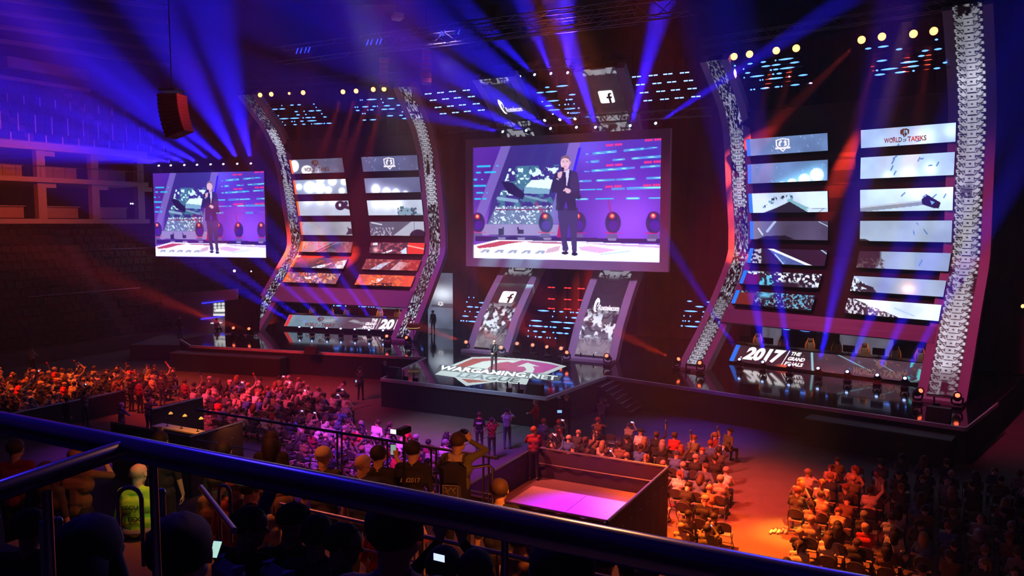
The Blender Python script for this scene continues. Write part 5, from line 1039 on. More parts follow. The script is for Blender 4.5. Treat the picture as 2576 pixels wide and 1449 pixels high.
# trusses
TRM = mat('truss metal', (.10, .10, .12), .4, .7)
def truss(p0, p1, label, s=.45, step=.6):
    d = (p1 - p0); L = d.length; q = d.to_track_quat('X', 'Z').to_matrix().to_4x4(); M = Matrix.Translation(p0) @ q; b = MB(); h = s / 2
    for y, z in ((-h, -h), (h, -h), (h, h), (-h, h)): b.tube([(0, y, z), (L, y, z)], .03, 6)
    n = int(L / step)
    for k in range(n):
        x0, x1 = L * k / n, L * (k + 1) / n
        for (ya, za), (yb, zb) in (((-h, -h), (h, -h)), ((h, -h), (h, h)), ((h, h), (-h, h)), ((-h, h), (-h, -h))):
            if k % 2: ya, za, yb, zb = yb, zb, ya, za
            b.tube([(x0, ya, za), (x1, yb, zb)], .015, 4, caps=False)
    o = b.build('truss', TRM); o.matrix_basis = M
    tag(o, label, 'truss', 'roof trusses')
    b = MB()
    for k in (.15, .5, .85): b.tube([(L * k, 0, h), (L * k, 0, h) + Vector((0, 0, 0)) if 0 else (L * k, 0, 32 - p0.z - (p1.z - p0.z) * k)], .012, 4)
    return o
truss(FL.p(-17, -7.2, 19.75), FL.p(-4.5, -7.2, 19.75), 'lighting truss carrying the orange lamps over the left wing'); truss(FR.p(1.5, -7.2, 19.85), FR.p(16, -7.2, 19.85), 'lighting truss carrying the orange lamps over the right wing')
truss(FC.p(-8.5, -6.4, 15.95), FC.p(9.5, -6.4, 15.95), 'lighting truss just above the main screen'); truss(FC.p(-5, -6.4, 19.5), FC.p(4.5, -6.4, 19.5), 'short lighting truss high between the ribbons')
A = on(FC, 700, 140, 9); B = on(FC, 1740, 8, 9); truss(A, B, 'long roof truss crossing the top of the hall', .7, .8)
A2 = on(FC, 1000, 112, 6.5); B2 = on(FC, 1600, 42, 6.5); truss(A2, B2, 'second roof truss under the long one', .5, .7)
# faint hanging banner under the roof
t = thing('hanging_banner', 'dim grey cloth banner with faint lettering hanging flat under the roof', 'banner', FC.M(0, 0, 0)); Mi = t.matrix_basis.inverted()
q = [Mi @ at_z(x, y, 27.2) for x, y in ((1082, 112), (1300, 52), (1378, 98), (1190, 128))]
b = MB(); b.hull8([v + V(0, 0, .06) for v in q], q); b.build('banner_cloth', mat('grey banner cloth', (.2, .19, .24), .9), t)
FNT = mat('faint lettering', (.5, .48, .55), .9)
text_mesh('lettering', 'WORLD CUP', q[3].lerp(q[0], .15).lerp(q[2].lerp(q[1], .15), .28) - V(0, 0, .03), q[3].lerp(q[0], .85).lerp(q[2].lerp(q[1], .85), .28) - V(0, 0, .03), q[3].lerp(q[0], .15).lerp(q[2].lerp(q[1], .15), .12) - V(0, 0, .03), FNT, t) if 0 else None
b = MB()
for k in range(9):
    for base in (.12, .62): a = q[3].lerp(q[2], base + .025 * k); c_ = q[0].lerp(q[1], base + .025 * k); b.add([a.lerp(c_, .3) - V(0, 0, .02), a.lerp(c_, .42) - V(0, 0, .02), (a.lerp(c_, .42) + (q[2] - q[3]) * .012) - V(0, 0, .02), (a.lerp(c_, .3) + (q[2] - q[3]) * .012) - V(0, 0, .02)], [(0, 1, 2, 3)])
b.build('faded_mark', FNT, t)
# line array and small hanging speakers
SPK = mat('speaker cabinet', (.02, .02, .022), .6); GRL = mat('speaker grille', (.8, .14, .08), .5, bump=.3, scale=60)
def array(p, n, w, hgt, dep, curve, label, rz):
    t = thing('line_array_speaker', label, 'speaker', frameM(p, rz)); b = MB(); b.box((0, 0, .12), (w * .9, dep * .8, .08)); b.tube([(0, 0, .1), (0, 0, 31.9 - p.z)], .02, 6); b.build('rigging_frame', DARKM, t); y, z, a = 0, 0, 0
    for k in range(n):
        T = Matrix.Translation((0, y, z)) @ Matrix.Rotation(a, 4, 'X'); b = MB(); b.box((0, 0, -hgt / 2), (w, dep, hgt * .94), T, bev=.02); c = b.build('cabinet', SPK, t)
        b = MB(); b.box((0, dep / 2 + .005, -hgt / 2), (w * .94, .02, hgt * .84), T); b.build('grille', GRL, c)
        z -= hgt * math.cos(a); y += hgt * math.sin(a); a += curve
    return t
p = at_d(432, 238, 25); array(V(p.x, p.y, p.z), 11, .62, .115, .66, .035, 'long curved black line array speaker hanging left of the stage', R(-97))
for x, y, n_, lab in ((965, 150, 5, 'short dark speaker column hanging above the left wing'), (1072, 128, 6, 'short dark speaker column hanging left of the ribbons')):
    p = on(FC, x, y, 5); array(p, n_, .5, .28, .5, .02, lab, R(190))
p = at_d(1000, 42, 40); t = thing('projector', 'small pale projector under the roof', 'projector', frameM(p, .4)); b = MB(); b.box((0, 0, 0), (.5, .6, .3), bev=.05); b.build('projector_case', mat('pale plastic', (.5, .48, .5), .6), t); b = MB(); b.tube([(0, 0, .15), (0, 0, 31.9 - p.z)], .02, 6); b.build('ceiling_mount', DARKM, t)
BT = mat('blue tube', (.02, .03, .3), .5, emit=(.02, .05, 1), es=1.6, sample='NONE')
for i, (x, y) in enumerate([(745, 128), (755, 127), (766, 126), (775, 125), (922, 107), (932, 106), (946, 105), (955, 104), (1106, 84), (1114, 83), (1152, 80)]):
    a, c = on(FC, x, y + 7, 9.3), on(FC, x + 5, y - 7, 9.3); b = MB(); b.tube([(0, 0, 0), c - a], .028, 6); o = b.build('blue_tube_light', BT); o.matrix_basis = Matrix.Translation(a); tag(o, 'short dim blue tube light on the long roof truss, %s from the left' % nth(i), 'tube light', 'blue tube lights on the roof truss')
for x, y, d, lab in ((591, 681, 66, 'brighter white work lamp below the side screen'), (633, 682, 66, 'fainter white work lamp below the side screen'), (331, 512, 60, 'left of two tiny white lamps in the dark left stand'), (336, 512, 60, 'right of two tiny white lamps in the dark left stand'), (2569, 769, 42, 'lone warm lamp at the far right edge')):
    p = at_d(x, y, d); par(frameM(p, 0), R(95), LENSW if x < 2000 else LENSO, lab, None, .11 if x in (591, 2569) else .06)

# ------------------------------------------------------------------ gaming chairs and monitors
OR = mat('orange chair leather', (.65, .20, .06), .5); GYL = mat('grey chair leather', (.25, .2, .18), .5)
def gaming_chair(M, label, group, wing):
    t = thing('gaming_chair', label, 'chair', M, group); b = MB(); b.box((0, 0, .48), (.5, .5, .12), bev=.04); b.build('seat', GYL, t)
    b = MB(); b.box((0, -.24, .86), (.34, .12, .62), bev=.04); b.build('backrest', GYL, t); b = MB(); b.box((0, -.2, 1.26), (.26, .1, .22), bev=.04); b.build('headrest', mat('dark head pillow', (.06, .04, .04), .6), t)
    for s in (-1, 1):
        b = MB(); b.tube([(s * .19, -.24, .58), (s * .235, -.20, .72), (s * .25, -.2, .92), (s * .22, -.22, 1.08), (s * .15, -.25, 1.24), (s * .12, -.25, 1.36)], [.045, .055, .06, .045, .035, .03], 8); b.build('side_bolster', wing, t, True)
        b = MB(); b.box((s * .3, .02, .70), (.06, .28, .04), bev=.01); b.tube([(s * .3, .02, .46), (s * .3, .02, .69)], .02, 6); b.build('armrest', DARKM, t)
    b = MB(); b.tube([(0, 0, .1), (0, 0, .44)], .03, 8)
    for k in range(5): a = 2 * PI * k / 5; b.tube([(0, 0, .12), (.28 * math.cos(a), .28 * math.sin(a), .05)], .022, 6)
    b.build('star_base', DARKM, t); return t
gc = None
for fr, n0, us, wing, side in ((FL, -10.3, [FL.loc(at_z(x, 800, 2.6))[0] for x in ()] + [-13.85, -12.3, -10.85, -9.55, -8.1, -6.65], 'left', 'L'), (FR, -9.2, [4.4, 5.9, 7.45, 8.9, 10.35, 11.9, 13.1], 'right', 'R')):
    for i, u in enumerate(us): gaming_chair(fr.M(u, n0, SZ + .3, PI if 0 else PI), '%s gaming chair from the left behind the %s desk, orange sides' % (nth(i), wing), 'gaming chairs behind the %s desk' % wing, OR)
for i, u in enumerate([3.95, 5.35, 6.95, 8.35, 9.8, 11.3]):
    t = thing('monitor', '%s dark monitor from the left seen from behind on the right desk' % nth(i), 'monitor', FR.M(u, -8.55, SZ + 1.12 - .03), 'monitors on the right desk'); b = MB(); b.box((0, 0, .32), (.62, .05, .37), bev=.01); b.build('display', DARKM, t); b = MB(); b.box((0, .06, .01), (.26, .2, .02)); b.tube([(0, .05, .01), (0, .05, .25)], .02, 6); b.build('monitor_stand', DARKM, t)
# glowing grey screens behind the players
GS = picmat('dim screen', .8, 'NONE')
for side, fr, u0, u1, z0, z1, n, lab in (('L', FL, -9.2, -6.8, 2.95, 3.55, -12.05, 'dim grey screen strip behind the left players'), ('R', FR, 4.0, 5.2, 2.3, 3.75, -11.02, 'small dim grey screen behind the first right player'), ('R', FR, 8.55, 11.4, 2.3, 3.75, -11.02, 'wide dim grey screen behind the middle of the right desk')):
    P = quad_pts([V(-(u1 - u0) / 2, 0, z1 - z0), V((u1 - u0) / 2, 0, z1 - z0), V((u1 - u0) / 2, 0, 0), V(-(u1 - u0) / 2, 0, 0)], 50, 24); X, Y = np.meshgrid(np.linspace(0, 1, 50), np.linspace(0, 1, 24)); X, Y = X.ravel(), Y.ravel()
    f = fbm(X * 3, Y, .5, 4); c = np.outer(.06 + .2 * f, (.75, .70, 1.0)); c += np.outer((noise(X * 60, Y * 24, 1, 5) > .985) * .6, (1, .9, 1)); t = thing('back_screen', lab, 'screen', fr.M((u0 + u1) / 2, n, z0)); grid_mesh('back_picture', P, c, GS, t); b = MB(); b.box((0, .04, (z1 - z0) / 2), (u1 - u0, .06, z1 - z0)); b.build('screen_case', DARKM, t)
# tall lit screen in the gap left of the ribbons
p = at_z(1112, 826, SZ); u, n, z = FC.loc(p); t = thing('gap_screen', 'tall blue-white glowing screen in the gap left of the ribbons', 'screen', FC.M(u, n, SZ)); P = quad_pts([V(-1.3, 0, 4.3), V(1.0, 0, 4.3), V(1.0, 0, 0), V(-1.3, 0, 0)], 40, 90); X, Y = np.meshgrid(np.linspace(0, 1, 40), np.linspace(0, 1, 90)); X, Y = X.ravel(), Y.ravel()
f = fbm(X, Y * 2, .5, 14); c = np.outer(.10 + .25 * f, (.55, .65, 1.0)) + np.outer(np.exp(-((Y - .38) / .13) ** 2 - ((X - .6) / .45) ** 2) * .95, (.8, .9, 1)); c[(Y > .55) & (Y < .62) & (f > .5)] *= .4; grid_mesh('gap_picture', P, c, picmat('gap picture', 1.0, 'NONE'), t); b = MB(); b.box((-.15, .06, 2.15), (2.34, .1, 4.34)); b.build('screen_case', DARKM, t)
crest(t, [V(-1.3, -.01, 4.3), V(1.0, -.01, 4.3), V(1.0, -.01, 0), V(-1.3, -.01, 0)], .42, .62, .40, .48, PALEL)
# wedge monitors, small cases on stage
def wedge(x, y, w, h, lab, fr=FC):
    t = thing('stage_monitor', lab, 'speaker', frameM(at_z(x, y, SZ), fr.a)); b = MB(); b.prism([(-.25, 0), (.28, 0), (.22, h), (-.05, h)], -w / 2, w / 2, Matrix.Rotation(PI / 2, 4, 'Z') @ Matrix.Rotation(PI / 2, 4, 'X')); b.build('cabinet', SPK, t); b = MB(); b.box((0, .14, h * .55), (w * .85, .02, h * .5), rot=Matrix.Rotation(.5, 4, 'X')); b.build('grille', DARKM, t); return t
wedge(1345, 992, .78, .48, 'black wedge speaker near the front corner of the thrust'); wedge(990, 945, .75, .45, 'black wedge speaker on the left corner of the thrust'); wedge(1884, 992, .75, .5, 'black wedge speaker on the front edge of the right wing', FR); wedge(2360, 1055, .9, .5, 'black wedge speaker at the outer right corner of the stage', FR); wedge(783, 890, .8, .45, 'black wedge speaker on the front edge of the left wing', FL)
def clampdev(x, y, lab):
    t = thing('confetti_cannon', lab, 'effect machine', frameM(at_z(x, y, SZ), FC.a + .3)); b = MB(); b.box((0, 0, .06), (.3, .16, .12), bev=.02); b.build('machine_base', DARKM, t); b = MB(); b.tube([(-.08, 0, .1), (-.1, 0, .42)], .04, 8); b.build('barrel', DARKM, t)
for x, y, lab in ((1235, 884, 'small black effect machine at the foot of the left ribbon'), (1465, 905, 'left small black effect machine at the foot of the right ribbon'), (1497, 908, 'right small black effect machine at the foot of the right ribbon'), (1281, 982, 'left small black effect machine at the thrust front edge'), (1310, 984, 'right small black effect machine at the thrust front edge'), (1020, 952, 'left small black effect machine on the left thrust corner'), (1045, 956, 'right small black effect machine on the left thrust corner'), (1730, 935, 'small black effect machine at the foot of the third light tower'), (2355, 1020, 'small black effect machine at the foot of the tallest light tower')): clampdev(x, y, lab)
# drum lamp by the left wing
t = thing('drum_lamp', 'black drum-shaded lamp on a thin stand right of the second light tower', 'lamp', frameM(at_z(1041, 878, SZ), 0)); b = MB(); b.tube([(0, 0, 0), (0, 0, 1.25)], .02, 8); b.lathe([(.25, 0), (.24, .03), (.03, .05)], 16); b.build('lamp_stand', TRM, t); b = MB(); b.lathe([(.36, 1.28), (.40, 1.3), (.40, 1.62), (.36, 1.66)], 24); sh_ = b.build('lamp_shade', DARKM, t, True); b = MB(); b.lathe([(.402, 1.38), (.404, 1.385), (.404, 1.41), (.402, 1.415)], 24); b.build('gold_band', mat('gold band', (.8, .5, .1), .4, emit=(1, .6, .15), es=.8, sample='NONE'), sh_)
# analyst set left of the stage
t = thing('set_backing', 'pale curved purple-lit backing of the small studio set left of the stage', 'backing', FL.M(-25, -9.5, 0)); Mi = t.matrix_basis.inverted(); b = MB(); w0 = [Mi @ on(FL, x, y, -9.5 + k * .0) for k, (x, y) in enumerate(((408, 742), (596, 727), (596, 845), (412, 850)))]
b.hull8([q for q in w0], [q + V(0, .2, 0) for q in w0]); b.build('wall_skin', mat('pale studio wall', (.42, .36, .42), .8), t)
BS = mat('blue strip light', (.02, .03, .4), .5, emit=(.03, .03, 1), es=1.8, sample='NONE')
for a, c in (((508, 763), (563, 757)), ((506, 803), (563, 795)), ((443, 846), (458, 845)), ((464, 844), (476, 843))):
    pa, pc = Mi @ on(FL, *a, -9.45), Mi @ on(FL, *c, -9.45); b = MB(); b.tube([pa, pc], .05, 6); b.build('strip_light', BS, t)
cs = [on(FL, x, y, -9.2) for x, y in ((536, 762), (566, 760), (566, 795), (536, 795))]; t2 = thing('studio_screen', 'small screen with round white portraits in the studio set', 'screen', FL.M(*FL.loc(cs[3]))); M2 = t2.matrix_basis.inverted(); P = quad_pts([M2 @ q for q in cs], 40, 44); X, Y = np.meshgrid(np.linspace(0, 3, 40), np.linspace(0, 4, 44)); pt = Paint(X.ravel(), Y.ravel(), (.10, .13, .15))
for i in range(3):
    for j in range(3): pt.circ(.6 + i * .95, .5 + j * .95, .4, .4, (.75, .75, .75) if (i, j) != (0, 0) or 1 else (.6, .1, .1), .1)
pt.box(.7, 1.9, 3, 2.7, (1, 1, .95)); pt.box(0, 3.3, 3, 4, (.9, .85, .85)); grid_mesh('portrait_picture', P, pt.c, picmat('studio picture', 1.0, 'NONE'), t2); b = MB(); c2 = [M2 @ q for q in cs]; b.hull8([q + V(0, .02, 0) for q in c2], [q + V(0, .12, 0) for q in c2]); b.build('screen_case', DARKM, t2)
cs = [on(FL, x, y, -5.2) for x, y in ((566, 757), (652, 745), (646, 835), (566, 838))]; b = MB(); b.hull8(cs, [q + FL.N * -.3 for q in cs]); tag(b.build('black_flat', BLACK), 'tall black scenery flat left of the leftmost light tower', 'scenery flat')
p = at_z(545, 836, 1.0); t = thing('round_table', 'small white round table glowing in the studio set', 'table', Matrix.Translation(V(p.x, p.y - 0, 1.0))); b = MB(); b.lathe([(.42, .72), (.45, .74), (.44, .77)], 20); b.build('tabletop', mat('white top', (.8, .8, .8), .4, emit=(1, .9, .9), es=.7, sample='NONE'), t); b = MB(); b.lathe([(.25, 0), (.24, .03), (.04, .05), (.04, .72)], 12); b.build('table_stem', DARKM, t)  # tabletop brightness is put into emission
b = MB(); q = at_z(500, 862, 1.0); b.box((q.x, q.y + 2, .5), (9, 6, .98)); tag(b.build('studio_platform', LEDGE), 'low dark platform under the small studio set', 'platform')

# ------------------------------------------------------------------ people on and around the stage
host = body_mesh('host body', stpose(head=(10, 4, 0), arms=(((.03, .23, 1.02), (-1, -.4, -.3), (.9, .3, 0), (0, -1, 0), .5), ((.06, .17, 1.44), (1, -.1, -1), (-.4, .0, .9), (-.6, .5, 0), .8)), legs=(((-.1, .2, .5), (-.10, 0, .085), -14), ((.1, .2, .5), (.14, .05, .085), 14))), .011)
hm = frameM(at_z(1243, 936, SZ), R(180) + R(2)); ho = person(host, hm, 'host in a dark suit speaking into a microphone on the projected floor emblem', 'black', 'black', 2, ('short', 'brown'), scale=1.04)
b = MB(); b.add([(-.045, .125, 1.43), (.045, .125, 1.43), (.028, .146, 1.12), (-.012, .146, 1.12)], [(0, 1, 2, 3)]); b.build('shirt_front', PM['white'], ho); b = MB(); b.add([(-.012, .135, 1.42), (.012, .135, 1.42), (.016, .156, 1.14), (.004, .156, 1.10), (-.008, .156, 1.14)], [(0, 1, 2, 3, 4)]); b.build('tie', PM['black'], ho)
t = thing('microphone', 'black hand microphone held by the host', 'microphone', hm @ Matrix.Translation((.03, .185, 1.52)) @ Matrix.Rotation(.25, 4, 'X')); b = MB(); b.tube([(0, 0, -.16), (0, 0, .02)], [.012, .018], 8); b.build('mic_body', DARKM, t); b = MB(); b.ball((0, 0, .045), .028, n=10, m=8); b.build('mic_head', TRM, t)
STD = body_mesh('standing body', stpose(), .013); STD2 = body_mesh('standing body arms forward', stpose(head=(0, -6, 0), arms=(((-.1, .33, 1.15), (-1, -.3, -.4), (.5, .7, 0), (0, 0, -1), .5), ((.12, .33, 1.12), (1, -.3, -.4), (-.5, .7, 0), (0, 0, -1), .5))), .013)
CAMP = body_mesh('standing body with camera', stpose(arms=CAMARMS, head=(0, -2, 0)), .013); CREW = body_mesh('standing body short sleeves', stpose(short=True, head=(-15, 0, 0)), .013); CAMS = body_mesh('standing short sleeves with camera', stpose(arms=CAMARMS, short=True, head=(0, -2, 0)), .012)
def mk(body, x, y, rz, label, top, leg, hair, z=0, **k): return person(body, frameM(at_z(x, y, z), HD + rz), label, top, leg, k.pop('skin', 0), hair, k.pop('group', None), **k)
PLAID = bpy.data.materials.new('red plaid'); PLAID.use_nodes = True; nt = PLAID.node_tree; bs = nt.nodes['Principled BSDF']; tc = nt.nodes.new('ShaderNodeTexCoord'); ck = nt.nodes.new('ShaderNodeTexChecker'); ck.inputs[1].default_value = (.55, .04, .03, 1); ck.inputs[2].default_value = (.10, .01, .01, 1); ck.inputs['Scale'].default_value = 13; nt.links.new(tc.outputs['Object'], ck.inputs['Vector']); nt.links.new(ck.outputs['Color'], bs.inputs['Base Color']); bs.inputs['Roughness'].default_value = .85; PM['plaid'] = PLAID
crew = mk(CREW, 1206, 1140, .42, 'crew member in a black polo with CREW on the back, standing in the front aisle', 'black', 'charcoal', ('short', 'brown'))
text_mesh('lettering', 'CREW', V(-.12, -.135, 1.27), V(.12, -.135, 1.27), V(-.12, -.128, 1.35), mat('white print', (.85, .85, .85), .7), crew, .04)
b = MB(); b.tube([(.09 * math.cos(a), .015 + .075 * math.sin(a), 1.475) for a in [2 * PI * k / 12 for k in range(13)]], .022, 6, caps=False); b.build('collar', PM['red'], crew, True)
mk(CAMP, 1237, 1156, .47, 'person in a red checked shirt photographing the stage beside the crew member', 'plaid', 'charcoal', ('short', 'brown'))
bagman = mk(CAMP, 1276, 1130, .42, 'person in a black cap with a grey backpack photographing the stage', 'beige', 'denim', ('cap', 'black'))
def backpack(M, m, m2, label, s=1.0):
    t = thing('backpack', label, 'backpack', M @ Matrix.Scale(s, 4)); b = MB(); b.box((0, 0, 0), (.30, .16, .46), bev=.06, taper=1); b.build('bag_body', m, t); b = MB(); b.box((0, -.09, -.09), (.22, .06, .2), bev=.025); b.build('front_pocket', m2, t)
    for x in (-.1, .1): b = MB(); b.tube([(x, .07, .2), (x, .12, .27), (x * 1.15, .23, .26), (x * 1.2, .30, .1), (x * 1.25, .27, -.06), (x, .08, -.18)], .016, 6); b.build('shoulder_strap', m2, t)
    return t
backpack(frameM(at_z(1276, 1130, 0), HD + .42) @ Matrix.Translation((0, -.215, 1.25)), PM['grey'], mat('pale green pocket', (.35, .42, .36), .8), 'light grey-green backpack on the person in the black cap')
mk(STD2, 1349, 1106, PI * .55, 'heavy person in a red T-shirt handling a camera, seen from the side', 'red', 'brown', ('short', 'light'), skin=2, scale=1.04)
sw = mk(STD2, 1342, 1208, .4, 'person in a dark red sweater standing inside the corner of the curtained control box', 'maroon', 'black', ('short', 'red'), z=1.3, scale=1.02)
mk(CAMP, 1511, 1096, -.25, 'photographer in a grey hooded vest aiming a camera beside the stage steps', 'grey', 'denim', ('short', 'light'))
STE = body_mesh('steadicam body', stpose(lean=-3, head=(20, 8, 0), build=1.1, arms=(((-.22, .42, 1.12), (-1, -.3, -.6), (0, 1, .1), (1, 0, 0), .7), ((.02, .40, 1.20), (1, -.2, -.8), (-.4, .8, 0), (-1, 0, 0), .7))), .013)
def steadicam(M, label):
    t = thing('steadicam', label, 'video camera', M); b = MB(); b.box((0, 0, 1.52), (.14, .36, .16), bev=.02); c = b.build('camera_body', DARKM, t); b = MB(); b.tube([(0, .18, 1.52), (0, .34, 1.52)], [.05, .06], 12); b.build('camera_lens', DARKM, c); b = MB(); b.tube([(0, 0, 1.44), (0, 0, .72)], .018, 8); b.build('camera_post', TRM, t)
    b = MB(); b.box((0, -.02, .72), (.3, .16, .09), bev=.01); b.build('battery_sled', DARKM, t); b = MB(); b.box((0, -.14, .98), (.24, .03, .16), bev=.005); m = b.build('viewing_monitor', DARKM, t); b = MB(); b.box((0, -.157, .98), (.21, .004, .13)); b.build('lit_picture', mat('monitor blue', (.1, .2, .3), .4, emit=(.25, .5, .8), es=1.2, sample='NONE'), m)
    b = MB(); b.tube([(0, -.02, 1.2), (.2, -.12, 1.1), (.24, -.34, 1.15)], .025, 8); b.build('support_arm', TRM, t)
p = at_z(1425, 1092, 0); o = person(STE, frameM(p, HD + .5), 'steadicam operator in black with headphones beside the right side of the thrust', 'black', 'black', 0, ('short', 'light'), scale=1.06); steadicam(frameM(p, HD + .5) @ Matrix.Translation((-.3, .45, 0)), 'steadicam rig with a lit blue monitor beside the thrust')
p = at_z(907, 1007, 0); person(STE, frameM(p, HD + .3), 'steadicam operator in dark clothes on the floor left of the thrust', 'charcoal', 'black', 0, ('short', 'brown'), scale=1.05); steadicam(frameM(p, HD + .3) @ Matrix.Translation((-.3, .45, 0)), 'steadicam rig held left of the thrust')
mk(STD2, 968, 985, -PI / 2 - .4, 'crew member in black leaning at the left corner of the thrust', 'black', 'black', ('short', 'grey'), scale=1.02)
mk(STD, 1090, 840, PI, 'dark figure standing before the tall lit screen in the gap', 'black', 'black', ('short', 'dark'), z=SZ)
mk(STD, 2350, 1012, PI, 'dark figure standing at the right end of the right desk', 'black', 'black', ('short', 'dark'), z=SZ) if 0 else None
mk(STD2, 82, 942, PI * .15, 'person in a beige jacket standing alone by the left stand', 'beige', 'black', ('short', 'brown'))
for x, y, rz, lab, top, h in ((545, 845, .3, 'seated dark figure in pale shirt at the studio set', 'grey', 'dark'), (632, 848, -.2, 'large seated figure in silhouette at the studio set', 'black', 'dark')): person(SITM[0], frameM(at_z(x, y, 1.0), HD + rz), lab, top, 'black', 0, ('short', h))
mk(STD, 452, 852, .2, 'camera operator in dark clothes at the studio set', 'black', 'black', ('short', 'dark'), z=1.0)
for i, (x, y, rz, body, top, leg, hr, lab) in enumerate(((283, 1026, .3, STD2, 'charcoal', 'black', 'dark', 'standing person in dark clothes at the barrier, leftmost of four'), (330, 1036, -.1, CAMP, 'black', 'black', 'dark', 'photographer in black standing at the barrier'), (352, 1040, .1, STD, 'maroon', 'black', 'brown', 'standing person in a maroon top beside the barrier photographer'), (408, 1022, .15, STD, 'charcoal', 'navy', 'brown', 'tall standing person in dark clothes right of the barrier photographer'), (308, 1110, 0, STD2, 'olive', 'brown', 'light', 'standing person in a long olive coat between the boxes'), (375, 1095, .1, CAMP, 'charcoal', 'black', 'brown', 'standing person holding a phone up beside the blue box wall'), (215, 1075, .2, CAMP, 'grey', 'black', 'dark', 'person in a grey jacket filming near the left barrier'), (170, 1095, .1, STD, 'black', 'black', 'dark', 'dark person standing near the left barrier'))):
    mk(body, x, y, rz, lab, top, leg, ('short', hr))
person(SITM[6], frameM(at_z(690, 1118, 0), HD - .9), 'person in a beige jacket sitting sideways with legs stretched into the aisle', 'beige', 'beige', 0, ('short', 'brown'), shoe='wshoe', scale=1.08)
person(SITM[9], frameM(at_z(850, 1022, 0), HD - .7), 'person in grey bent forward at the right end of the left centre front row', 'grey', 'black', 0, ('short', 'brown'), shoe='wshoe', scale=1.06)
person(SITM[6], frameM(at_z(1825, 1165, 0), HD - .6), 'person in an olive top at the right end of the front row, leg stretched out', 'olive', 'black', 0, ('cap', 'black'), shoe='shoe', scale=1.06)

# ------------------------------------------------------------------ curtained control boxes
BOXC = mat('dark box curtain', (.045, .028, .036), .9, var=.25, scale=2.5); RAILM = mat('brushed rail', (.45, .42, .46), .3, .9)
def control_box(M, w, d, h, fl, label, open_=()):
    """x 0..w towards the right, y 0..-d towards the camera"""
    t = thing('control_box', label, 'control box', M)
    for nm, a, c in (('back', (0, 0), (w, 0)), ('right', (w, 0), (w, -d)), ('front', (0, -d), (w, -d)), ('left', (0, 0), (0, -d))):
        if nm in open_: continue
        L = math.hypot(c[0] - a[0], c[1] - a[1]); ang = math.atan2(c[1] - a[1], c[0] - a[0]); T = Matrix.Translation((a[0], a[1], 0)) @ Matrix.Rotation(ang, 4, 'Z'); b = MB(); k = int(L / .22); vs = []; fs = []
        for i in range(k + 1):
            x = L * i / k; y = .02 * math.sin(i * 2.1)
            vs += [(x, y, .01), (x, y, h - .04), (x, y + .03, h - .04), (x, y + .03, .01)]
        for i in range(k):
            for j in range(4): fs.append((i * 4 + j, i * 4 + (j + 1) % 4, i * 4 + 4 + (j + 1) % 4, i * 4 + 4 + j))
        b.add(vs, fs, T); pnl = b.build('curtain_wall', BOXC, t, True)
        b = MB(); b.tube([(0, .015, h), (L, .015, h)], .035, 8, T); b.build('top_rail', RAILM, pnl); b = MB(); b.tube([(.1, -.05, fl + .45), (L - .1, -.05, fl + .45)] if nm in ('back',) else [(.1, .0, h - .5), (L - .1, .0, h - .5)], .02, 6, T) if nm != 'front' else b.tube([(0, 0, .02), (L, 0, .02)], .02, 6, T); b.build('mid_rail', RAILM, pnl)
        for x in (0, L): b = MB(); b.tube([(x, 0, 0), (x, 0, h + .02)], .03, 8, T); b.build('corner_post', DARKM, pnl)
    return t
BM = FC.M(9.7, 16.3, 0); bx = control_box(BM, 4.5, 5.0, 2.24, 1.3, 'curtained control box on the floor with a purple-lit platform inside')
b = MB(); b.box((2.25, -2.5, .65), (4.4, 4.9, 1.28)); b.build('box_platform', mat('platform wood', (.16, .11, .10), .7), bx)
b = MB(); b.box((2.3, -2.95, 1.31), (3.7, 3.8, .03)); b.box((2.3, -2.95, 1.332), (.03, 3.8, .012)); b.build('platform_carpet', mat('light carpet', (.55, .5, .6), .9), bx)
BM2 = FC.M(-6.3, 16.1, 0); bx2 = control_box(FC.M(-6.3, 16.1, 0), .1, 2.5, 2.2, 0, 'blue-lit curtain wall standing left of the control desk', ('back', 'right', 'front'))
bx3 = control_box(FC.M(-5.8, 18.3, 0), 4.2, 2.4, 2.2, 0, 'dark curtained control box with an orange-lit desk inside', ('left', 'back'))
t = thing('control_desk', 'control desk lit orange by small lamps inside the left box', 'desk', FC.M(-3.8, 18.6, 0)); b = MB(); b.box((0, -.3, 1.72), (3.6, .5, .05)); b.build('desk_top', mat('pale desk', (.6, .5, .4), .6), t); b = MB(); b.box((0, -.05, 1.2), (3.6, .05, 1.0)); b.build('desk_front', BOXC, t)
for x in (-1.7, 1.7): b = MB(); b.box((x, -.3, .85), (.06, .5, 1.7)); b.build('leg', DARKM, t)
wash(FC.p(-3.2, 19.4, 3.4), FC.p(-3.6, 18.6, 1.7), (1, .3, .04), 160, 110, .1); wash(FC.p(-1.2, 19.2, 3.0), FC.p(-1.2, 18.6, 1.2), (1, .28, .05), 120, 110, .1)
for x in (-1.2, -.4, .5): 
    l = thing('desk_lamp', 'small gooseneck lamp on the orange-lit control desk, %s' % ('left one', 'middle one', 'right one')[int(x + 1.5) if x < .4 else 2], 'lamp', FC.M(-3.8 + x, 18.9, 1.75)); b = MB(); b.tube([(0, 0, 0), (0, 0, .35), (.03, .03, .5), (.12, .08, .55)], .012, 6); b.lathe([(.06, 0), (.05, .02)], 10); b.build('lamp_neck', DARKM, l); b = MB(); b.lathe([(.09, 0), (.03, .08)], 10, Matrix.Translation((.12, .08, .48))); b.build('lamp_shade', mat('warm shade', (.5, .35, .1), .5, emit=(1, .5, .1), es=.7, sample='NONE'), l)
person(SITM[0], frameM(FC.p(-4.6, 19.6, .55), HD), 'person in an olive shirt seated at the orange-lit control desk', 'olive', 'black', 0, ('short', 'brown'))
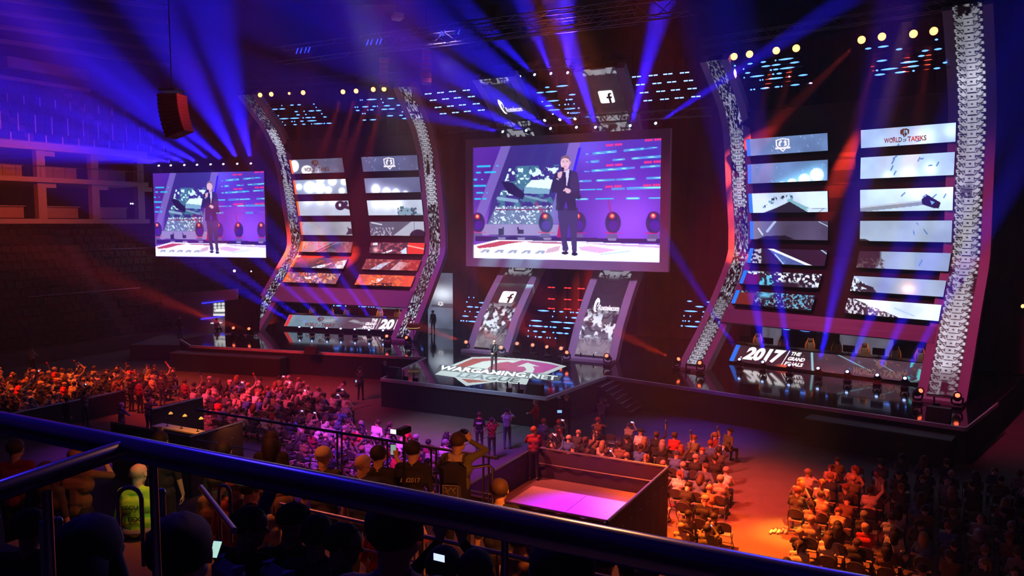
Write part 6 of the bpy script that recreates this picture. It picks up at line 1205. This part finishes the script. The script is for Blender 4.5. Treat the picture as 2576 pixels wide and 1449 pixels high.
t = thing('crowd_barrier', 'long red-topped barrier behind the far left block', 'barrier', FC.M(-15.2, 13.4, 0, -PI / 2)); b = MB(); b.tube([(0, 0, 1.1), (6.2, 0, 1.1)], .05, 8); b.build('top_rail', RAILM, t); b = MB(); b.box((3.1, 0, .53), (6.2, .06, 1.05)); b.build('barrier_cloth', BOXC, t)

# ------------------------------------------------------------------ the left stands
CONC = mat('warm concrete', (.42, .30, .26), .9, var=.15, scale=1.5); SEATB = mat('dark stand seats', (.012, .008, .012), .7, var=.4, scale=6); STEP = mat('stand steps', (.10, .07, .075), .9)
t = thing('lower_stand', 'dark sloping lower stand of empty seats left of the hall', 'stand', FC.M(-33, 0, 0)); NR = 14
b = MB()
for k in range(NR): b.box((-.3 - k * .62, 0, .5 + k * .31), (.62, 46, 1.0 + k * .62))
b.build('terrace', STEP, t)
b = MB()
for k in range(NR):
    for j in range(72):
        if j % 18 in (0, 1): continue
        y = -22.5 + j * .62; b.box((-.25 - k * .62, y, 1.22 + k * .62), (.42, .5, .07)); b.box((-.47 - k * .62, y, 1.45 + k * .62), (.07, .5, .5))
tag(b.build('stand_seats', SEATB, t), kind='stuff')
for k, y in ((4, -2), (9, 3)): 
    b = MB(); b.tube([(-.3 - k * .62, y - 4, 1.9 + k * .62), (-.3 - k * .62, y + 5, 1.9 + k * .62)], .025, 6); b.build('hand_rail', RAILM, t)
t = thing('suite_tier', 'orange-lit concrete suites with thick pillars above the left stand', 'stand', FC.M(-36.5, 0, 0))
for z, th, dep, nm in ((9.75, .35, 8, 'suite_floor'), (12.75, .35, 8, 'suite_floor'), (15.15, .55, 8, 'balcony_front')):
    b = MB(); b.box((-dep / 2 + .3, -8, z), (dep, 25, th)); b.build(nm, CONC, t)
for y in (-16.5, -12.3, -8.3, -4.1, .1, 4.1):
    for z0, z1 in ((9.92, 12.58), (12.92, 14.88)): b = MB(); b.box((-.35, y, (z0 + z1) / 2), (.5, .62, z1 - z0)); b.box((-.35, y + .5, z1 - .2), (.4, 1.2, .35)); b.build('pillar', CONC, t)
for z in (10.0, 13.0):
    for y in (-14.4, -10.2, -6, -1.8, 2.4): b = MB(); b.box((-1.8, y, z + .42), (.15, 2.9, .85)); b.box((-1.7, y, z + .86), (.4, 3.0, .06)); b.build('parapet', CONC, t)
b = MB(); b.box((-7.6, -8, 12.6), (.2, 25, 5.6)); b.build('back_panel', SEATB, t)
b = MB()
for y in np.arange(-16, 4.2, .9): b.tube([(.2, y, 12.9), (.2, y, 13.75)], .015, 4)
b.tube([(.2, -16, 13.75), (.2, 4.2, 13.75)], .02, 4); b.build('thin_railing', TRM, t)
t = thing('upper_stand', 'blue-lit upper stand with rows of pale glint-coloured railing posts', 'stand', FC.M(-36.5, 0, 0)); b = MB()
for k in range(9): b.box((-1 - k * .95, -6, 15.5 + k * .32), (.95, 28, .1 + k * .62))
b.build('terrace', STEP, t); b = MB()
for k in range(9):
    for j in range(43):
        if j % 12 == 0: continue
        y = -19 + j * .62; b.box((-1.1 - k * .95, y, 15.75 + k * .63), (.42, .5, .08)); b.box((-1.3 - k * .95, y, 16.0 + k * .63), (.07, .5, .5))
tag(b.build('stand_seats', SEATB, t), kind='stuff'); GLN = mat('glint-coloured post', (.9, .7, .65), .5, 0)  # glint of the posts is put into a pale matte colour
for row, (x, z, hh) in enumerate(((.1, 15.42, .55), (-1.6, 16.3, 1.3), (-5.5, 18.6, .9))):
    for y in np.arange(-15 + row * .3, 7, 1.25): b = MB(); b.tube([(x, y, z), (x, y, z + hh)], .035, 6); b.build('railing_post', GLN, t)
b = MB(); b.box((-9.6, 2.5, 22.6), (1.2, 7, .9)); b.box((-9.6, -8, 22.6), (1.2, 12, .8)); b.box((-8.6, 1.2, 21.2), (.3, 9, .3)); b.build('roof_beam', CONC, t)
b = MB()
for k in range(5): b.tube([(-11 - k * .4, -8, 24.2 + k * 1.1), (-6, 12, 24.2 + k * 1.3)], .22, 8)
tag(b.build('roof_ducts', CONC, t), kind='stuff')
t = thing('right_stand', 'almost black stand at the far right edge of the hall', 'stand', FC.M(31, 4, 0)); b = MB()
for k in range(12): b.box((k * .8, 0, .5 + k * .3), (.8, 26, 1 + k * .6))
b.build('terrace', STEP, t)

# ================================================================== the camera's balcony
CHR = mat('polished dark rail', (.45, .45, .5), .24, .95, coat=.5); STEEL = mat('stainless steel rail', (.5, .47, .48), .28, 1.0); CONCF = mat('balcony floor', (.20, .15, .14), .85)
RZ = 9.65 - .5
t = thing('balcony_railing', 'thick glossy dark rail running across the foreground', 'railing', Matrix.Translation((0, 1.3, 8.05)))
def L5(v): return Vector(v) - Vector((0, 1.3, 8.05))
a = at_z(-260, 1010, RZ); c = at_z(2300, 1525, RZ); d = (c - a).normalized(); c = a + d * 3.6
b = MB(); b.tube([L5(a), L5(c)], .0275, 28); b.build('top_rail', CHR, t, True)
j = at_z(312, 1128, RZ); e = at_z(-150, 1285, RZ + .0); b = MB(); b.tube([L5(j + V(0, 0, -.004)), L5(j.lerp(e, .03)), L5(e)], [.019, .0205, .0205], 20); b.ball(L5(j), .024, n=16, m=10); b.build('side_rail', CHR, t, True)
def below(px, py0, z0=8.05):
    p = at_z(px, py0, RZ - .03); return p
for px, py, r_ in ((385, 1160, .0095), (118, 1235, .0095), (1270, 1340, .0065)):
    p = at_z(px, py, RZ - .02); b = MB(); b.tube([L5((p.x, p.y, RZ - .02)), L5((p.x, p.y, 8.06))], r_, 10); b.build('post', CHR, t, True)
b = MB(); b.tube([L5(a + V(0, .02, -.55)), L5(c + V(0, .02, -.55))], .008, 8); b.build('lower_rail', CHR, t)
# stepped seating below the balcony
t = thing('near_terrace', 'dark stepped floor of the near stand under the railing', 'terrace', FC.M(0, 0, 0)); Mi = t.matrix_basis.inverted(); U, Nn = FC.U, FC.N
org = FC.loc(V(0, 0, 0)); n0 = org[1]; u0 = org[0]
STEPS = [(n0 + 1.5, n0 - 1.5, 8.05), (n0 - 1.5, n0 - 2.9, 7.4), (n0 - 2.9, n0 - 3.8, 6.9), (n0 - 3.8, n0 - 4.9, 6.5), (n0 - 4.9, n0 - 6.0, 6.1), (n0 - 6.0, n0 - 10.4, 5.2), (n0 - 10.4, n0 - 10.8, 2.0)]
b = MB()
for na, nb, z in STEPS: b.box((u0, -(na + nb) / 2, z / 2), (16, na - nb, z - .01))
b.build('stepped_floor', CONCF, t)
def bp5(u, dn, z): return FC.p(u0 + u, n0 - dn, z)
# steel rail of the lower walkway
def steel_rail(u_a, u_b, dn, zf, h, label, posts, mids=2):
    t = thing('walkway_railing', label, 'railing', FC.M(u0, n0 - dn, zf)); b = MB(); b.tube([(u_a, 0, h), (u_b, 0, h)], .023, 12); b.build('top_rail', STEEL, t, True)
    for k in range(mids): b = MB(); b.tube([(u_a, 0, h * (k + 1) / (mids + 1)), (u_b, 0, h * (k + 1) / (mids + 1))], .009, 6); b.build('mid_rail', STEEL, t)
    for x in posts:
        for s in (-.045, .045): b = MB(); b.box((x + s, 0, h / 2), (.018, .03, h)); b.build('post', STEEL, t)
ua = FC.loc(at_d(700, 1268, 6.9)); 
def u_of(px, py, dn):                # where the ray meets the vertical plane dn in front of the camera
    q = on(FC, px, py, n0 - dn); return FC.loc(q)
A_ = u_of(705, 1268, 5.7); B_ = u_of(1600, 1470, 5.7); zt = (A_[2] + B_[2]) / 2
steel_rail(A_[0] - u0, B_[0] - u0 + .6, 5.7, 6.1, zt - 6.1, 'stainless railing of the walkway below, running right across the lower middle', [A_[0] - u0 + .05, u_of(870, 1310, 5.7)[0] - u0, u_of(1055, 1350, 5.7)[0] - u0, u_of(1240, 1390, 5.7)[0] - u0, u_of(1560, 1449, 5.7)[0] - u0])
A_ = u_of(820, 1215, 9.7); B_ = u_of(1238, 1240, 9.7); steel_rail(A_[0] - u0 - 3, B_[0] - u0 + .1, 9.7, 5.2, 1.1, 'dark-lit railing in front of the standing onlookers', [A_[0] - u0 + .3 + k * (B_[0] - A_[0] - .4) / 3 for k in range(4)], 1)
A_ = u_of(1240, 1245, 9.2)
b = MB(); b.tube([(0, 0, 0), (0, 0, 1.12), (-.05, -.05, 1.17), (-.5, -.7, 1.17)], .022, 10); o = b.build('rail_end', STEEL, None, True); o.matrix_basis = FC.M(A_[0], A_[1], 5.2); tag(o, 'bent end of the railing beside the curtained control box', 'railing')
def hoop(px, py, d, w, h, label, rz=0):
    p = at_d(px, py, d); t = thing('hoop_handrail', label, 'handrail', frameM(p, HD + rz)); b = MB(); b.tube([(-w / 2, 0, -h)] + [(w / 2 * -math.cos(k * PI / 8), 0, w / 2 * math.sin(k * PI / 8)) for k in range(9)] + [(w / 2, 0, -h)], .016, 10); b.build('hoop', STEEL, t, True)
hoop(565, 1240, 6.6, .13, .42, 'stainless hoop handrail on the steps left of the walkway railing'); hoop(326, 1255, 5.6, .17, .5, 'stainless hoop handrail in front of the person in the lime vest', .5); hoop(420, 1335, 3.4, .10, .6, 'dark hoop handrail low beside the railing post', .9)
def bar(pa, pb, r, label, m=STEEL):
    b = MB(); b.tube([(0, 0, 0), pb - pa], r, 10); o = b.build('handrail_bar', m, None, True); o.matrix_basis = Matrix.Translation(pa); tag(o, label, 'handrail')
bar(at_d(505, 1225, 5.2), at_d(590, 1335, 4.0), .017, 'sloping handrail bar running down to the right by the hoops')
for px, py, h_, lab in ((110, 1320, 1.1, 'left short thick rail post'), (146, 1312, 1.1, 'right short thick rail post'), (405, 1240, 1.2, 'thick rail post beside the lime vest')):
    p = at_d(px, py, 3.6); b = MB(); b.tube([(0, 0, 0), (0, 0, -h_)], .021, 12); b.ball((0, 0, 0), .023, n=12, m=8); o = b.build('rail_post', CHR, None, True); o.matrix_basis = Matrix.Translation(p); tag(o, lab + ' in the lower left foreground', 'rail post')
# bright concourse floor plates seen through the railing
b = MB(); q = u_of(1230, 1400, 6.9); b.box((q[0] + .3, -(n0 - 7.4), 5.212), (3.0, 2.6, .03)); o = b.build('pale_floor_mat', mat('pale tiles', (.75, .62, .5), .7)); tag(o, 'pale floor mat glowing orange below the walkway railing', 'floor mat'); o.matrix_basis = Matrix.Translation((0, 0, 0)) @ FC.M(0, 0, 0)
# ------------------------------------------------------------------ onlookers standing on the walkway
NST = body_mesh('near standing body', stpose(short=True, head=(0, 4, 0)), .011); NCAM = body_mesh('near camera body', stpose(arms=(((-.10, .26, 1.42), (-1, .1, -1), (.4, .3, .85), (.3, 1, 0), .7), ((.12, .20, 1.60), (1, .1, -.6), (-.4, .1, .9), (-.3, 1, 0), .75)), head=(-14, 2, 0)), .010)
NPH = body_mesh('near phone body', stpose(short=True, head=(0, 0, 0), arms=(((-.20, .10, .95), (-.5, -1, 0), (.1, .6, -.7), (1, 0, 0), .4), ((.17, .34, 1.50), (1, .1, -1), (-.1, .2, 1), (-.3, 1, 0), .5))), .010)
NSIT = body_mesh('near seated body', sitpose(head=(0, -4, 0), hs=1.1), .012); NSIT2 = body_mesh('near seated turning', sitpose(head=(-50, 4, 0), lean=6, hs=1.1), .012); NSITP = body_mesh('near seated with phone', sitpose(hs=1.1, head=(0, 2, 0), arms=(((-.06, .32, 1.28), (-1, .2, -1), (.2, .2, 1), (0, 1, 0), .6), ((.07, .32, 1.28), (1, .2, -1), (-.2, .2, 1), (0, 1, 0), .6))), .012)
def near(body, px, py_head, d, hz, zf, rz, label, top, leg, hair, **k):
    """head seen at px; feet on floor zf, the head hz above it"""
    sc_ = k.pop('scale', 1.0); p = at_z(px, py_head, zf + hz * sc_); return person(body, frameM(V(p.x, p.y, zf), HD + rz + .42), label, top, leg, k.pop('skin', 0), hair, k.pop('group', None), scale=sc_, **k)
ST, SI = 1.63, 1.25
G = 'onlookers standing on the walkway'
near(NST, 680, 1108, 9.0, ST, 5.2, .1, 'person in silhouette with dark hair standing at the left of the onlookers', 'black', 'black', ('long', 'dark'))
cp = near(NST, 812, 1150, 8.6, ST, 5.2, .2, 'person in a backwards tan cap and dark vest standing on the walkway', 'charcoal', 'black', ('cap', 'beige'))
near(NST, 908, 1168, 7.6, ST, 5.2, -.2, 'bald person in a dark jacket standing on the walkway', 'navy', 'black', None, skin=0)
pw = near(NPH, 950, 1146, 8.4, ST, 5.2, .05, 'person in a black 2017 T-shirt holding up a phone', 'black', 'black', ('short', 'dark'))
te = near(NST, 1037, 1134, 8.6, ST, 5.2, 0, 'person in a black T-shirt with a 2017 print and bushy hair', 'black', 'black', ('short', 'dark'))
bp_ = near(NCAM, 1150, 1112, 8.6, ST, 5.2, -.08, 'person with a big black backpack photographing the stage from the walkway', 'olive', 'black', ('short', 'brown'))
GRP = mat('grey print', (.35, .33, .35), .8)
for o in (pw, te): text_mesh('lettering', '2017', V(-.03, -.132, 1.27), V(.12, -.132, 1.27), V(-.03, -.127, 1.33), GRP, o, .03)
b = MB()
for k in range(3): b.add([(-.13 + k * .035, -.132, 1.27), (-.105 + k * .035, -.132, 1.27), (-.10 + k * .035, -.127, 1.33), (-.12 + k * .035, -.127, 1.315)], [(0, 1, 2, 3)])
b.build('printed_mark', GRP, te)
mb_ = bp_.matrix_basis; bk = backpack(mb_ @ Matrix.Translation((0, -.24, 1.18)), PM['black'], PM['charcoal'], 'big black backpack with a square grey line print', 1.12)
b = MB(); x0, x1, z0, z1, y = -.09, .08, -.17, 0.0, -.125
for a, c in (((x0, z0), (x1, z0)), ((x1, z0), (x1, z1)), ((x1, z1), (x0, z1)), ((x0, z1), (x0, z0)), ((x0 + .02, z1 - .02), (-.03, -.07)), ((-.03, -.07), (.0, -.02)), ((.0, -.02), (.05, -.09)), ((-.07, -.06), (-.02, -.1)), ((.02, -.05), (.06, -.02))): b.tube([(a[0], y, a[1]), (c[0], y, c[1])], .004, 5)
for cx_ in (-.06, -.02): b.tube([(cx_ + .012 * math.cos(k * PI / 4), y, -.14 + .016 * math.sin(k * PI / 4)) for k in range(9)], .003, 4)
b.build('line_print', GRP, bk)
b = MB(); b.tube([(-.1, -.06, 1.46), (0, -.13, 1.43), (.1, -.06, 1.46)], [.04, .065, .04], 10); b.ball((0, -.12, 1.40), (.12, .07, .07), n=14, m=8); b.build('hood', PM['beige'], bp_, True)
def camera(M, label, s=1.0):
    t = thing('camera', label, 'camera', M @ Matrix.Scale(s, 4)); b = MB(); b.box((0, 0, 0), (.14, .07, .10), bev=.015); b.box((0, 0, .06), (.05, .06, .03), bev=.008); b.build('camera_body', DARKM, t); b = MB(); b.tube([(0, .03, 0), (0, .06, 0), (0, .13, 0)], [.036, .04, .042], 14); b.build('camera_lens', DARKM, t); return t
camera(mb_ @ Matrix.Translation((.02, .25, 1.64)), 'black camera held up by the person with the big black backpack', 1.3)
for px_, py_, rz_, lab in ((1237, 1156, .47, 'camera held by the person in the checked shirt'), (1276, 1130, .42, 'camera held by the person with the grey backpack'), (1511, 1096, -.25, 'camera held by the photographer beside the stage steps'), (330, 1036, -.1, 'camera held by the photographer at the barrier')): camera(frameM(at_z(px_, py_, 0), HD + rz_) @ Matrix.Translation((0, .30, 1.60)), lab)
phone(pw.matrix_basis @ Matrix.Translation((.13, .36, 1.60)), 'tall phone showing a picture, held up by the onlooker in black', None, .075, .15, mat('phone picture', (.2, .3, .3), .3, emit=(.25, .42, .38), es=.8, sample='NONE'))
p = at_d(1003, 1088, 9.2); t = thing('video_camera', 'small video camera with a lit screen on a tall stand among the onlookers', 'video camera', frameM(p, HD)); b = MB(); b.box((0, .1, 0), (.09, .2, .08), bev=.01); b.build('camera_body', DARKM, t); b = MB(); b.box((-.08, .0, 0), (.075, .01, .05)); b.build('flip_screen', mat('white screen', (.8, .8, .9), .3, emit=(.8, .85, 1), es=1.5, sample='NONE'), t); b = MB(); b.tube([(0, .1, -.04), (0, .1, 5.0 - p.z)], .014, 6); b.build('camera_stand', DARKM, t)
p = at_d(1035, 1265, 8.0)
# lime vest
hv = near(NST, 343, 1192, 9.4, ST, 5.2, .12, 'bald person in a lime reflective vest standing by the lower left handrails', 'hivis', 'black', None)
RV = mat('grey reflective band', (.25, .27, .35), .4); b = MB(); b.tube([(.155 * math.cos(a), .01 + .15 * math.sin(a), 1.0) for a in [2 * PI * k / 16 for k in range(17)]], .03, 6, caps=False); b.v = [(x, y, 1.0 + (z - 1.0) * 1.0) for x, y, z in b.v]; b.build('reflective_band', RV, hv, True)
DKP = mat('dark print', (.03, .05, .02), .8); text_mesh('lettering', 'SECU', V(-.12, -.135, 1.26), V(.06, -.135, 1.26), V(-.12, -.132, 1.31), DKP, hv, .02); text_mesh('lettering', 'ITEX', V(-.09, -.14, 1.13), V(.09, -.14, 1.13), V(-.09, -.138, 1.18), DKP, hv, .02)
# seated rows right below the camera
for px, py, d, zf, rz, lab, top, hair, body in (
    (985, 1335, 2.45, 7.4, .0, 'big dark head and shoulders directly in front of the railing', 'navy', ('short', 'dark'), NSIT), (1415, 1440, 3.3, 7.4, .05, 'round dark head at the bottom edge right of the thin post', 'black', ('short', 'dark'), NSIT),
    (790, 1345, 4.5, 6.5, .0, 'person in a dark blue top with short dark hair, left of the big dark head', 'navy', ('short', 'dark'), NSIT), (722, 1318, 4.9, 6.5, .1, 'person in a flat dark cap seated on the near terrace', 'black', ('cap', 'black'), NSIT2), (833, 1368, 4.4, 6.5, -.5, 'dark-haired person seated just left of the steel posts', 'charcoal', ('short', 'dark'), NSIT2),
    (600, 1325, 4.6, 6.5, -.3, 'person with face turned right near the sloping bar', 'black', ('short', 'dark'), NSIT2), (1110, 1432, 4.0, 6.5, 0, 'dark head holding up a lit phone at the lower edge', 'black', ('short', 'dark'), NSITP), (1195, 1440, 4.4, 6.5, .1, 'dark rounded head right of the raised phone', 'black', ('short', 'brown'), NSIT),
    (440, 1395, 3.2, 7.4, .2, 'dark seated person in navy holding a glowing phone low', 'navy', ('short', 'dark'), NSIT), (200, 1400, 3.0, 7.4, 0, 'almost black seated figure in the lower left corner', 'black', ('long', 'dark'), NSIT), (60, 1330, 4.6, 6.5, 0, 'dark seated figure at the left edge', 'charcoal', ('short', 'dark'), NSIT)):
    near(body, px, py, d, SI, zf, rz, lab, top, 'black', hair)
phone(frameM(at_d(1106, 1402, 3.75), HD), 'lit phone held up sideways at the lower edge', None, .07, .04, PHS); phone(frameM(at_d(543, 1383, 3.1), HD + .3) @ Matrix.Rotation(-.7, 4, 'X'), 'glowing phone held low by the seated person in navy', None, .04, .075, mat('green phone picture', (.3, .4, .3), .3, emit=(.45, .75, .65), es=1, sample='NONE'))
# people on the walkway below the railing
ii = 0
for px, py, d, top, hc, rz, body in ((715, 1255, 9.6, 'beige', ('long', 'light'), .4, NST), (590, 1225, 8.6, 'maroon', ('short', 'light'), .2, NST), (620, 1232, 8.8, 'charcoal', ('short', 'dark'), -.8, NST), (545, 1215, 9.0, 'brown', ('short', 'brown'), 0, NST), (970, 1290, 9.4, 'red', ('short', 'brown'), -.3, NPH), (1300, 1362, 8.0, 'brown', ('short', 'brown'), -.9, NST), (1347, 1388, 8.2, 'olive', ('short', 'brown'), -1.2, NST), (1395, 1400, 8.8, 'black', ('long', 'brown'), .2, NST), (1480, 1408, 8.4, 'olive', ('short', 'light'), -1.0, NST), (1525, 1412, 9.0, 'charcoal', ('short', 'brown'), .1, NST), (1590, 1432, 8.4, 'brown', ('short', 'brown'), .4, NST), (1620, 1443, 8.0, 'beige', ('short', 'grey'), -.7, NST), (1440, 1395, 9.4, 'maroon', ('tail', 'dark'), .3, NST), (35, 1130, 9.6, 'maroon', ('short', 'brown'), .3, NST), (190, 1150, 9.4, 'brown', ('short', 'light'), .1, NPH), (110, 1190, 9.2, 'charcoal', ('long', 'brown'), 0, NST), (400, 1110, 10.6, 'black', ('short', 'dark'), .2, NST), (560, 1135, 10.4, 'black', ('short', 'dark'), .1, NST), (1256, 1235, 10.8, 'black', ('short', 'brown'), .1, NST)):
    zf = 5.2 if d < 10 else 5.2
    near(body, px, py, d, ST, zf, rz, 'onlooker in %s with %s hair on the lower walkway, %s from the left' % (DESC[top], hc[1], nth(ii)), top, 'black', hc, group='onlookers on the lower walkway'); ii += 1
stick(frameM(at_d(655, 1300, 5.2), HD) @ Matrix.Rotation(.5, 4, 'Y'), 'blue inflatable stick with a white end held up in the near rows', None, 'blue', 'white', .38)
for i, (px, py, w, h_) in enumerate(((575, 1435, .34, .12), (700, 1447, .34, .1))):
    p = at_d(px, py, 3.2); t = thing('terrace_seat', 'grey rounded seat back at the bottom edge, %s one' % ('left', 'right')[i], 'seat', frameM(p, HD - .3)); b = MB(); b.box((0, 0, -.2), (.24, .07, .48), bev=.034); b.build('seat_back', mat('grey seat shell', (.30, .26, .32), .7), t); b = MB(); b.box((0, .2, -.35), (.24, .4, .06), bev=.02); b.build('seat_cushion', mat('grey seat shell', (.3, .26, .32), .7), t)
# traffic-cone shaped cup and wheelchair-like pushchair by the box
p = at_z(1232, 1245, 0); t = thing('wheeled_case', 'small dark wheeled frame with a hoop handle beside the control box', 'trolley', frameM(at_z(1215, 1300, 0), HD)); b = MB(); b.box((0, 0, .45), (.5, .4, .5), bev=.03); b.build('case_body', DARKM, t); b = MB(); b.tube([(-.25, -.25, .1), (-.25, -.25, .9), (-.15, -.25, 1.0), (.15, -.25, 1.0), (.25, -.25, .9), (.25, -.25, .1)], .018, 8); b.build('hoop_handle', STEEL, t)
for x in (-.22, .22):
    for y in (-.18, .18): b = MB(); b.lathe([(.07, -.015), (.09, 0), (.07, .015)], 12, Matrix.Translation((x, y, .09)) @ Matrix.Rotation(PI / 2, 4, 'Y')); b.build('wheel', DARKM, t)
